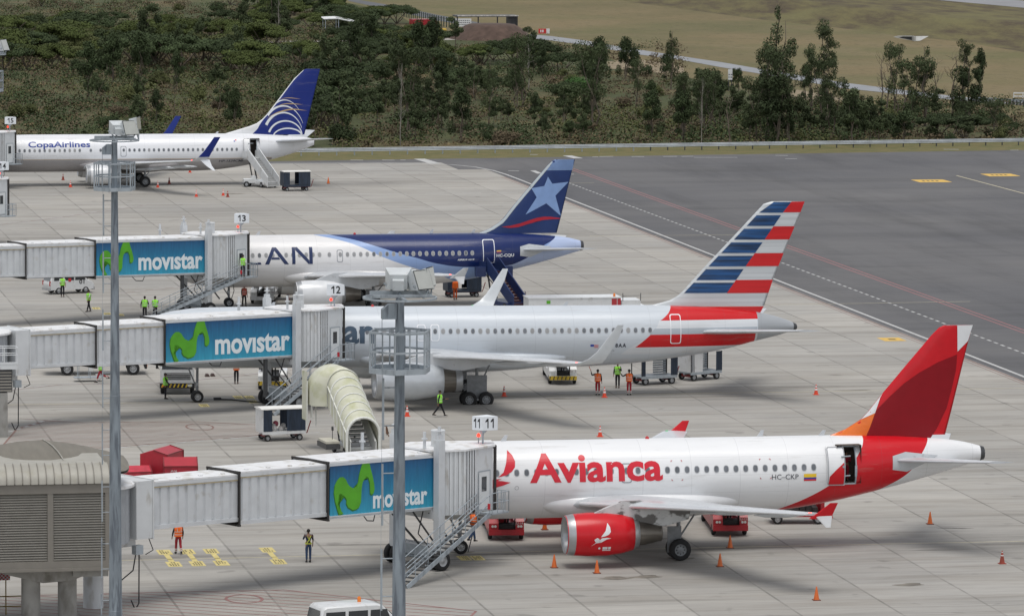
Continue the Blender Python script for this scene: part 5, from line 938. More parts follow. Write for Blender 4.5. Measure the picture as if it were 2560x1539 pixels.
def cart(loc,rz,label,body,curt,side,open_=False,group=None,bags=False,hitch=True):
    r=thing('baggage_cart',label,'baggage cart',loc,rz,group); L,w=1.42,.76
    m=MB(); m.b2(-L,L,-w,w,.52,.62); m.b2(-L,L,-.05,.05,.4,.52); m.b2(-L,L,-w-.01,-w+.06,.44,.52); m.build('deck',body if not open_ else steel,r)
    m=MB(); 
    for x in (-L,L-.06): 
        for y in (-w,w-.06): m=MB(); m.b2(x,x+.06,y,y+.06,.62,2.02); m.build('post',body if not open_ else darkgrey,r)
    m=MB(); m.loft([[(x,-w-.06,2.0),(x,-w-.06,2.06),(x,0,2.13),(x,w+.06,2.06),(x,w+.06,2.0)] for x in (-L-.08,L+.08)],0,False); m.build('roof',mat('cart roof',(.80,.79,.75),.5,0,.05,2),r)
    for x in (-L,L): 
        if side&4 and x<0: m=MB(); m.b2(-L+.02,-.35,-w-.0,-w+.03,.62,2.0); m.build('side_panel',body,r)
        if side&8 and x>0: m=MB(); [m.b2(.3,L-.1,w-.04,w-.01,.66+k*.16,.78+k*.16) for k in range(8)]; m.build('slatted_panel',steel,r)
        if side&(1 if x<0 else 2): m=MB(); m.b2(x-.02,x+.02,-w+.03,w-.03,.62,2.0); m.build('end_panel',body,r)
    def curtain(x0,x1,y):
        m=MB(); n=10; a=[]; b=[]
        for k in range(n+1): x=x0+(x1-x0)*k/n; o=.03*math.sin(k*2.4); a.append((x,y+o,.64)); b.append((x,y+o*.4,1.98))
        m.add(a+b,[(i,i+1,n+2+i,n+1+i) for i in range(n)],0,True); m.build('curtain',curt,r)
    if open_: curtain(-L,-L+.3,-w); curtain(L-.55,L,-w-.01); curtain(L-.3,L,w)
    else:
        for y in (-w-.01,w): curtain(-L+.05,-L+.62,y); curtain(L-1.25,L-.05,y)
    if bags:
        random.seed(4)
        for k in range(7):
            m=MB(); x=-.65+.22*k%1.1-.2; z=.75+.13*(k%3); s=.16+.05*random.random(); m.lathe([(-s,.02),(-s*.7,s*.9),(0,s*1.15),(s*.7,s*.85),(s,.02)],(x+.1,-.3+.2*(k%3),z),'x',10); m.build('luggage_sack',bagr if k==2 else bagm,r)
    wr=.27 if open_ else .21; uw(None,[(x,y,wr) for x in (-L+.35,L-.4) for y in (-w+.12,w-.12)],wr,.15,r)
    m=MB(); m.b2(-L+.25,-L+.45,-w+.1,w-.1,.24,.44); m.b2(L-.5,L-.3,-w+.1,w-.1,.24,.44); m.tube((L,0,.35),(L+.3,0,.4),.035,6) ; m.tube((L+.3,0,.4),(L+.55,0,1.15),.035,6); m.tube((-L,0,.4),(L,0,.36),.05,6); m.build('drawbar',mat('dull red steel',(.22,.03,.03),.6,0,.2,3),r)
    return r
cart((2.35,48.95,0),R(9),'white baggage cart with navy curtains and loose sacks, between gates 11 and 12',vwhite,vnavy,1,bags=True)
cart((32.2,75.75,0),R(17),'open baggage cart with thin dark curtains just right of the marshallers under the silver jet',vwhite,vnavy,8,True,'baggage carts behind the silver jet')
cart((35.9,77.95,0),R(28),'baggage cart with white end panel, rightmost of the two under the silver jet',vwhite,vnavy,13,True,'baggage carts behind the silver jet')
cart((32.65,253.35,0),R(8),'dark blue baggage cart with pale roof beside the white boarding stairs',vnavy,vnavy,3)
cart((29.9,138.6,0),R(6),'dark navy baggage cart in shadow beneath the blue and white jet',vnavy,vnavy,3)
def loader(loc,rz,label,paint,txt,hazard,up=1.9,L=7.2):
    r=thing('belt_loader',label,'belt loader',loc,rz); m=MB()   # local +x = forward, towards the aircraft
    m.side([(0,.35),(0,.95),(-.25,1.15),(-1.6,1.2),(-1.7,.9),(-L+.9,.85),(-L,.95),(-L,.4)],-.95,-.42); m.side([(0,.35),(0,1.05),(-.2,1.3),(-1.0,1.3),(-1.2,.9),(-L+.9,.85),(-L,.95),(-L,.4)],.5,.95); m.b2(-L,-.05,-.42,.5,.35,.6); m.b2(-.0,.1,-.96,.96,.32,.62); m.build('chassis',paint,r)
    if hazard:
        m=MB()
        for k in range(14): x0=-.96+k*.137; m.add([(.105,x0,.34),(.105,x0+.07,.34),(.105,x0+.13,.6),(.105,x0+.06,.6)],[(0,1,2,3)],k%2); 
        m.b2(.0,.103,-.96,.96,.33,.61,1); m.build('hazard_bumper',[black,yel],r)
    m=MB(); a=Vector((.9,.0,up)); b=Vector((-L-.4,0,.75)); m.bar(b,a,.72,.2,0); [m.bar(b+Vector((0,s*.42,.08)),a+Vector((0,s*.42,.08)),.1,.3,1) for s in (-1,1)]; m.bar(b+Vector((0,0,.12)),a+Vector((0,0,.12)),.66,.04,2); m.build('conveyor',[darkgrey,paint,belt],r)
    m=MB(); m.box((-1.3,-.7,1.35),(.5,.45,.12)); m.box((-1.55,-.7,1.6),(.1,.45,.45)); m.tube((-.7,-.7,1.2),(-.85,-.7,1.6),.02,5); m.tube((-.85,-.85,1.62),(-.85,-.55,1.62),.02,5); m.build('driver_seat',black,r)
    m=MB(); m.tube((-1.7,0,.6),(-.4,0,1.5),.05,6); m.tube((-2.2,.2,.6),(-.9,.2,1.5),.05,6); [m.box((-.3-.3*k,.05,.75),(.2,.8,.25)) for k in range(3)]; m.tube((-.15,-.4,.6),(-.15,-.4,1.15),.03,6); m.tube((-.15,.45,.6),(-.15,.45,1.15),.03,6); m.build('lift_gear',clutter,r)
    m=MB(); [m.tube((.03,y,.8),(.06+.0,y,.8),.07,10) for y in (-.75,-.6,.65,.8)]; m.build('headlamp',headl,r)
    decal('number_lettering',fit2d(text2d(txt,1,.01),-.9,-.52+.0,.72,.98) if 0 else fit2d(text2d(txt,1,.02),0,.42,0,.16),lambda a,b:(.012,.46-.0+a*1.0+.02,.86+b),mat('pale stencil paint',(.5,.45,.45),.6,0,0),r,cut=0,cutx=0)
    uw(None,[(x,y,.32) for x in (-.75,-L+1.2) for y in (-.85,.85)],.32,.22,r)
    m=MB(); m.box((-1.65,-.6,1.25),(.15,.4,.35)); m.build('seat_back_panel',paint,r)
    return r
loader((8.35,4.1,0),R(-97),'red belt loader numbered JU-14 under the nose of the white and red jet',vred,'JU-14',False,1.75)
loader((20.75,3.9,0),R(-97),'red belt loader numbered JU-13 behind the main wheels of the white and red jet',vred,'JU-13',False,1.75)
loader((25.8,76.0,0),R(-97),'white belt loader with striped bumper under the rear of the silver jet',vwhite,'21',True,1.6)
loader((5.5,75.6,0),R(-99),'white belt loader with striped bumper behind the wheels of bridge 12',vwhite,'CP',True,1.9)
loader((12.9,134.6,0),R(-103),'cream belt loader beside the nose wheel of the jet with the star',vwhite,'14',False,1.7)
# red trolley with open bed under the red tail
r=thing('open_trolley','dark red open sided baggage trolley under the rear of the white and red jet','trolley',(25.6,8.6,0),R(-8)); m=MB(); m.b2(-1.5,1.5,-.8,.8,.42,.52); m.b2(-1.5,-1.44,-.8,.8,.5,1.1); m.b2(1.3,1.5,-.8,.8,.5,1.75); m.b2(-1.5,1.5,.74,.8,.5,1.3); m.build('bed',vred,r)
m=MB(); [m.box((-1.1+.35*k,0,.72+.06*(k%2)),(.3,1.2,.4+.1*(k%3))) for k in range(7)]; m.build('load',clutter,r); uw(None,[(x,y,.28) for x in (-1.1,1.15) for y in (-.7,.7)],.28,.16,r)
# vans
def van(loc,rz,label,L,h,w,txt=None,beacon=False,rack=False):
    r=thing('van',label,'van',loc,rz); wb=L*.31; m=MB(); hl=L/2
    prof=[(-hl,.35),(-hl-.03,.9),(-hl+.05,h*.60),(-hl+.18,h-.12),(-hl+.35,h),(hl*.28,h),(hl*.42,h-.08),(hl*.74,h*.60),(hl*.93,h*.52),(hl,h*.42),(hl,.35)]
    secs=[]
    for y,ins,dz in ((-w/2,.04,0),(-w/2+.0,.0,0),):
        pass
    def ring(y,k): return [(x*(1-.012*k),y,z-(.035*k if z>h*.55 else 0)) for x,z in prof]
    ys=[(-w/2,2.2),(-w/2+.06,.7),(-w/2+.22,0),(w/2-.22,0),(w/2-.06,.7),(w/2,2.2)]; m.loft([ring(y,k) for y,k in ys],0,True); m.build('body',vwhite,r)
    zw0,zw1=h*.60,h*.86
    for sg in (-1,1):
        y=sg*(w/2+.008)
        for x0,x1,sl_ in ((-hl+.32,-hl*.42,0),(-hl*.36,hl*.08,0),(hl*.13,hl*.50,.22)):
            m=MB(); m.add([(x0,y,zw0),(x1+sl_,y,zw0),(x1,y,zw1),(x0+.03,y,zw1)],[(0,1,2,3) if sg<0 else (3,2,1,0)]); m.build('side_window',glass,r,fix=False)
    m=MB(); m.add([(hl*.44,-w/2+.12,h-.13),(hl*.44,w/2-.12,h-.13),(hl*.74+.02,w/2-.06,h*.61),(hl*.74+.02,-w/2+.06,h*.61)],[(0,1,2,3)]); m.build('windscreen',glass,r)
    m=MB(); m.add([(-hl+.0,-w/2+.15,h*.6),(-hl+.0,w/2-.15,h*.6),(-hl+.12,w/2-.2,h-.2),(-hl+.12,-w/2+.2,h-.2)],[(0,1,2,3)]); m.build('rear_window',glass,r)
    for y in (-w/2+.1,w/2-.1): m=MB(); m.box((-hl-.0,y,h*.48),(.08,.14,.38)); m.build('tail_lamp',mat('tail lamp red',(.4,.01,.01),.2,0,0,coat=.3),r); m=MB(); m.box((hl-.02,y,h*.36),(.08,.2,.18)); m.build('headlight',headl,r)
    m=MB(); m.b2(-hl-.06,-hl+.05,-w/2,w/2,.3,.5); m.b2(hl-.05,hl+.08,-w/2,w/2,.28,.5); m.build('bumper',mat('bumper grey',(.35,.35,.35),.5,0,.05,2),r)
    uw(None,[(x,y,.29) for x in (-wb,wb) for y in (-w/2+.08,w/2-.08)],.29,.17,r)
    if txt:
        decal('number_lettering',fit2d(text2d(txt,1,.02),.62,1.08,.78,1.14),lambda a,b:(a,-w/2-.01,b),numk,r,cut=0,cutx=0); m=MB(); m.b2(-.35,-.1,-w/2-.012,-w/2,1.0,1.28); m.build('red_badge',mat('badge red',(.5,.02,.03),.5,0,0),r)
    if beacon: m=MB(); m.lathe([(0,.09),(.2,.09),(.26,.04)],(.1,0,h),'z',10); m.build('beacon',amber,r)
    if rack: m=MB(); [m.tube((-hl+.5,y,h+.05),(.6,y,h+.05),.02,5) for y in (-w/2+.15,w/2-.15)]; m.build('roof_rail',steel,r)
    return r
van((-1.55,145.85,0),R(19),'small white van numbered 01 parked under bridge 13',3.9,1.85,1.55,'01')
p=G(893,1503,1.95); van((p.x,p.y,0),R(14),'white minivan with amber beacon, only its roof and windows in view at the bottom edge',4.6,1.95,1.75,None,True)
# truck with white cab under bridge 12, facing the camera
def truck(loc,rz,label,rear=True):
    r=thing('service_truck',label,'truck',loc,rz); m=MB(); m.loft([[(x,-1.15+i,.75),(x,1.15-i,.75),(x,1.15-i,z),(x,-1.15+i,z)] for x,z,i in ((-1.6,2.3,0),(-.25,2.3,0),(-.05,1.75,.03),(0,.9,.0))],0,False); m.build('cab',vwhite,r)
    m=MB(); m.add([(-.22,-1.0,2.2),(-.22,1.0,2.2),(-.03,1.03,1.72),(-.03,-1.03,1.72)],[(0,1,2,3)]); m.build('windscreen',glass,r)
    m=MB(); [m.b2(.005,.03,-.9,.9,1.05+k*.12,1.11+k*.12) for k in range(4)]; m.build('grille',darkgrey,r)
    m=MB(); m.b2(.0,.16,-1.18,1.18,.45,.78); m.build('bumper',black,r); m=MB(); [m.add([(.165,-1.1+k*.27,.5),(.165,-1.0+k*.27,.5),(.165,-.9+k*.27,.74),(.165,-1.0+k*.27,.74)],[(0,1,2,3)]) for k in range(8)]; m.build('hazard_stripes',yel,r)
    for y in (-.85,.85): m=MB(); m.box((.17,y,.64),(.04,.3,.16)); m.build('headlight',amber if y<0 else headl,r)
    m=MB(); m.b2(-7,-1.7,-1.15,1.15,.95,1.25); m.b2(-6.9,-2,-.4,.4,.6,.95,1); m.b2(-6.8,-2.4,-1.1,1.1,1.25,1.85); m.build('deck',[vwhite,darkgrey],r)
    for y in (-1.05,1.05): m=MB(); m.tube((-.1,y*1.15,1.7),(.1,y*1.3,2.0),.02,5); m.box((.12,y*1.3,1.95),(.05,.16,.35)); m.build('mirror',black,r)
    uw(None,[(x,y,.45) for x in (-.8,-5.4) for y in (-1.0,1.0)],.45,.28,r); return r
truck((-1.2,73.9,0),R(-97),'white service truck with yellow striped bumper facing out under bridge 12')
p=G(190,940); truck((p.x+4.9,p.y+1.2,0),R(-4),'service truck mostly hidden above by bridge 12 near the left mast')
# steps vehicle for the farthest jet
def steps(name,label,top,bot,w,paint,zt,covered=False,side_panel=True):
    t=Vector(top); b=Vector(bot); r=thing('boarding_stairs',label,'boarding stairs',(b.x,b.y,0)); t=t-Vector((b.x,b.y,0)); b=Vector((0,0,b.z)); d=t-b; h=Vector((d.x,d.y,0)).normalized(); s=Vector((-h.y,h.x,0))
    m=MB(); n=max(8,int(d.z/.2))
    for k in range(n): p=b+d*((k+.5)/n); m.box((p.x,p.y,p.z),(.28,w,.035),math.atan2(h.y,h.x)); m.box((p.x-h.x*.13,p.y-h.y*.13,p.z-.09),(.02,w,.17),math.atan2(h.y,h.x),1)
    m.build('treads',[mat('worn step grey',(.30,.30,.29),.7,0,.1,3) if paint is not vblue else mat('dark red steps',(.10,.03,.035),.7,0,.2,4),mat('step riser',(.48,.49,.49),.6,0,.05,3) if paint is not vblue else mat('step nosing',(.05,.02,.025),.6,0,.1,3)],r)
    for sg in (-1,1):
        m=MB(); o=s*(w/2+.03)*sg; A,B=b+o,t+o
        if side_panel:
            m.add([A+Vector((0,0,-.12)),B+Vector((0,0,-.12)),B+Vector((0,0,.95)),A+Vector((0,0,.85)),A+Vector((0,0,-.12))+s*.07*sg,B+Vector((0,0,-.12))+s*.07*sg,B+Vector((0,0,.95))+s*.07*sg,A+Vector((0,0,.85))+s*.07*sg],[(0,1,2,3),(7,6,5,4),(0,4,5,1),(1,5,6,2),(2,6,7,3),(3,7,4,0)])
        else: m.bar(A,B,.06,.2)
        m.bar(A+Vector((0,0,.9)),B+Vector((0,0,.98)),.1,.07); m.build('side_panel',paint,r)
    m=MB(); pw=w+.3; p=t+h*.45; m.box((p.x,p.y,t.z-.05),(1.1,pw,.1),math.atan2(h.y,h.x)); 
    for sg in (-1,1):
        q=p+s*(pw/2)*sg; m.box((q.x,q.y,t.z+.35),(1.0,.05,.7),math.atan2(h.y,h.x))
    m.build('top_platform',paint,r)
    m=MB(); c0=b+h*(d.xy.length*.55); m.box((c0.x,c0.y,.5),(3.6,1.7,.32),math.atan2(h.y,h.x)); m.bar(c0+Vector((0,0,.5))+h*1.2,t-Vector((0,0,.2)),.12,.12,1); m.bar(c0+Vector((0,0,.5))+h*1.2+s*.5,t+s*.5-Vector((0,0,.2)),.1,.1,1); m.bar(c0+Vector((0,0,.5))-h*.8,b+d*.45,.1,.1,1); m.build('chassis',[paint,darkgrey],r)
    for u in (-1.3,1.3):
        for v in (-.8,.8):
            q=c0+h*u+s*v; wheel('wheel',(0,0,0),.3,.18,r); o=[c for c in r.children if c.name.startswith('wheel')][-1]; o.location=(q.x,q.y,.3); o.rotation_euler=(0,0,math.atan2(h.y,h.x))
    return r,t,b,h,s,d
rr_=steps('','white boarding stairs leading to the open rear door of the farthest jet',(29.25,261.0,2.95),(30.85,256.9,.25),1.25,vwhite,3)
m=MB(); q=Vector((-2.1,2.6,0)); m.box((q.x,q.y,.62),(1.5,1.3,.4)); m.box((q.x+.3,q.y,.95),(.5,.9,.35)); m.build('drive_unit',vwhite,rr_[0]); wheel('wheel',(q.x-.5,q.y-.62,.3),.3,.18,rr_[0])
rr_=steps('','dark blue boarding stairs at the rear door of the jet with the star',(30.85,130.0,2.95),(32.35,126.3,.25),1.05,vblue,3)
m=MB()
for sx in (-1.05,1.15): m.box((-1.5+sx,3.6,2.85),(.8,.6,.8)); m.bar((-1.45+sx,3.9,3.1),(-1.2,4.2,1.6),.06,.06)
m.build('side_locker',vblue,rr_[0]); m=MB(); m.box((.62,.9,1.35),(.04,.5,.35)); m.box((-.85,2.2,2.4),(.04,.5,.7)); m.build('notice_panel',mat('pale notice',(.55,.5,.5),.5,0,.2,9),rr_[0])
# covered stairs with cream ribbed canopy
cream=mat('translucent cream canopy',(.60,.60,.48),.45,0,.10,.9,dirt=((.45,.46,.27),.5,.72,1.3,(1,.7,1))); ribm=mat('white canopy rib',(.74,.75,.70),.4,0,.03,2)
rr_=steps('','covered boarding stairs with cream ribbed canopy behind bridge 11',(5.45,43.3,2.65),(5.95,38.6,.2),1.5,mat('white stair side',(.62,.63,.60),.4,0,.06,2),4); r,t,b,h,s,d=rr_
def arch(p,rad,hh,n=14): return [p+s*(rad*math.cos(math.pi*k/n))+Vector((0,0,hh+rad*math.sin(math.pi*k/n))) for k in range(n+1)]
def archl(p,rad,hh,n=14): return [p+s*rad+Vector((0,0,.1))]+arch(p,rad,hh,n)+[p-s*rad+Vector((0,0,.1))]
m=MB(); m.loft([archl(b+d*k/6,1.0,1.35) for k in range(7)],0,True,caps=False,closed=False); m.loft([archl(b+d*k/6,.97,1.35) for k in range(7)],0,True,caps=False,closed=False); cn=m.build('canopy',cream,r)
for k in range(7): m=MB(); m.path(archl(b+d*k/6,1.02,1.36),.05 if k else .09,6); m.build('canopy_rib',ribm,cn)
m=MB(); m.bar(b+s*1.03+Vector((0,0,1.35)),t+s*1.03+Vector((0,0,1.35)),.06,.05); m.bar(b-s*1.03+Vector((0,0,1.35)),t-s*1.03+Vector((0,0,1.35)),.06,.05); m.build('canopy_rail',ribm,cn)
m=MB(); e=t+h*1.6; m.loft([archl(t-h*.1,1.08,1.3),archl(t+h*.2+s*.35,1.5,1.05),archl(e+s*.4,1.55,1.0),archl(e+h*.3+s*.4,1.45,.9)],0,True,caps=False,closed=False); m.add(archl(e+h*.3+s*.4,1.45,.9),[tuple(range(17))]); hd=m.build('hood',cream,r)
m=MB(); hp=t+h*1.0+s*2.05; m.add([hp+Vector((0,0,-.9)),hp+h*1.3+Vector((0,0,-.9)),hp+h*1.3+Vector((0,0,2.1)),hp+Vector((0,0,2.2)),hp-s*.3+Vector((0,0,2.4))],[(0,1,2,3),]); m.build('side_curtain',cream,hd)
m=MB(); [m.tube(hp+o+Vector((0,0,-1.2)),hp+o+Vector((0,0,1.6)),.04,6) for o in (Vector((0,0,0)),-s*.55)]; m.box((hp-s*.28).to_tuple()[:2]+(t.z-.1,),(.06,.45,1.2)); m.build('platform_gate',ribm,hd)
m=MB(); q=b+h*1.8+s*1.7; m.box((q.x,q.y,1.0),(2.0,.85,.14),math.atan2(h.y,h.x)); m.box((q.x,q.y,.75),(2.2,.9,.3),math.atan2(h.y,h.x),1); m.tube(q-h*.9+Vector((0,0,1)),q-h*.9+Vector((0,0,1.8)),.02,5,mi=1); m.box((q.x-h.x*.9,q.y-h.y*.9,1.85),(.1,.3,.22),0,1); m.build('driver_deck',[mat('cream deck',(.52,.50,.42),.6,0,.15,3),darkgrey],r)
# long white cargo transporter behind the silver jet
p=G(1462,740,2.2); r=thing('cargo_truck','long white box truck with red end panels seen over the silver jet, mid photo','truck',(p.x,p.y,0),R(-1)); m=MB(); m.b2(-4.6,2.6,-1.15,1.15,.7,2.15); m.b2(-4.65,2.65,-1.2,1.2,2.15,2.22); m.build('box_body',vwhite,r); m=MB(); m.b2(1.9,2.3,-1.165,-1.15,1.2,2.1); m.b2(2.35,2.61,-1.166,-1.15,1.2,2.1); m.build('red_panel',mat('panel red',(.42,.03,.04),.5,0,.05,2),r)
m=MB(); m.b2(2.7,4.6,-1.1,1.1,.6,1.5); m.b2(2.7,4.2,-1.0,1.0,1.5,1.95); m.build('cab',vwhite,r); m=MB(); [m.tube((x,-1,1.9),(x,-1,2.5),.03,5) for x in (2.8,4.2)]; m.tube((2.8,-1,2.3),(4.2,-1,2.3),.02,5); m.build('rail',darkgrey,r); m=MB(); m.lathe([(0,.09),(.2,.09),(.25,.03)],(2.2,-.6,2.22),'z',8); m.build('beacon',amber,r)
m=MB(); m.b2(-3.2,-2.9,-1.163,-1.15,1.75,2.0); m.build('green_badge',green,r); uw(None,[(x,y,.42) for x in (-3.3,3.4) for y in (-1,1)],.42,.26,r)
# red containers by the walkway
def container(loc,rz,label,L,w,h,txt=None,slope=.35,tarp=False):
    r=thing('cargo_container',label,'container',loc,rz,); m=MB(); m.loft([[(x,-w/2,.15),(x,w/2,.15),(x,w/2,h-slope),(x,0,h),(x,-w/2,h-slope)] for x in (-L/2,L/2)],0,False); m.build('shell',mat('glossy red tarpaulin',(.50,.03,.05),.25,0,.25,2,coat=.3) if tarp else mat('container red',(.40,.02,.035),.45,0,.08,1.5,dirt=((.22,.02,.03),.6,.85,2,(1,1,.4))),r)
    m=MB(); [m.bar((x,-w/2-.01,.15),(x,-w/2-.01,h-slope),.06,.06) for x in (-L/2,L/2)]; m.bar((-L/2,-w/2-.02,h-slope),(L/2,-w/2-.02,h-slope),.06,.06); m.bar((-L/2,-w/2-.02,.2),(L/2,-w/2-.02,.2),.06,.1); [m.bar((sx*L/2,-w/2,h-slope),(sx*L/2,0,h),.06,.06) for sx in (-1,1)]; m.build('edge_frame',mat('dark container red',(.20,.015,.02),.5,0,.1,2),r)
    if txt: decal('number_lettering',join2d([fit2d(text2d(txt,1,.02),-L*.3,-L*.12,h*.5,h*.62)]),lambda a,b:(a,-w/2-.03,b),mat('white stencil',(.6,.58,.58),.6,0,0),r,cut=0,cutx=0)
    m=MB(); m.b2(-L/2,L/2,-w/2,w/2,.05,.15); m.build('base',darkgrey,r); return r
container((-7.3,30.6,0),R(62),'tall red cargo container, highest of the three behind bridge 11',2.6,1.7,2.0,None,.25)
container((-6.5,28.2,0),R(-4),'red cargo container with ridged roof and white number, front right of the group',1.95,1.7,1.75,'CI 25',.45)
container((-9.2,28.9,0),R(4),'low container under shiny red cover beside the left mast',2.0,1.6,1.2,None,.3,True)
# small stuff on the ground
def small(name,label,cat,loc,rz=0): return thing(name,label,cat,loc,rz)
m=MB(); q=[(1.2,70.5,.04),(2.0,70.2,.04),(3.0,69.0,.04),(4.1,68.1,.04),(4.6,67.6,.4)]; m.path(q,.05,6); m.box((1.1,70.55,.08),(.5,.3,.15)); o=m.build('ground_power_cable',black); tag(o,'black ground power cable lying right of the silver jet nose wheel','cable')
for i,(px,py) in enumerate(((1478,1228),(1517,1226))): p=A_(CDn,[(px,py)])[0]; m=MB(); m.side([(-.16,0),(.16,0),(.08,.18),(-.08,.18)],-.28,.28); o=m.build('wheel_chock',mat('chock brown',(.08,.05,.045),.8,0,.2,5)); o.location=p; tag(o,('left' if i==0 else 'right')+' one of two brown wheel chocks beside the orange vested worker','chock')
p=A_(CDn,[(640,1262)])[0]; r=thing('hand_trolley','grey tubular hand trolley pushed by the worker beside the left mast','trolley',p,R(2)); m=MB(); 
for z in (.28,1.15): [m.tube(a,b,.025,5) for a,b in (((-.8,-.4,z),(.8,-.4,z)),((-.8,.4,z),(.8,.4,z)))]
for x in (-.8,0,.8): [m.tube((x,y,.2),(x,y,1.15),.025,5) for y in (-.4,.4)]
m.b2(-1.1,.8,-.42,.42,.26,.3); m.build('frame',steel,r); m=MB(); [m.lathe([(-.03,.1),(.03,.1)],(x,y,.1),'y',10) for x in (-.7,.7) for y in (-.4,.4)]; m.build('castors',black,r); m=MB(); m.b2(-.1,.2,-.43,-.41,.75,1.0); m.b2(.35,.6,-.43,-.41,.4,.55); m.build('tag_card',whitep,r)
# ---------------------------------------------------------------- cones
oran1=mat('cone orange',(.62,.13,.02),.5,0,.08,3); oran2=mat('cone red orange',(.68,.06,.02),.5,0,.06,3); oldc=mat('faded brown cone',(.28,.05,.03),.7,0,.25,4); conew=mat('cone reflective white',(.7,.7,.7),.4,0,.05,3)
def cone(kind,loc,label,sc=1):
    key='_cone%d'%kind
    if key in globals(): c=dup(globals()[key],loc,0,label,sc=(sc,)*3); return c
    r=thing('traffic_cone',label,'traffic cone',loc,0,'traffic cones'); r.scale=(sc,)*3; cm=[oran1,oran2,oldc][kind]; f=lambda z:.155-(z/.7)*.13
    m=MB(); m.lathe([(.03,f(.03)),(.68,f(.68)),(.7,.015)],(0,0,0),'z',14); m.build('cone_body',cm,r); m=MB(); m.box((0,0,.018),(.38,.38,.036)); m.build('base',cm if kind!=0 else mat('dark cone base',(.16,.05,.03),.7,0,.1,4),r)
    if kind: m=MB(); [m.lathe([(a,f(a)+.004),(b_,f(b_)+.004)],(0,0,0),'z',14) for a,b_ in ([(.30,.42),(.5,.6)] if kind==1 else [(.42,.47),(.60,.63)])]; m.build('reflective_band',conew,r)
    globals()[key]=r; return r
for kd,x,y,lb in ((0,9.06,-5.67,'in front of the red engine intake'),(0,10.88,-7.88,'nearest the camera below the red engine'),(0,11.21,7.91,'seen between belt loader JU-14 and the red engine'),(1,22.53,47.55,'alone beyond the far wing tip of the white and red jet'),
 (0,19.76,-.25,'close in front of belt loader JU-13'),(0,17.73,-6.59,'right of the main wheels, forward of JU-13'),(0,19.99,-18.21,'by itself at the bottom of the photo'),(0,32.84,6.87,'under the tail cone of the white and red jet'),(2,32.68,-7.86,'at the right edge of the photo, faded'),
 (1,20.52,69.84,'just right of the silver jet main wheels'),(1,27.14,68.34,'between the two marshallers at the silver jet'),(1,41.74,67.85,'far right behind the silver jet on bare concrete'),(1,12.19,59.75,'right beside the middle mast, left of the walking worker'),
 (2,10.07,270.79,'dark, under the fuselage of the farthest jet'),(1,9.88,260.74,'left of the farthest jet engine'),(1,18.92,259.32,'left of a pair right of the farthest jet wheels'),(2,20.72,264.31,'dark, right of the farthest jet wheels'),(1,24.91,280.48,'behind the belly of the farthest jet'),
 (1,21.39,246.3,'nearer, left of two cones standing together'),(1,24.32,247.48,'left cone of the pair left of the white stairs'),(2,24.51,245.38,'right cone of the pair left of the white stairs'),(0,37.54,262.62,'right of the baggage cart at the white stairs'),(1,15.47,138.14,'under the wing of the jet with the star'),(0,13.0,133.5,'near the nose wheel of the jet with the star')):
    cone(kd,(x,y,0),'traffic cone '+lb)
# ---------------------------------------------------------------- people
def skinned(name,V,Ed,mats,parent,sub=1):
    me=bpy.data.meshes.new(name); me.from_pydata([v[0] for v in V],Ed,[]); o=bpy.data.objects.new(name,me); COL.objects.link(o); o.modifiers.new('s','SKIN')
    for i,v in enumerate(V): rr=v[1]; o.data.skin_vertices[0].data[i].radius=(rr,rr) if not isinstance(rr,tuple) else rr
    o.data.skin_vertices[0].data[0].use_root=True
    if sub: sm=o.modifiers.new('u','SUBSURF'); sm.levels=sub; sm.render_levels=sub
    dg=bpy.context.evaluated_depsgraph_get(); nm=bpy.data.meshes.new_from_object(o.evaluated_get(dg)); bpy.data.objects.remove(o); bpy.data.meshes.remove(me)
    for p in nm.polygons: p.use_smooth=True
    nm.name=name; nm.materials.clear(); nm.materials.append(mats); o=bpy.data.objects.new(name,nm); COL.objects.link(o); o.parent=parent; return o
skin=mat('skin',(.24,.13,.08),.6,0,.05,4); hairm=mat('black hair',(.012,.01,.009),.7,0,.1,8); shoem=mat('black shoes',(.012,.012,.013),.6,0,0)
cloth=lambda n,c:mat(n,c,.85,0,.12,6)
C_=dict(lime=cloth('lime vest',(.30,.80,.06)),orange=cloth('orange vest',(.85,.15,.02)),black=cloth('black cloth',(.014,.014,.018)),navy=cloth('navy cloth',(.015,.025,.06)),white=cloth('white shirt',(.55,.55,.55)),red=cloth('red trousers',(.30,.015,.025)),jeans=cloth('blue jeans',(.03,.06,.13)),redvest=cloth('salmon red vest',(.65,.12,.08)),silver=mat('reflective tape',(.62,.62,.58),.4,0,.05,4),yellow=cloth('yellow strap',(.62,.70,.10)),purple=cloth('crimson uniform',(.32,.01,.03)),coverall=cloth('orange coverall',(.62,.10,.015)))
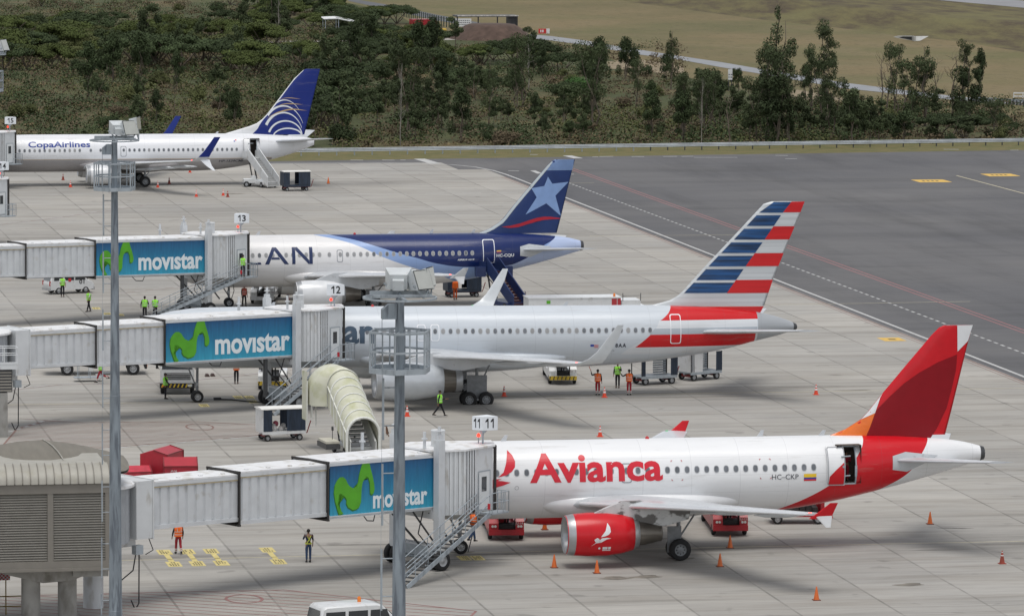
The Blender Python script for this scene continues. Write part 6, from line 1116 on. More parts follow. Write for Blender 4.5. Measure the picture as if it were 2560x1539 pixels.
def person(loc,face,label,vest,shirt,pants,la=(0,0),ra=(0,0),stride=0,lfa=None,rfa=None,lean=0,straps=False,sleeves=True,knee=0,h=1.75,tape=True,hood=False,lift=0):
    r=thing('person',label,'person',loc,R(face)); s=h/1.75
    def P(x,y,z): return Vector(((x+lean*max(0,z-.95))*s,y*s,z*s))
    def leg(sg,a):
        hip=P(0,.095*sg,.92); k=hip+Vector((math.sin(a),0,-math.cos(a)))*.43*s; a2=a-(knee if a<0 else knee*.3); an=k+Vector((math.sin(a2),0,-math.cos(a2)))*.42*s; return hip,k,an,an+Vector((.17*s,0,-.035*s))
    def arm(sg,a,out,fa):
        sh=P(0,.19*sg,1.43); el=sh+Vector((math.sin(a)*math.cos(out),math.sin(out)*sg,-math.cos(a)*math.cos(out)))*.29*s; b2,o2=fa; wr=el+Vector((math.sin(b2)*math.cos(o2),math.sin(o2)*sg,-math.cos(b2)*math.cos(o2)))*.26*s; return sh,el,wr,(wr-el).normalized()
    Lg,Rg=leg(1,stride),leg(-1,-stride); La=arm(1,la[0],la[1] or .12,lfa or (la[0]+.25,.03)); Ra=arm(-1,ra[0],ra[1] or .12,rfa or (ra[0]+.25,.03))
    V=[(P(0,0,.98),(.15*s,.11*s)),(P(0,0,1.18),(.14*s,.10*s)),(P(0,0,1.38),(.17*s,.11*s)),(P(0,0,1.50),.055*s),(P(.015,0,1.575),.055*s),(P(.02,0,1.66),(.085*s,.10*s)),(P(.02,0,1.745),.05*s)]; E=[(0,1),(1,2),(2,3),(3,4),(4,5),(5,6)]
    for hp,k,an,toe in (Lg,Rg): i=len(V); V+=[(hp,.085*s),(k,.058*s),(an,.04*s),(toe,.035*s)]; E+=[(0,i),(i,i+1),(i+1,i+2),(i+2,i+3)]
    for (sh,el,wr,dd),sg in ((La,1),(Ra,-1)):
        i=len(V); V+=[(sh,.05*s),(el,.038*s),(wr,.026*s),(wr+dd*.08*s,(.036*s,.016*s))]; E+=[(2,i),(i,i+1),(i+1,i+2),(i+2,i+3)]; q=len(V)
        up=Vector((1,0,0)) if abs(dd.x)<.9 else Vector((0,0,1)); ax=dd.cross(up).normalized().cross(dd)*-1
        for f in range(4): b_=wr+dd*.085*s+ax*(f-1.5)*.019*s; V+=[(b_+dd*(.035+.006*(f%3))*s,.009*s),(b_+dd*(.065+.006*((f+1)%3))*s+Vector((.012,0,0))*s,.008*s)]; E+=[(i+3,len(V)-2),(len(V)-2,len(V)-1)]
        V+=[(wr+dd*.05*s+ax*.05*s,.010*s)]; E+=[(i+2,len(V)-1)]
    body=skinned('body',V,E,skin,r)
    m=MB(); hc=P(.02,0,1.67); m.lathe([(-.09*s,.03*s),(-.02*s,.098*s),(.05*s,.092*s),(.10*s,.04*s),(.112*s,.005)],(hc.x-.022*s,hc.y,hc.z),'z',12); m.build('hair',hairm if not hood else C_['orange'],body)
    m=MB(); f=hc+Vector((.085,0,-.02))*s; m.tube(f,f+Vector((.03,0,-.02))*s,.014*s,6,.008*s); [m.tube(hc+Vector((-.01,sg*.085,-.02))*s,hc+Vector((-.01,sg*.105,-.02))*s,.022*s,6) for sg in (-1,1)]; m.build('nose_and_ears',skin,body)
    m=MB(); [m.tube(hc+Vector((.083,sg*.032,.0))*s,hc+Vector((.09,sg*.032,.0))*s,.009*s,6) for sg in (-1,1)]; m.tube(hc+Vector((.083,-.02,-.062))*s,hc+Vector((.083,.02,-.062))*s,.005*s,5); m.build('eyes_and_mouth',black,body)
    V=[(P(0,0,1.0),(.175*s,.13*s)),(P(0,0,.93),(.165*s,.125*s))]; E=[(0,1)]
    for hp,k,an,toe in (Lg,Rg): i=len(V); V+=[(hp,.10*s),(k,.072*s),(an+Vector((0,0,.05*s)),.062*s)]; E+=[(1,i),(i,i+1),(i+1,i+2)]
    tr=skinned('trousers',V,E,C_[pants],r)
    if pants=='red' and tape:
        for hp,k,an,toe in (Lg,Rg): m=MB(); dk=(an-k).normalized(); [m.tube(k+dk*q*s,k+dk*(q+.05)*s,.08*s,10) for q in (.2,.3)]; m.build('leg_tape',C_['silver'],tr)
    V=[(P(0,0,1.38),(.20*s,.13*s)),(P(0,0,1.18),(.165*s,.12*s)),(P(0,0,1.0),(.17*s,.125*s)),(P(0,0,1.49),.07*s)]; E=[(0,1),(1,2),(0,3)]
    for sh,el,wr,dd in (La,Ra):
        i=len(V); V+=[(sh,.066*s),(el,.05*s)]; E+=[(0,i),(i,i+1)]
        if sleeves: V+=[(wr-dd*.03*s,.038*s)]; E+=[(i+1,i+2)]
    sh_=skinned('jacket' if not vest else 'shirt',V,E,C_[shirt],r)
    for hp,k,an,toe in (Lg,Rg): m=MB(); m.loft([[(an.x+x*s,an.y+y*w_*s,an.z+z*s) for y,z in ((-.045,-.045),(.045,-.045),(.04,z1),(-.04,z1))] for x,w_,z1 in ((-.07,.8,.05),(0,1,.06),(.1,1.05,.0),(.2,.7,-.02))],0,True); m.build('shoe',shoem,r)
    if vest:
        m=MB(); prof=[(.95,.215,.168),(1.08,.212,.166),(1.2,.212,.165),(1.32,.225,.170),(1.42,.225,.165),(1.49,.12,.10)]; n=16
        m.loft([[P(-.0+b_*math.cos(2*math.pi*i/n),a*math.sin(2*math.pi*i/n)*1.03,z) for i in range(n)] for z,a,b_ in prof],0,True); v=m.build('vest',C_[vest],r)
        if tape:
            m=MB()
            for z0,z1 in ((1.05,1.08),(1.2,1.23)): 
                m.loft([[P(.172*math.cos(2*math.pi*i/n),.222*math.sin(2*math.pi*i/n),z) for i in range(n)] for z in (z0,z1)],0,True,caps=False)
            for sg in (-1,1):
                for fx in (-.172,.172): m.bar(P(fx,sg*.10,1.23),P(fx*.98,sg*.11,1.40),.022*s,.012)
            m.build('reflective_tape',C_['silver'],v)
    if straps:
        m=MB()
        for fx in (-.155,.155): m.bar(P(fx,-.13,1.0),P(fx,.1,1.42),.03*s,.02*s); m.bar(P(fx,.13,1.0),P(fx,-.1,1.42),.03*s,.03*s)
        m.loft([[P(.15*math.cos(2*math.pi*i/14),.185*math.sin(2*math.pi*i/14),z) for i in range(14)] for z in (.98,1.03)],0,True,caps=False); m.build('harness',C_['yellow'],r)
    r['_wr']=[0]; del r['_wr']; return r,La,Ra
FP=lambda k,x,y:A_(k,[(x,y)])[0]
CE=(850,510); CH=(850,1019); CI=(1700,1019); CF6=(1700,510)
person(FP(CDn,446,662),-95,'person in white shirt and lime vest holding papers beside the van 01','lime','white','black',la=(.3,.15),ra=(.4,.1),rfa=(1.4,-.3),sleeves=False)
person(FP(CDn,633,770),205,'person in lime vest and black trousers walking left of the mast near gate 13','lime','white','black',stride=.25,la=(.3,0),ra=(-.3,0),sleeves=False)
person(Gk(349,768),80,'person seen from behind in lime vest, left one of two behind bridge 12','lime','black','black',la=(.1,.35),ra=(.1,.35))
person(Gk(374,768),85,'person seen from behind in lime vest, right one of two behind bridge 12','lime','white','black',lfa=(2.0,-.5),rfa=(2.0,-.5),la=(.5,.2),ra=(.5,.2))
person(FP(CDn,1742,732),-75,'person in salmon vest standing by the nose wheel of the jet with the star','redvest','black','black',stride=.15)
person(FP(CE,822,682),-85,'person in orange coverall under the wing of the jet with the star','orange','coverall','coverall',tape=False,hood=True)
person(FP(CDn,718,1278),180,'person in lime vest and red trousers stepping forward behind the hand trolley','lime','black','red',stride=.45,knee=.7,lean=-.1,la=(1.0,0),ra=(1.0,0))
person(FP(CDn,1180,1390),-10,'person in lime vest standing beside the white truck under bridge 12','lime','black','black',ra=(.5,0))
person(FP(CDn,1686,1280),-95,'person in orange vest with hands raised to the face between two bridges wheels','orange','orange','black',la=(.6,.5),ra=(.6,.5),lfa=(2.6,-.6),rfa=(2.6,-.6))
person(FP(CH,712,66),-12,'person in lime vest walking right, in front of the silver jet engine','lime','black','black',stride=.42,knee=.2,la=(.5,0),lfa=(1.6,-.2),ra=(-.3,0))
r,La,Ra=person(FP(CE,1838,1362),70,'marshaller in orange vest with one arm raised holding a wand, left of the pair','orange','black','red',la=(1.0,.9),lfa=(2.7,.3),ra=(.1,.2)); w=La[2]+La[3]*.08; m=MB(); m.tube(w,w+Vector((-.02,.22,.5)),.022,6); o=m.build('marshalling_wand',mat('wand orange',(.8,.1,.03),.4,0,0)); o.location=r.location; o.rotation_euler=r.rotation_euler; tag(o,'orange wand held up by the left marshaller','wand')
person(FP(CE,1980,1310),-110,'person in lime vest with hands near the face, between the two marshallers','lime','black','black',la=(.5,.3),lfa=(2.4,-.5),ra=(.2,.2))
r,La,Ra=person(FP(CE,2062,1362),85,'marshaller in orange vest seen from behind, right of the pair by the open cart','orange','black','red',la=(.5,.9),lfa=(2.4,.5),ra=(.1,.3)); w=La[2]+La[3]*.08; m=MB(); m.tube(w,w+Vector((0,.18,.5)),.022,6); o=m.build('marshalling_wand',mat('dark wand',(.10,.05,.04),.4,0,0)); o.location=r.location; o.rotation_euler=r.rotation_euler; tag(o,'dark wand held by the right marshaller','wand')
person(FP(CG,1272,1042),100,'person in orange vest and red trousers under bridge 11, head hidden by the tunnel','orange','black','red',stride=.2,knee=.2,la=(.2,.3),ra=(.1,.3))
person(FP(CG,2200,1100),95,'person in navy shirt with yellow crossed straps seen from behind under bridge 11',None,'navy','jeans',straps=True,la=(.6,.2),lfa=(2.3,-.4),ra=(.2,.25),sleeves=False)
person((4.75,-5.75,1.42),32,'person in orange vest and jeans climbing the service stairs of bridge 11','orange','black','jeans',stride=.3,knee=.5,la=(.9,.2),ra=(.7,.3))
person((10.4,127.5,2.87),-80,'person in lime vest standing in the cab doorway of bridge 13','lime','white','black',la=(.4,.1),lfa=(1.5,-.5))
person((26.0,-.75,3.56),-95,'cabin attendant in crimson uniform inside the open rear door of the nearest jet',None,'purple','purple',la=(.4,.1),lfa=(1.9,-.4),h=1.65,tape=False)
# bird on the mast ladder
b=thing('bird','small brown bird perched on the ladder of the middle mast','bird',(-20.03,-129.56,22.9)); b.scale=(.95,)*3; V=[((0,0,.10),.034),((.015,0,.15),.042),((.01,0,.20),.032),((0,0,.235),.024),((-.005,0,.26),.022)]; V+=[((.03,0,.05),.024),((.075,0,-.04),.012)]; o=skinned('body',V,[(0,1),(1,2),(2,3),(3,4),(0,5),(5,6)],mat('brown feathers',(.20,.11,.07),.8,0,.35,30),b)
m=MB(); m.tube((-.02,0,.262),(-.05,0,.255),.007,6,.001); m.build('beak',black,o); m=MB(); [m.tube((0,y,.08),(-.005,y,0.0),.004,4) for y in (-.012,.012)]; m.build('legs',black,o)
for sg in (-1,1): m=MB(); m.loft([[(x,sg*(.03+y),z) for y,z in ((0,zz+.02),(.012,zz),(0,zz-.02))] for x,zz in ((0,.2),(.03,.15),(.065,.06))],0,True); m.build('wing',mat('dark wing feathers',(.09,.055,.04),.8,0,.3,30),o)
# ---------------------------------------------------------------- vegetation beyond the guardrail
def leafm(n,c,isl=.14): return mat(n,c,.8,0,.22,.35,island=isl,objrand=.22,spec=.15)
lf_euc=leafm('eucalyptus leaves',(.060,.078,.036)); lf_dark=leafm('dark evergreen leaves',(.046,.064,.028)); lf_ac=leafm('acacia leaves',(.072,.092,.028)); lf_ol=leafm('olive scrub leaves',(.088,.098,.038)); lf_br=leafm('dry brown scrub twigs',(.112,.088,.056)); lf_gr=leafm('bright green leaves',(.055,.115,.032)); dry=leafm('dry grass',(.17,.135,.072),.2)
bark=mat('grey brown bark',(.13,.105,.08),.9,0,.2,3); barkw=mat('pale bark',(.25,.23,.20),.9,0,.2,3)
def leaves(m,rng,cl,n,sz,flat=.0,mi=0,droop=0):
    tot=sum(r[0]*r[1]+r[1]*r[2]+r[0]*r[2] for _,r in cl)
    for c,r in cl:
        k=max(6,int(n*(r[0]*r[1]+r[1]*r[2]+r[0]*r[2])/tot))
        for _ in range(k):
            a=rng.uniform(0,6.283); z=rng.uniform(-1,1); q=math.sqrt(1-z*z); rad=rng.uniform(.25,1.12)**.55
            p=Vector((c[0]+r[0]*q*math.cos(a)*rad,c[1]+r[1]*q*math.sin(a)*rad,c[2]+r[2]*z*rad))
            nrm=Vector((q*math.cos(a)+rng.gauss(0,.4),q*math.sin(a)+rng.gauss(0,.4),z*.7+rng.gauss(.75,.4)))
            if nrm.length<.01: nrm=Vector((0,0,1))
            nrm.normalize(); t=nrm.orthogonal().normalized(); t=(Matrix.Rotation(rng.uniform(0,6.283),3,nrm)@t); b=nrm.cross(t); s=sz*rng.uniform(.55,1.35); e=s*rng.uniform(.4,.8)
            if droop: t=(t*.5+Vector((0,0,-1))*droop).normalized()
            m.add([p-t*s-b*e*.2,p+b*e*-.9,p+t*s,p+b*e],[(0,1,2,3)],mi)
def limb(m,rng,a,b,r0,r1,mi=0,k=3,w=.06):
    pts=[Vector(a)]; L=(Vector(b)-Vector(a)).length
    for i in range(1,k+1): pts.append(Vector(a).lerp(Vector(b),i/k)+(Vector((rng.gauss(0,w),rng.gauss(0,w),0))*L if i<k else Vector()))
    for i in range(k): m.tube(pts[i],pts[i+1],r0+(r1-r0)*i/k,5,r0+(r1-r0)*(i+1)/k,mi=mi,cap=False)
    return pts
from mathutils import noise as mnoise
VEG={}
def proto(key,name,crown,trunk): VEG[key]=(name,crown,trunk)
def mesh_of(m,name,mt):
    o=m.build(name,mt,fix=False); me=o.data; bpy.data.objects.remove(o); return me
def mk_euc(key,seed,H,kind):
    rng=random.Random(seed); tr=MB(); cr=MB(); cl=[]
    if kind=='sparse':
        for s in range(3):
            top=(rng.uniform(-1.8,1.8),rng.uniform(-1,1),H*rng.uniform(.82,1)); pts=limb(tr,rng,(rng.uniform(-.5,.5),rng.uniform(-.5,.5),0),top,.14,.03,k=5,w=.03)
            for q in range(8):
                z=rng.uniform(.34,1); p=Vector(pts[0]).lerp(Vector(top),z); e=p+Vector((rng.uniform(-1.5,1.5),rng.uniform(-1.2,1.2),rng.uniform(.1,.9))); limb(tr,rng,p,e,.04,.015,k=2); cl.append((e,(rng.uniform(.35,1.15),rng.uniform(.4,.9),rng.uniform(.45,1.1))))
            cl.append((Vector(top),(1.3,.9,.8)))
        leaves(cr,rng,cl,4200,.14,droop=.5)
    elif kind=='tall':
        pts=limb(tr,rng,(0,0,0),(rng.uniform(-.6,.6),0,H),.2,.03,k=6,w=.02)
        limb(tr,rng,(.3,.2,0),(1.1,.3,H*.8),.13,.03,k=5,w=.03)
        for q in range(15):
            z=rng.uniform(.2,.82)*H; w=2.2*(1-abs(z/H-.42)*1.1); e=Vector((rng.uniform(-w,w),rng.uniform(-w,w)*.8,z)); limb(tr,rng,(0,0,z-.6),e,.05,.02,k=2); cl.append((e,(rng.uniform(.55,1.15),rng.uniform(.55,1.0),rng.uniform(.7,1.5))))
        for q in range(3): cl.append((Vector((rng.uniform(-.5,.5),0,H*rng.uniform(.84,.97))),(.35,.35,.6)))
        for q in range(12):
            z=rng.uniform(.25,.95)*H; limb(tr,rng,(0,0,z),(rng.uniform(-2.2,2.2),rng.uniform(-1,1),z+rng.uniform(.6,1.6)),.025,.008,k=2)
        leaves(cr,rng,cl,4300,.15,droop=.5)
    elif kind=='bushy':
        limb(tr,rng,(0,0,0),(0,0,H*.9),.16,.04,k=4,w=.02); limb(tr,rng,(0,0,H*.15),(.9,.3,H*.7),.08,.03); limb(tr,rng,(0,0,H*.15),(-.9,.1,H*.65),.08,.03)
        for q in range(20): z=rng.uniform(.24,.98)*H; w=1.9*(1.12-(z/H))**.6; cl.append((Vector((rng.uniform(-w,w),rng.uniform(-w,w),z)),(rng.uniform(.35,1.0),rng.uniform(.4,1.0),rng.uniform(.4,1.15))))
        leaves(cr,rng,cl,3900,.15,droop=.4)
    elif kind=='small':
        limb(tr,rng,(0,0,0),(.2,0,H*.9),.1,.03,k=4,w=.04); limb(tr,rng,(0,0,H*.3),(-.8,.3,H*.75),.06,.02); limb(tr,rng,(0,0,H*.35),(.9,.2,H*.7),.06,.02)
        for q in range(9): z=rng.uniform(.45,1)*H; w=1.3; cl.append((Vector((rng.uniform(-w,w),rng.uniform(-w,w),z)),(rng.uniform(.4,.9),rng.uniform(.4,.9),rng.uniform(.35,.8))))
        leaves(cr,rng,cl,3200,.14,droop=.3)
    proto(key,'eucalyptus_tree',mesh_of(cr,'crown',lf_euc if kind!='bushy' else lf_dark),mesh_of(tr,'trunk',bark))
def mk_acacia(key,seed,W,H,leaf):
    rng=random.Random(seed); tr=MB(); cr=MB(); cl=[]
    for q in range(5): a=6.283*q/5+rng.uniform(-.3,.3); limb(tr,rng,(rng.uniform(-.2,.2),0,0),(math.cos(a)*W*.3,math.sin(a)*W*.3,H*.72),.13,.04,k=3)
    for q in range(20):
        a=rng.uniform(0,6.283); d=math.sqrt(rng.random())*W*.42; z=H*(.86-.42*(d/(W*.5))**2)+rng.uniform(-.25,.25); cl.append((Vector((math.cos(a)*d,math.sin(a)*d,z)),(rng.uniform(.9,1.6),rng.uniform(.9,1.6),rng.uniform(.3,.6))))
    leaves(cr,rng,cl,6500,.15); proto(key,'acacia_tree',mesh_of(cr,'crown',leaf),mesh_of(tr,'trunk',bark))
def mk_shrub(key,seed,W,H,leaf,name='shrub',n=2600):
    rng=random.Random(seed); tr=MB(); cr=MB(); cl=[]
    for q in range(4): limb(tr,rng,(0,0,0),(rng.uniform(-1,1)*W*.3,rng.uniform(-1,1)*W*.3,H*.7),.05,.02,k=2)
    for q in range(9): d=rng.random()*W*.36; a=rng.uniform(0,6.283); cl.append((Vector((math.cos(a)*d,math.sin(a)*d,H*rng.uniform(.3,.75)*(1-.3*d/W))),(rng.uniform(.16,.3)*W,rng.uniform(.16,.3)*W,rng.uniform(.18,.32)*H)))
    leaves(cr,rng,cl,n,.13); proto(key,name,mesh_of(cr,'crown' ,leaf),mesh_of(tr,'trunk',bark))
def mk_bare(key,seed,H,mt):
    rng=random.Random(seed); tr=MB(); cr=MB(); top=(rng.uniform(-.4,.4),0,H); limb(tr,rng,(0,0,0),top,.13,.03,k=5,w=.02)
    for q in range(16):
        z=rng.uniform(.3,.98)*H; e=(rng.uniform(-1.6,1.6),rng.uniform(-1,1),z+rng.uniform(.5,2.2)); pts=limb(cr,rng,(0,0,z),e,.035,.012,k=3,w=.08); limb(cr,rng,pts[1],(pts[1].x+rng.uniform(-.8,.8),pts[1].y,pts[1].z+1.2),.015,.006,k=2)
    proto(key,'bare_tree',mesh_of(cr,'branches',mt),mesh_of(tr,'trunk',mt))
mk_euc('tall1',1,15,'tall'); mk_euc('tall2',2,13,'tall'); mk_euc('sp1',3,13.5,'sparse'); mk_euc('sp2',4,12,'sparse'); mk_euc('bu1',5,8.5,'bushy'); mk_euc('bu2',6,7.5,'bushy'); mk_euc('sm1',7,6,'small'); mk_euc('sm2',8,5.2,'small')
mk_acacia('ac1',11,8.5,4.2,lf_ac); mk_acacia('ac2',12,10,4.6,lf_dark); mk_acacia('ac3',13,7,3.6,lf_ol)
mk_shrub('sh1',21,3.4,2.4,lf_ol); mk_shrub('sh2',22,3.8,2.2,lf_br); mk_shrub('sh3',23,4,2.8,lf_dark); mk_shrub('br',24,8,4.2,lf_gr,'bright_bush',6500)
mk_bare('bare1',31,11,barkw); mk_bare('bare2',32,8,bark)
def plant(key,x,y,s,label,cat,group,rz=None,sz=None):
    name,cm,tm=VEG[key]; r=thing(name,label,cat,(x,y,-.02),random.uniform(0,6.28) if rz is None else rz,group); r.scale=(s,s,sz or s)
    for nm,me in (('crown' if 'bare' not in key else 'branches',cm),('trunk',tm)): o=bpy.data.objects.new(nm,me); COL.objects.link(o); o.parent=r
    return r
random.seed(77)
hts={'tall1':15,'tall2':13,'sp1':13.3,'sp2':12,'bu1':9,'bu2':8,'sm1':6.2,'sm2':5.4,'ac1':4,'ac2':4.4,'ac3':3.4,'sh1':2.2,'sh2':2,'sh3':2.5,'br':3.6,'bare1':11.5,'bare2':8.5}
def at_px(key,crop,x,yb,yt,label,cat='tree',group=None,sw=1):
    b=A_(crop,[(x,yb)])[0]; pxm=(b-CAM).dot(CF); h=(yb-yt)/2.8535*pxm/F_; s=h/hts[key]; plant(key,b.x,b.y,s*sw,label,cat,group,sz=s)
for k,x,yb,yt,lb,sw in (('tall1',695,800,-15,'tallest slender eucalyptus with thin bare top standing across the pale road',1.0),('bu1',690,1020,420,'dense dark eucalyptus below the tallest one',1.0),('sp1',1040,760,160,'many stemmed eucalyptus with airy top, right of the tallest tree',.95),('sp2',1100,1000,560,'ragged eucalyptus low in front of the airy many stemmed one',1),
  ('bu2',890,740,450,'small narrow eucalyptus standing alone between the two tallest',.62),('bu1',1310,980,620,'dense tree with two rounded heads right of the airy eucalyptus',1.1),('sp2',1530,860,310,'thin leaning eucalyptus with a tuft at the top, left of a denser one',.7),('tall2',1750,900,330,'leaning eucalyptus with heavy dark clumps right of the thin tufted one',1.0),('bare2',1440,800,400,'bare thin brown tree left of the tufted eucalyptus',.9),
  ('sp1',2010,820,295,'broad eucalyptus with open top, near the right edge of the wood',.8),('bu1',2060,860,400,'dark eucalyptus under the broad open one near the right edge',1.0),('bu2',2140,720,340,'slim eucalyptus at the right end of the tall group',.6),('bare2',1830,830,420,'bare brown tree between the two clumped eucalyptus groups',.9),('bu1',180,760,430,'wide dark tree at the road sign',1.6),('bare1',155,1045,530,'white trunked bare tree rising from the guardrail at centre right',.55),('bare2',350,1045,700,'low bare pale tree with spreading branches at the guardrail',1.3),
  ('bu2',1600,1010,790,'dark rounded tree at the guardrail beneath the leaning eucalyptus',1.7),('sm1',520,800,610,'dome shaped dark bush right of the road sign',1.4),('sm2',1980,1000,830,'low dark bush cluster at the right part of the guardrail',2)):
    at_px(k,CC,x,yb,yt,lb,sw=sw*1.12)
for k,x,yb,yt,lb,sw in (('bare2',1480,820,430,'bare reddish stem second from left in the far right group',1),('bare2',1600,840,470,'bare stem right of the tufted eucalyptus',1),('sp2',1660,900,420,'thin eucalyptus close left of the leaning clumped one',1),('bare2',1940,840,380,'bare thin stem left of the broad open eucalyptus',1),('sp1',940,820,330,'airy thin eucalyptus stem just left of the many stemmed one',.8),('sp2',620,1000,330,'thin stem tree left beside the tallest eucalyptus',.8),('sp1',780,1020,520,'ragged tree right beside the tallest eucalyptus',1),
  ('sm1',1230,1030,640,'ragged round tree below the two headed tree',1),('sp2',2240,950,720,'low thin tree at right end of the wood',1.4)): at_px(k,CC,x,yb,yt,lb,sw=sw*1.2)
for k,x,yb,yt,lb,sw in (('bu1',1790,590,290,'dense twin topped dark tree left of the taller pair below the road',1.25),('bu2',2040,580,260,'pointed dark tree, middle of the three against the dry grass',.95),('tall2',2360,640,220,'tall dark eucalyptus with open lower trunk, right of the pointed one',.75),('bare1',1345,640,190,'white bare dead tree in front of the dirt mound slope',.8),('bu1',850,640,360,'dark wide eucalyptus in the middle of the wood, above the star tail',1.2),('bu1',1380,520,260,'dark tree right behind the white dead tree',1.1),
  ('sp2',2120,760,420,'scraggly eucalyptus between the pointed one and the tall one',.8),('br',1680,730,560,'large bright green round bush in the middle of the wood',1),('sm1',1150,860,690,'forked small eucalyptus above the grey fin tip',1.1),('bu1',560,830,640,'broad crowned small eucalyptus left of centre near the guardrail',1.3),('tall2',1060,900,430,'thin mid wood eucalyptus in front of the mound',.7),('bu2',1640,1000,860,'round dark bush tree just above the guardrail at centre',1.8),('bare1',430,1040,420,'slim dark leafless stem left of centre above the guardrail',.6)):
    at_px(k,CB,x,yb,yt,lb,sw=sw)
at_px('bare1',CA,1990,330,-60,'bare pale forked tree standing high behind the farthest jet fin',sw=.9); at_px('bare2',CA,1245,820,520,'dark leafless stem above the farthest jet winglet',sw=.5)
# the rest of the wood, sown by where the photo is densely or thinly covered
cnt={}
def sow(crop,x0,x1,y0,y1,n,keys,zone,smin=.75,smax=1.25):
    for i in range(n):
        x,y=random.uniform(x0,x1),random.uniform(y0,y1); p=A_(crop,[(x,y)])[0]
        if p.y<edge(p.x)+15.5: continue
        if crop==CB and ((900<x<1450 and y<415) or (1250<x and y<440)): continue
        k=random.choice(keys); nm=VEG[k][0]; s=random.uniform(smin,smax)
        kind={'tall1':'tall eucalyptus','tall2':'tall eucalyptus','sp1':'thin eucalyptus','sp2':'thin eucalyptus','bu1':'bushy dark eucalyptus','bu2':'bushy dark eucalyptus','sm1':'small eucalyptus','sm2':'small eucalyptus','ac1':'flat topped green acacia','ac2':'flat topped dark acacia','ac3':'low olive acacia','sh1':'olive shrub','sh2':'dry brown shrub','sh3':'dark green shrub','bare1':'bare pale tree','bare2':'bare brown tree'}[k]
        lb='%s %s'%(kind,zone); plant(k,p.x,p.y,s,lb,'shrub' if 'sh' in k else 'tree',lb)
sow(CA,-60,2454,20,300,44,['ac1','ac2','ac3','sh1','sh3','sh2','sh1'],'high on the far slope at upper left',.5,.95)
sow(CA,1650,2454,20,260,16,['ac1','ac2','bu1','ac1'],'behind the top of the farthest jet fin',.7,1.1)
sow(CB,-20,480,130,225,9,['ac2','ac1'],'by the parked lorries near the far fence',.6,.9)
sow(CA,-60,2200,290,540,64,['ac1','ac2','ac1','ac3','sh3','sm1'],'in the dense belt at left above the farthest jet',.9,1.35)
sow(CA,-60,1750,600,960,22,['sh1','sh2','sh3','sm1','sm2','bu2','sh1'],'right behind the farthest jet fuselage',.55,1.0)
sow(CA,2200,2454,500,1050,16,['sm1','sh3','ac2','sm2'],'right of the farthest jet fin',.8,1.3)
sow(CB,0,1500,320,520,50,['ac1','ac2','ac1','ac2','ac3','sm1','bu2'],'in the dense middle belt below the mound',.7,1.05)
sow(CB,0,2454,520,760,36,['ac2','sh3','sm1','sm2','bu2','sh1','sh2'],'in the middle of the wood',.55,.9)
sow(CB,0,2454,760,1050,48,['sm1','sm2','bu2','sh3','sp2','sh2','sh1','sm1'],'along the middle of the guardrail',.5,.95)
sow(CC,0,1350,840,1045,40,['sm1','bu2','sh3','sm2','sp2','sh1','sm2'],'behind the guardrail at right of centre',.5,.85)
sow(CC,1350,2454,860,1045,30,['sh3','ac2','sm1','sh3','sh1','sm2'],'behind the guardrail at far right',.45,.8)
sow(CC,0,450,640,800,10,['bu2','sm1','sh3'],'below the road sign',.4,.65)
# undergrowth nobody could count
def under(name,regions,leaf,n,sz,hh,seed,label,thr=None):
    rng=random.Random(seed); m=MB()
    for crop,x0,x1,y0,y1,w in regions:
        for i in range(int(n*w)):
            p=A_(crop,[(rng.uniform(x0,x1),rng.uniform(y0,y1))])[0]
            if p.y<edge(p.x)+14.5: continue
            nv=mnoise.noise(Vector((p.x*.035,p.y*.012,seed%2*.7)))+.35*mnoise.noise(Vector((p.x*.1,p.y*.04,3)))
            if (nv<thr) if thr is not None else False: continue
            r=rng.uniform(.8,2.3); leaves(m,rng,[(Vector((p.x,p.y,hh*.4)),(r,r,hh*rng.uniform(.5,1.2)))],rng.randint(45,75),sz)
    o=m.build(name,leaf,fix=False); struct(o,'stuff',label)
REG=[(CA,-60,2454,20,560,.3),(CA,-60,2454,560,1000,.28),(CB,-20,2454,330,1055,.48),(CC,-20,2454,740,1045,.30)]
under('undergrowth',REG,lf_ol,1150,.17,1.0,51,'olive undergrowth between the trees',-.08); under('undergrowth',REG,lf_dark,1500,.17,1.3,52,'dark undergrowth between the trees',-.02); under('dry_brush',REG+[(CA,-60,2454,20,560,.5)],lf_br,950,.17,.9,53,'brown dry brush between the trees'); under('dry_grass',REG+[(CA,-60,2454,100,900,.6)],dry,260,.17,.4,54,'tufts of dry grass')
# ---------------------------------------------------------------- far side objects
p=A_(CB,[(1140,292)])[0]; m=MB(); rng=random.Random(5); rings=[]
for z,f in ((-.1,1.0),(.6,.9),(1.4,.76),(2.3,.62),(2.6,.5),(2.65,.1)): rings.append([(p.x+(7.6*f+rng.uniform(-.25,.25))*math.cos(2*math.pi*i/26),p.y+8+(9*f+rng.uniform(-.3,.3))*math.sin(2*math.pi*i/26),z) for i in range(26)])
m.loft(rings,0,True); o=m.build('dirt_mound',mat('brown soil',(.085,.055,.042),.95,0,.3,.8)); tag(o,'brown flat topped soil mound beside the far road','mound')
r=thing('field_shelter','long dark open shelter with pale roof edge behind the soil mound','shelter',(p.x+3.0,p.y+22,0)); m=MB(); m.b2(-7,4.2,-1,3,3.3,3.55); m.build('roof',darkgrey,r); m=MB(); m.b2(-6.8,4.3,-1.05,-1.0,3.42,3.6); m.build('roof_edge',mat('pale worn fascia',(.5,.48,.45),.8,0,.5,3),r); m=MB(); [m.b2(x-.1,x+.1,-.9,-.7,0,3.3) for x in (-6.8,-3,.5,4)]; m.b2(2.8,4.2,-.8,3,0,3.3); m.build('posts_and_wall',black,r)
gf=thing('palisade_fence','green palisade fence along the far dark road','fence',(0,0,0)); fp=A_(CB,[(380,95),(520,140),(700,185),(930,225)]); k=0
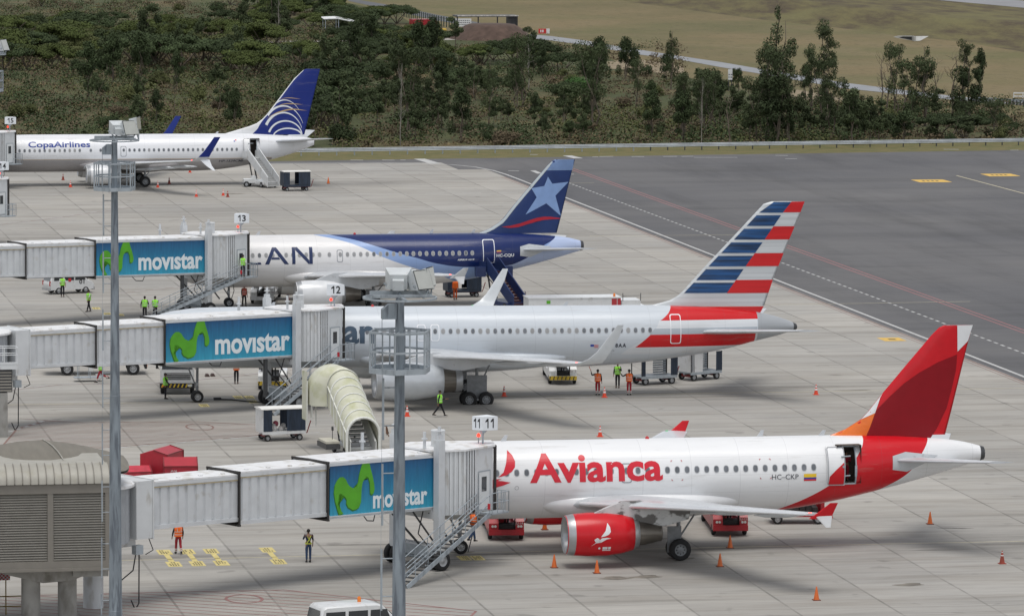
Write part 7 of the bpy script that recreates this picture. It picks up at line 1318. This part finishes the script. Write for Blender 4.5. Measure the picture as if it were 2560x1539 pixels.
for a,b in zip(fp,fp[1:]):
    n=12; m=MB()
    for q in range(n): c=a.lerp(b,q/n); e=a.lerp(b,(q+.72)/n); m.bar((c.x,c.y,.95),(c.lerp(e,.45).x,c.lerp(e,.45).y,.95),.05,1.9)
    m.bar((a.x,a.y,1.6),(b.x,b.y,1.6),.06,.06); m.build('fence_panel',mat('fence green',(.03,.055,.04),.7,0,.1,2),gf)
def board(crop,x,yb,w,h,z0,label,cat='sign',mt=None,rows=3):
    q=A_(crop,[(x,yb)])[0]; r=thing('sign_board',label,cat,q,-TH_*0); m=MB(); m.b2(-w/2,w/2,-.04,.04,z0,z0+h); m.build('panel',mt or whitep,r); m=MB(); [m.tube((sx*w*.35,0,0),(sx*w*.35,0,z0),.06,6) for sx in (-1,1)]; m.build('post',darkgrey,r)
    if rows:
        m=MB(); rng=random.Random(3)
        for i in range(rows):
            xx=-w*.42
            while xx<w*.38: l=rng.uniform(.12,.35); m.b2(xx,min(xx+l,w*.42),-.05,-.041,z0+h*(.2+.25*i),z0+h*(.3+.25*i)); xx+=l+.12
        m.build('lettering',mat('sign dark text',(.12,.12,.14),.6,0,0),r)
    return r
board(CB,880,226,2.9,1.45,.9,'white notice board on the green palisade fence'); board(CC,357,650,.62,1.5,1.6,'narrow pale notice board on posts beside the wide dark tree',rows=2)
q=A_(CB,[(1455,246)])[0]; r=thing('runway_sign','small red and white airfield sign beside the far road','sign',q); m=MB(); m.b2(-1,.4,-.1,.1,.15,1.0,0); m.b2(.42,1,-.1,.1,.15,1.0,1); m.b2(-.7,-.5,-.12,-.1,.35,.8,1); m.b2(-.35,-.1,-.12,-.1,.35,.8,1); m.build('sign_face',[mat('airfield sign red',(.55,.03,.03),.5,0,0),whitep],r); m=MB(); [m.tube((x,0,0),(x,0,.2),.04,6) for x in (-.7,.7)]; m.build('leg',darkgrey,r)
# parked lorries, tanker and white frames by the far track
q=A_(CB,[(590,240)])[0]; r=thing('red_lorry','red lorry half hidden by the acacias beyond the track','truck',q,R(8)); m=MB(); m.b2(-2.2,1.0,-1.1,1.1,.6,2.6); m.build('body',vred,r); m=MB(); m.b2(1.05,2.3,-1.1,1.1,.6,2.3); m.build('cab',vred,r); m=MB(); m.b2(1.3,2.2,-1.12,-1.1,1.5,2.1); m.b2(2.3,2.32,-.9,.9,1.5,2.1); m.build('window',glass,r); m=MB(); [m.lathe([(-.15,.45),(.15,.45)],(x,-1,.45),'y',12,caps=True) for x in (-1.4,1.6)]; m.b2(-1.4,1.6,-.95,-.9,.4,.5); m.build('wheels',black,r)
q=A_(CB,[(720,272)])[0]; r=thing('yellow_tanker','small yellow tank trailer on the pale track','tanker',q,R(4)); m=MB(); m.lathe([(-1.3,.1),(-1.2,.5),(1.0,.5),(1.1,.1)],(-.1,0,1.2),'x',14); m.build('tank',mat('tank yellow',(.55,.36,.05),.5,0,.1,2),r); m=MB(); m.b2(-1.2,1.7,-.4,.4,.55,.7); [m.lathe([(-.1,.33),(.1,.33)],(x,-.5,.33),'y',12,caps=True) for x in (-.8,.3,1.4)]; m.b2(1.2,1.6,-.3,.3,.7,1.2); m.build('chassis_and_wheels',mat('rusty dark chassis',(.14,.06,.03),.8,0,.2,4),r)
q=A_(CB,[(195,240)])[0]; r=thing('white_pickup','white parked pickup under the acacias beyond the track','vehicle',q,R(5)); m=MB(); m.side([(-1.6,.5),(-1.5,1.1),(-.9,1.8),(.6,1.8),(1.0,1.2),(1.8,1.1),(1.9,.5)],-.9,.9); m.build('body',vwhite,r); m=MB(); m.b2(-.9,.5,-.92,-.9,1.2,1.65); m.build('window',glass,r); m=MB(); [m.lathe([(-.1,.35),(.1,.35)],(x,-.8,.35),'y',12,caps=True) for x in (-1,1.2)]; m.b2(-1,1.2,-.8,-.75,.3,.4); m.build('wheels',black,r)
q=A_(CB,[(60,232)])[0]; r=thing('white_canopy','low white curved canopy left of the parked pickup','canopy',q); m=MB(); m.path([(-4.5,0,2.4),(-2,0,2.5),(1,0,1.9),(3.6,0,.9)],.16,6); m.path([(-4.5,3,2.6),(-2,3,2.7),(1,3,2.1),(3.6,3,1.1)],.12,6); m.add([(-4.5,0,2.4),(-2,0,2.5),(-2,3,2.7),(-4.5,3,2.6)],[(0,1,2,3)]); m.build('roof_frame',whitep,r); m=MB(); [m.tube((x,y,0),(x,y,2.4),.07,6) for x in (-4.2,-1.8) for y in (0,3)]; m.build('post',steel,r)
# culvert headwall in the embankment
q=A_(CC,[(1650,292)])[0]; r=thing('culvert','white concrete culvert headwall with dark opening at the foot of the embankment','culvert',q); m=MB(); m.side([(-4.6,1.6),(-3.5,1.15),(.2,0),(.2,2.1),(-3.2,2.1)],0,.4); m.b2(.2,.6,-2.2,.3,0,2.0); m.add([(.4,-.1,1.9),(4.8,.9,1.9),(1.6,-2.4,.15),(.5,-2.3,.1)],[(0,1,2,3)]); r.scale=(.7,.7,.42); m.build('headwall',mat('pale concrete',(.42,.42,.40),.8,0,.1,1),r); m=MB(); m.add([(-3.2,-.02,1.35),(.15,-.02,.25),(.15,-.02,1.75),(-2.2,-.02,1.8)],[(0,1,2,3)]); m.build('opening',black,r)
# far guardrail on the access road at right
a,b=A_(CC,[(2110,735),(2700,768)]); r=thing('guardrail','grey guardrail on the far access road at the right edge','guardrail',(a.x,a.y,0)); d=(b-a); d.z=0; m=MB(); m.bar((0,0,.65),(d.x,d.y,.65),.08,.35); m.build('rail',steel,r)
for k in range(24): m=MB(); c=d*(k/24); m.b2(c.x-.09,c.x+.09,c.y-.1,c.y+.1,0,.7); m.build('post',darkgrey,r)
a,b=A_(CC,[(2380,712),(2600,716)]); r=thing('white_barrier','short white rail barrier beyond the far guardrail at the right edge','barrier',(a.x,a.y,0)); m=MB(); [m.bar((0,0,z),(b.x-a.x,b.y-a.y,z),.1,.16) for z in (.5,.95)]; m.build('rail',whitep,r); m=MB(); [m.tube((x*(b.x-a.x),x*(b.y-a.y),0),(x*(b.x-a.x),x*(b.y-a.y),1),.06,6) for x in (0,.3,.6,.9)]; m.build('post',whitep,r)
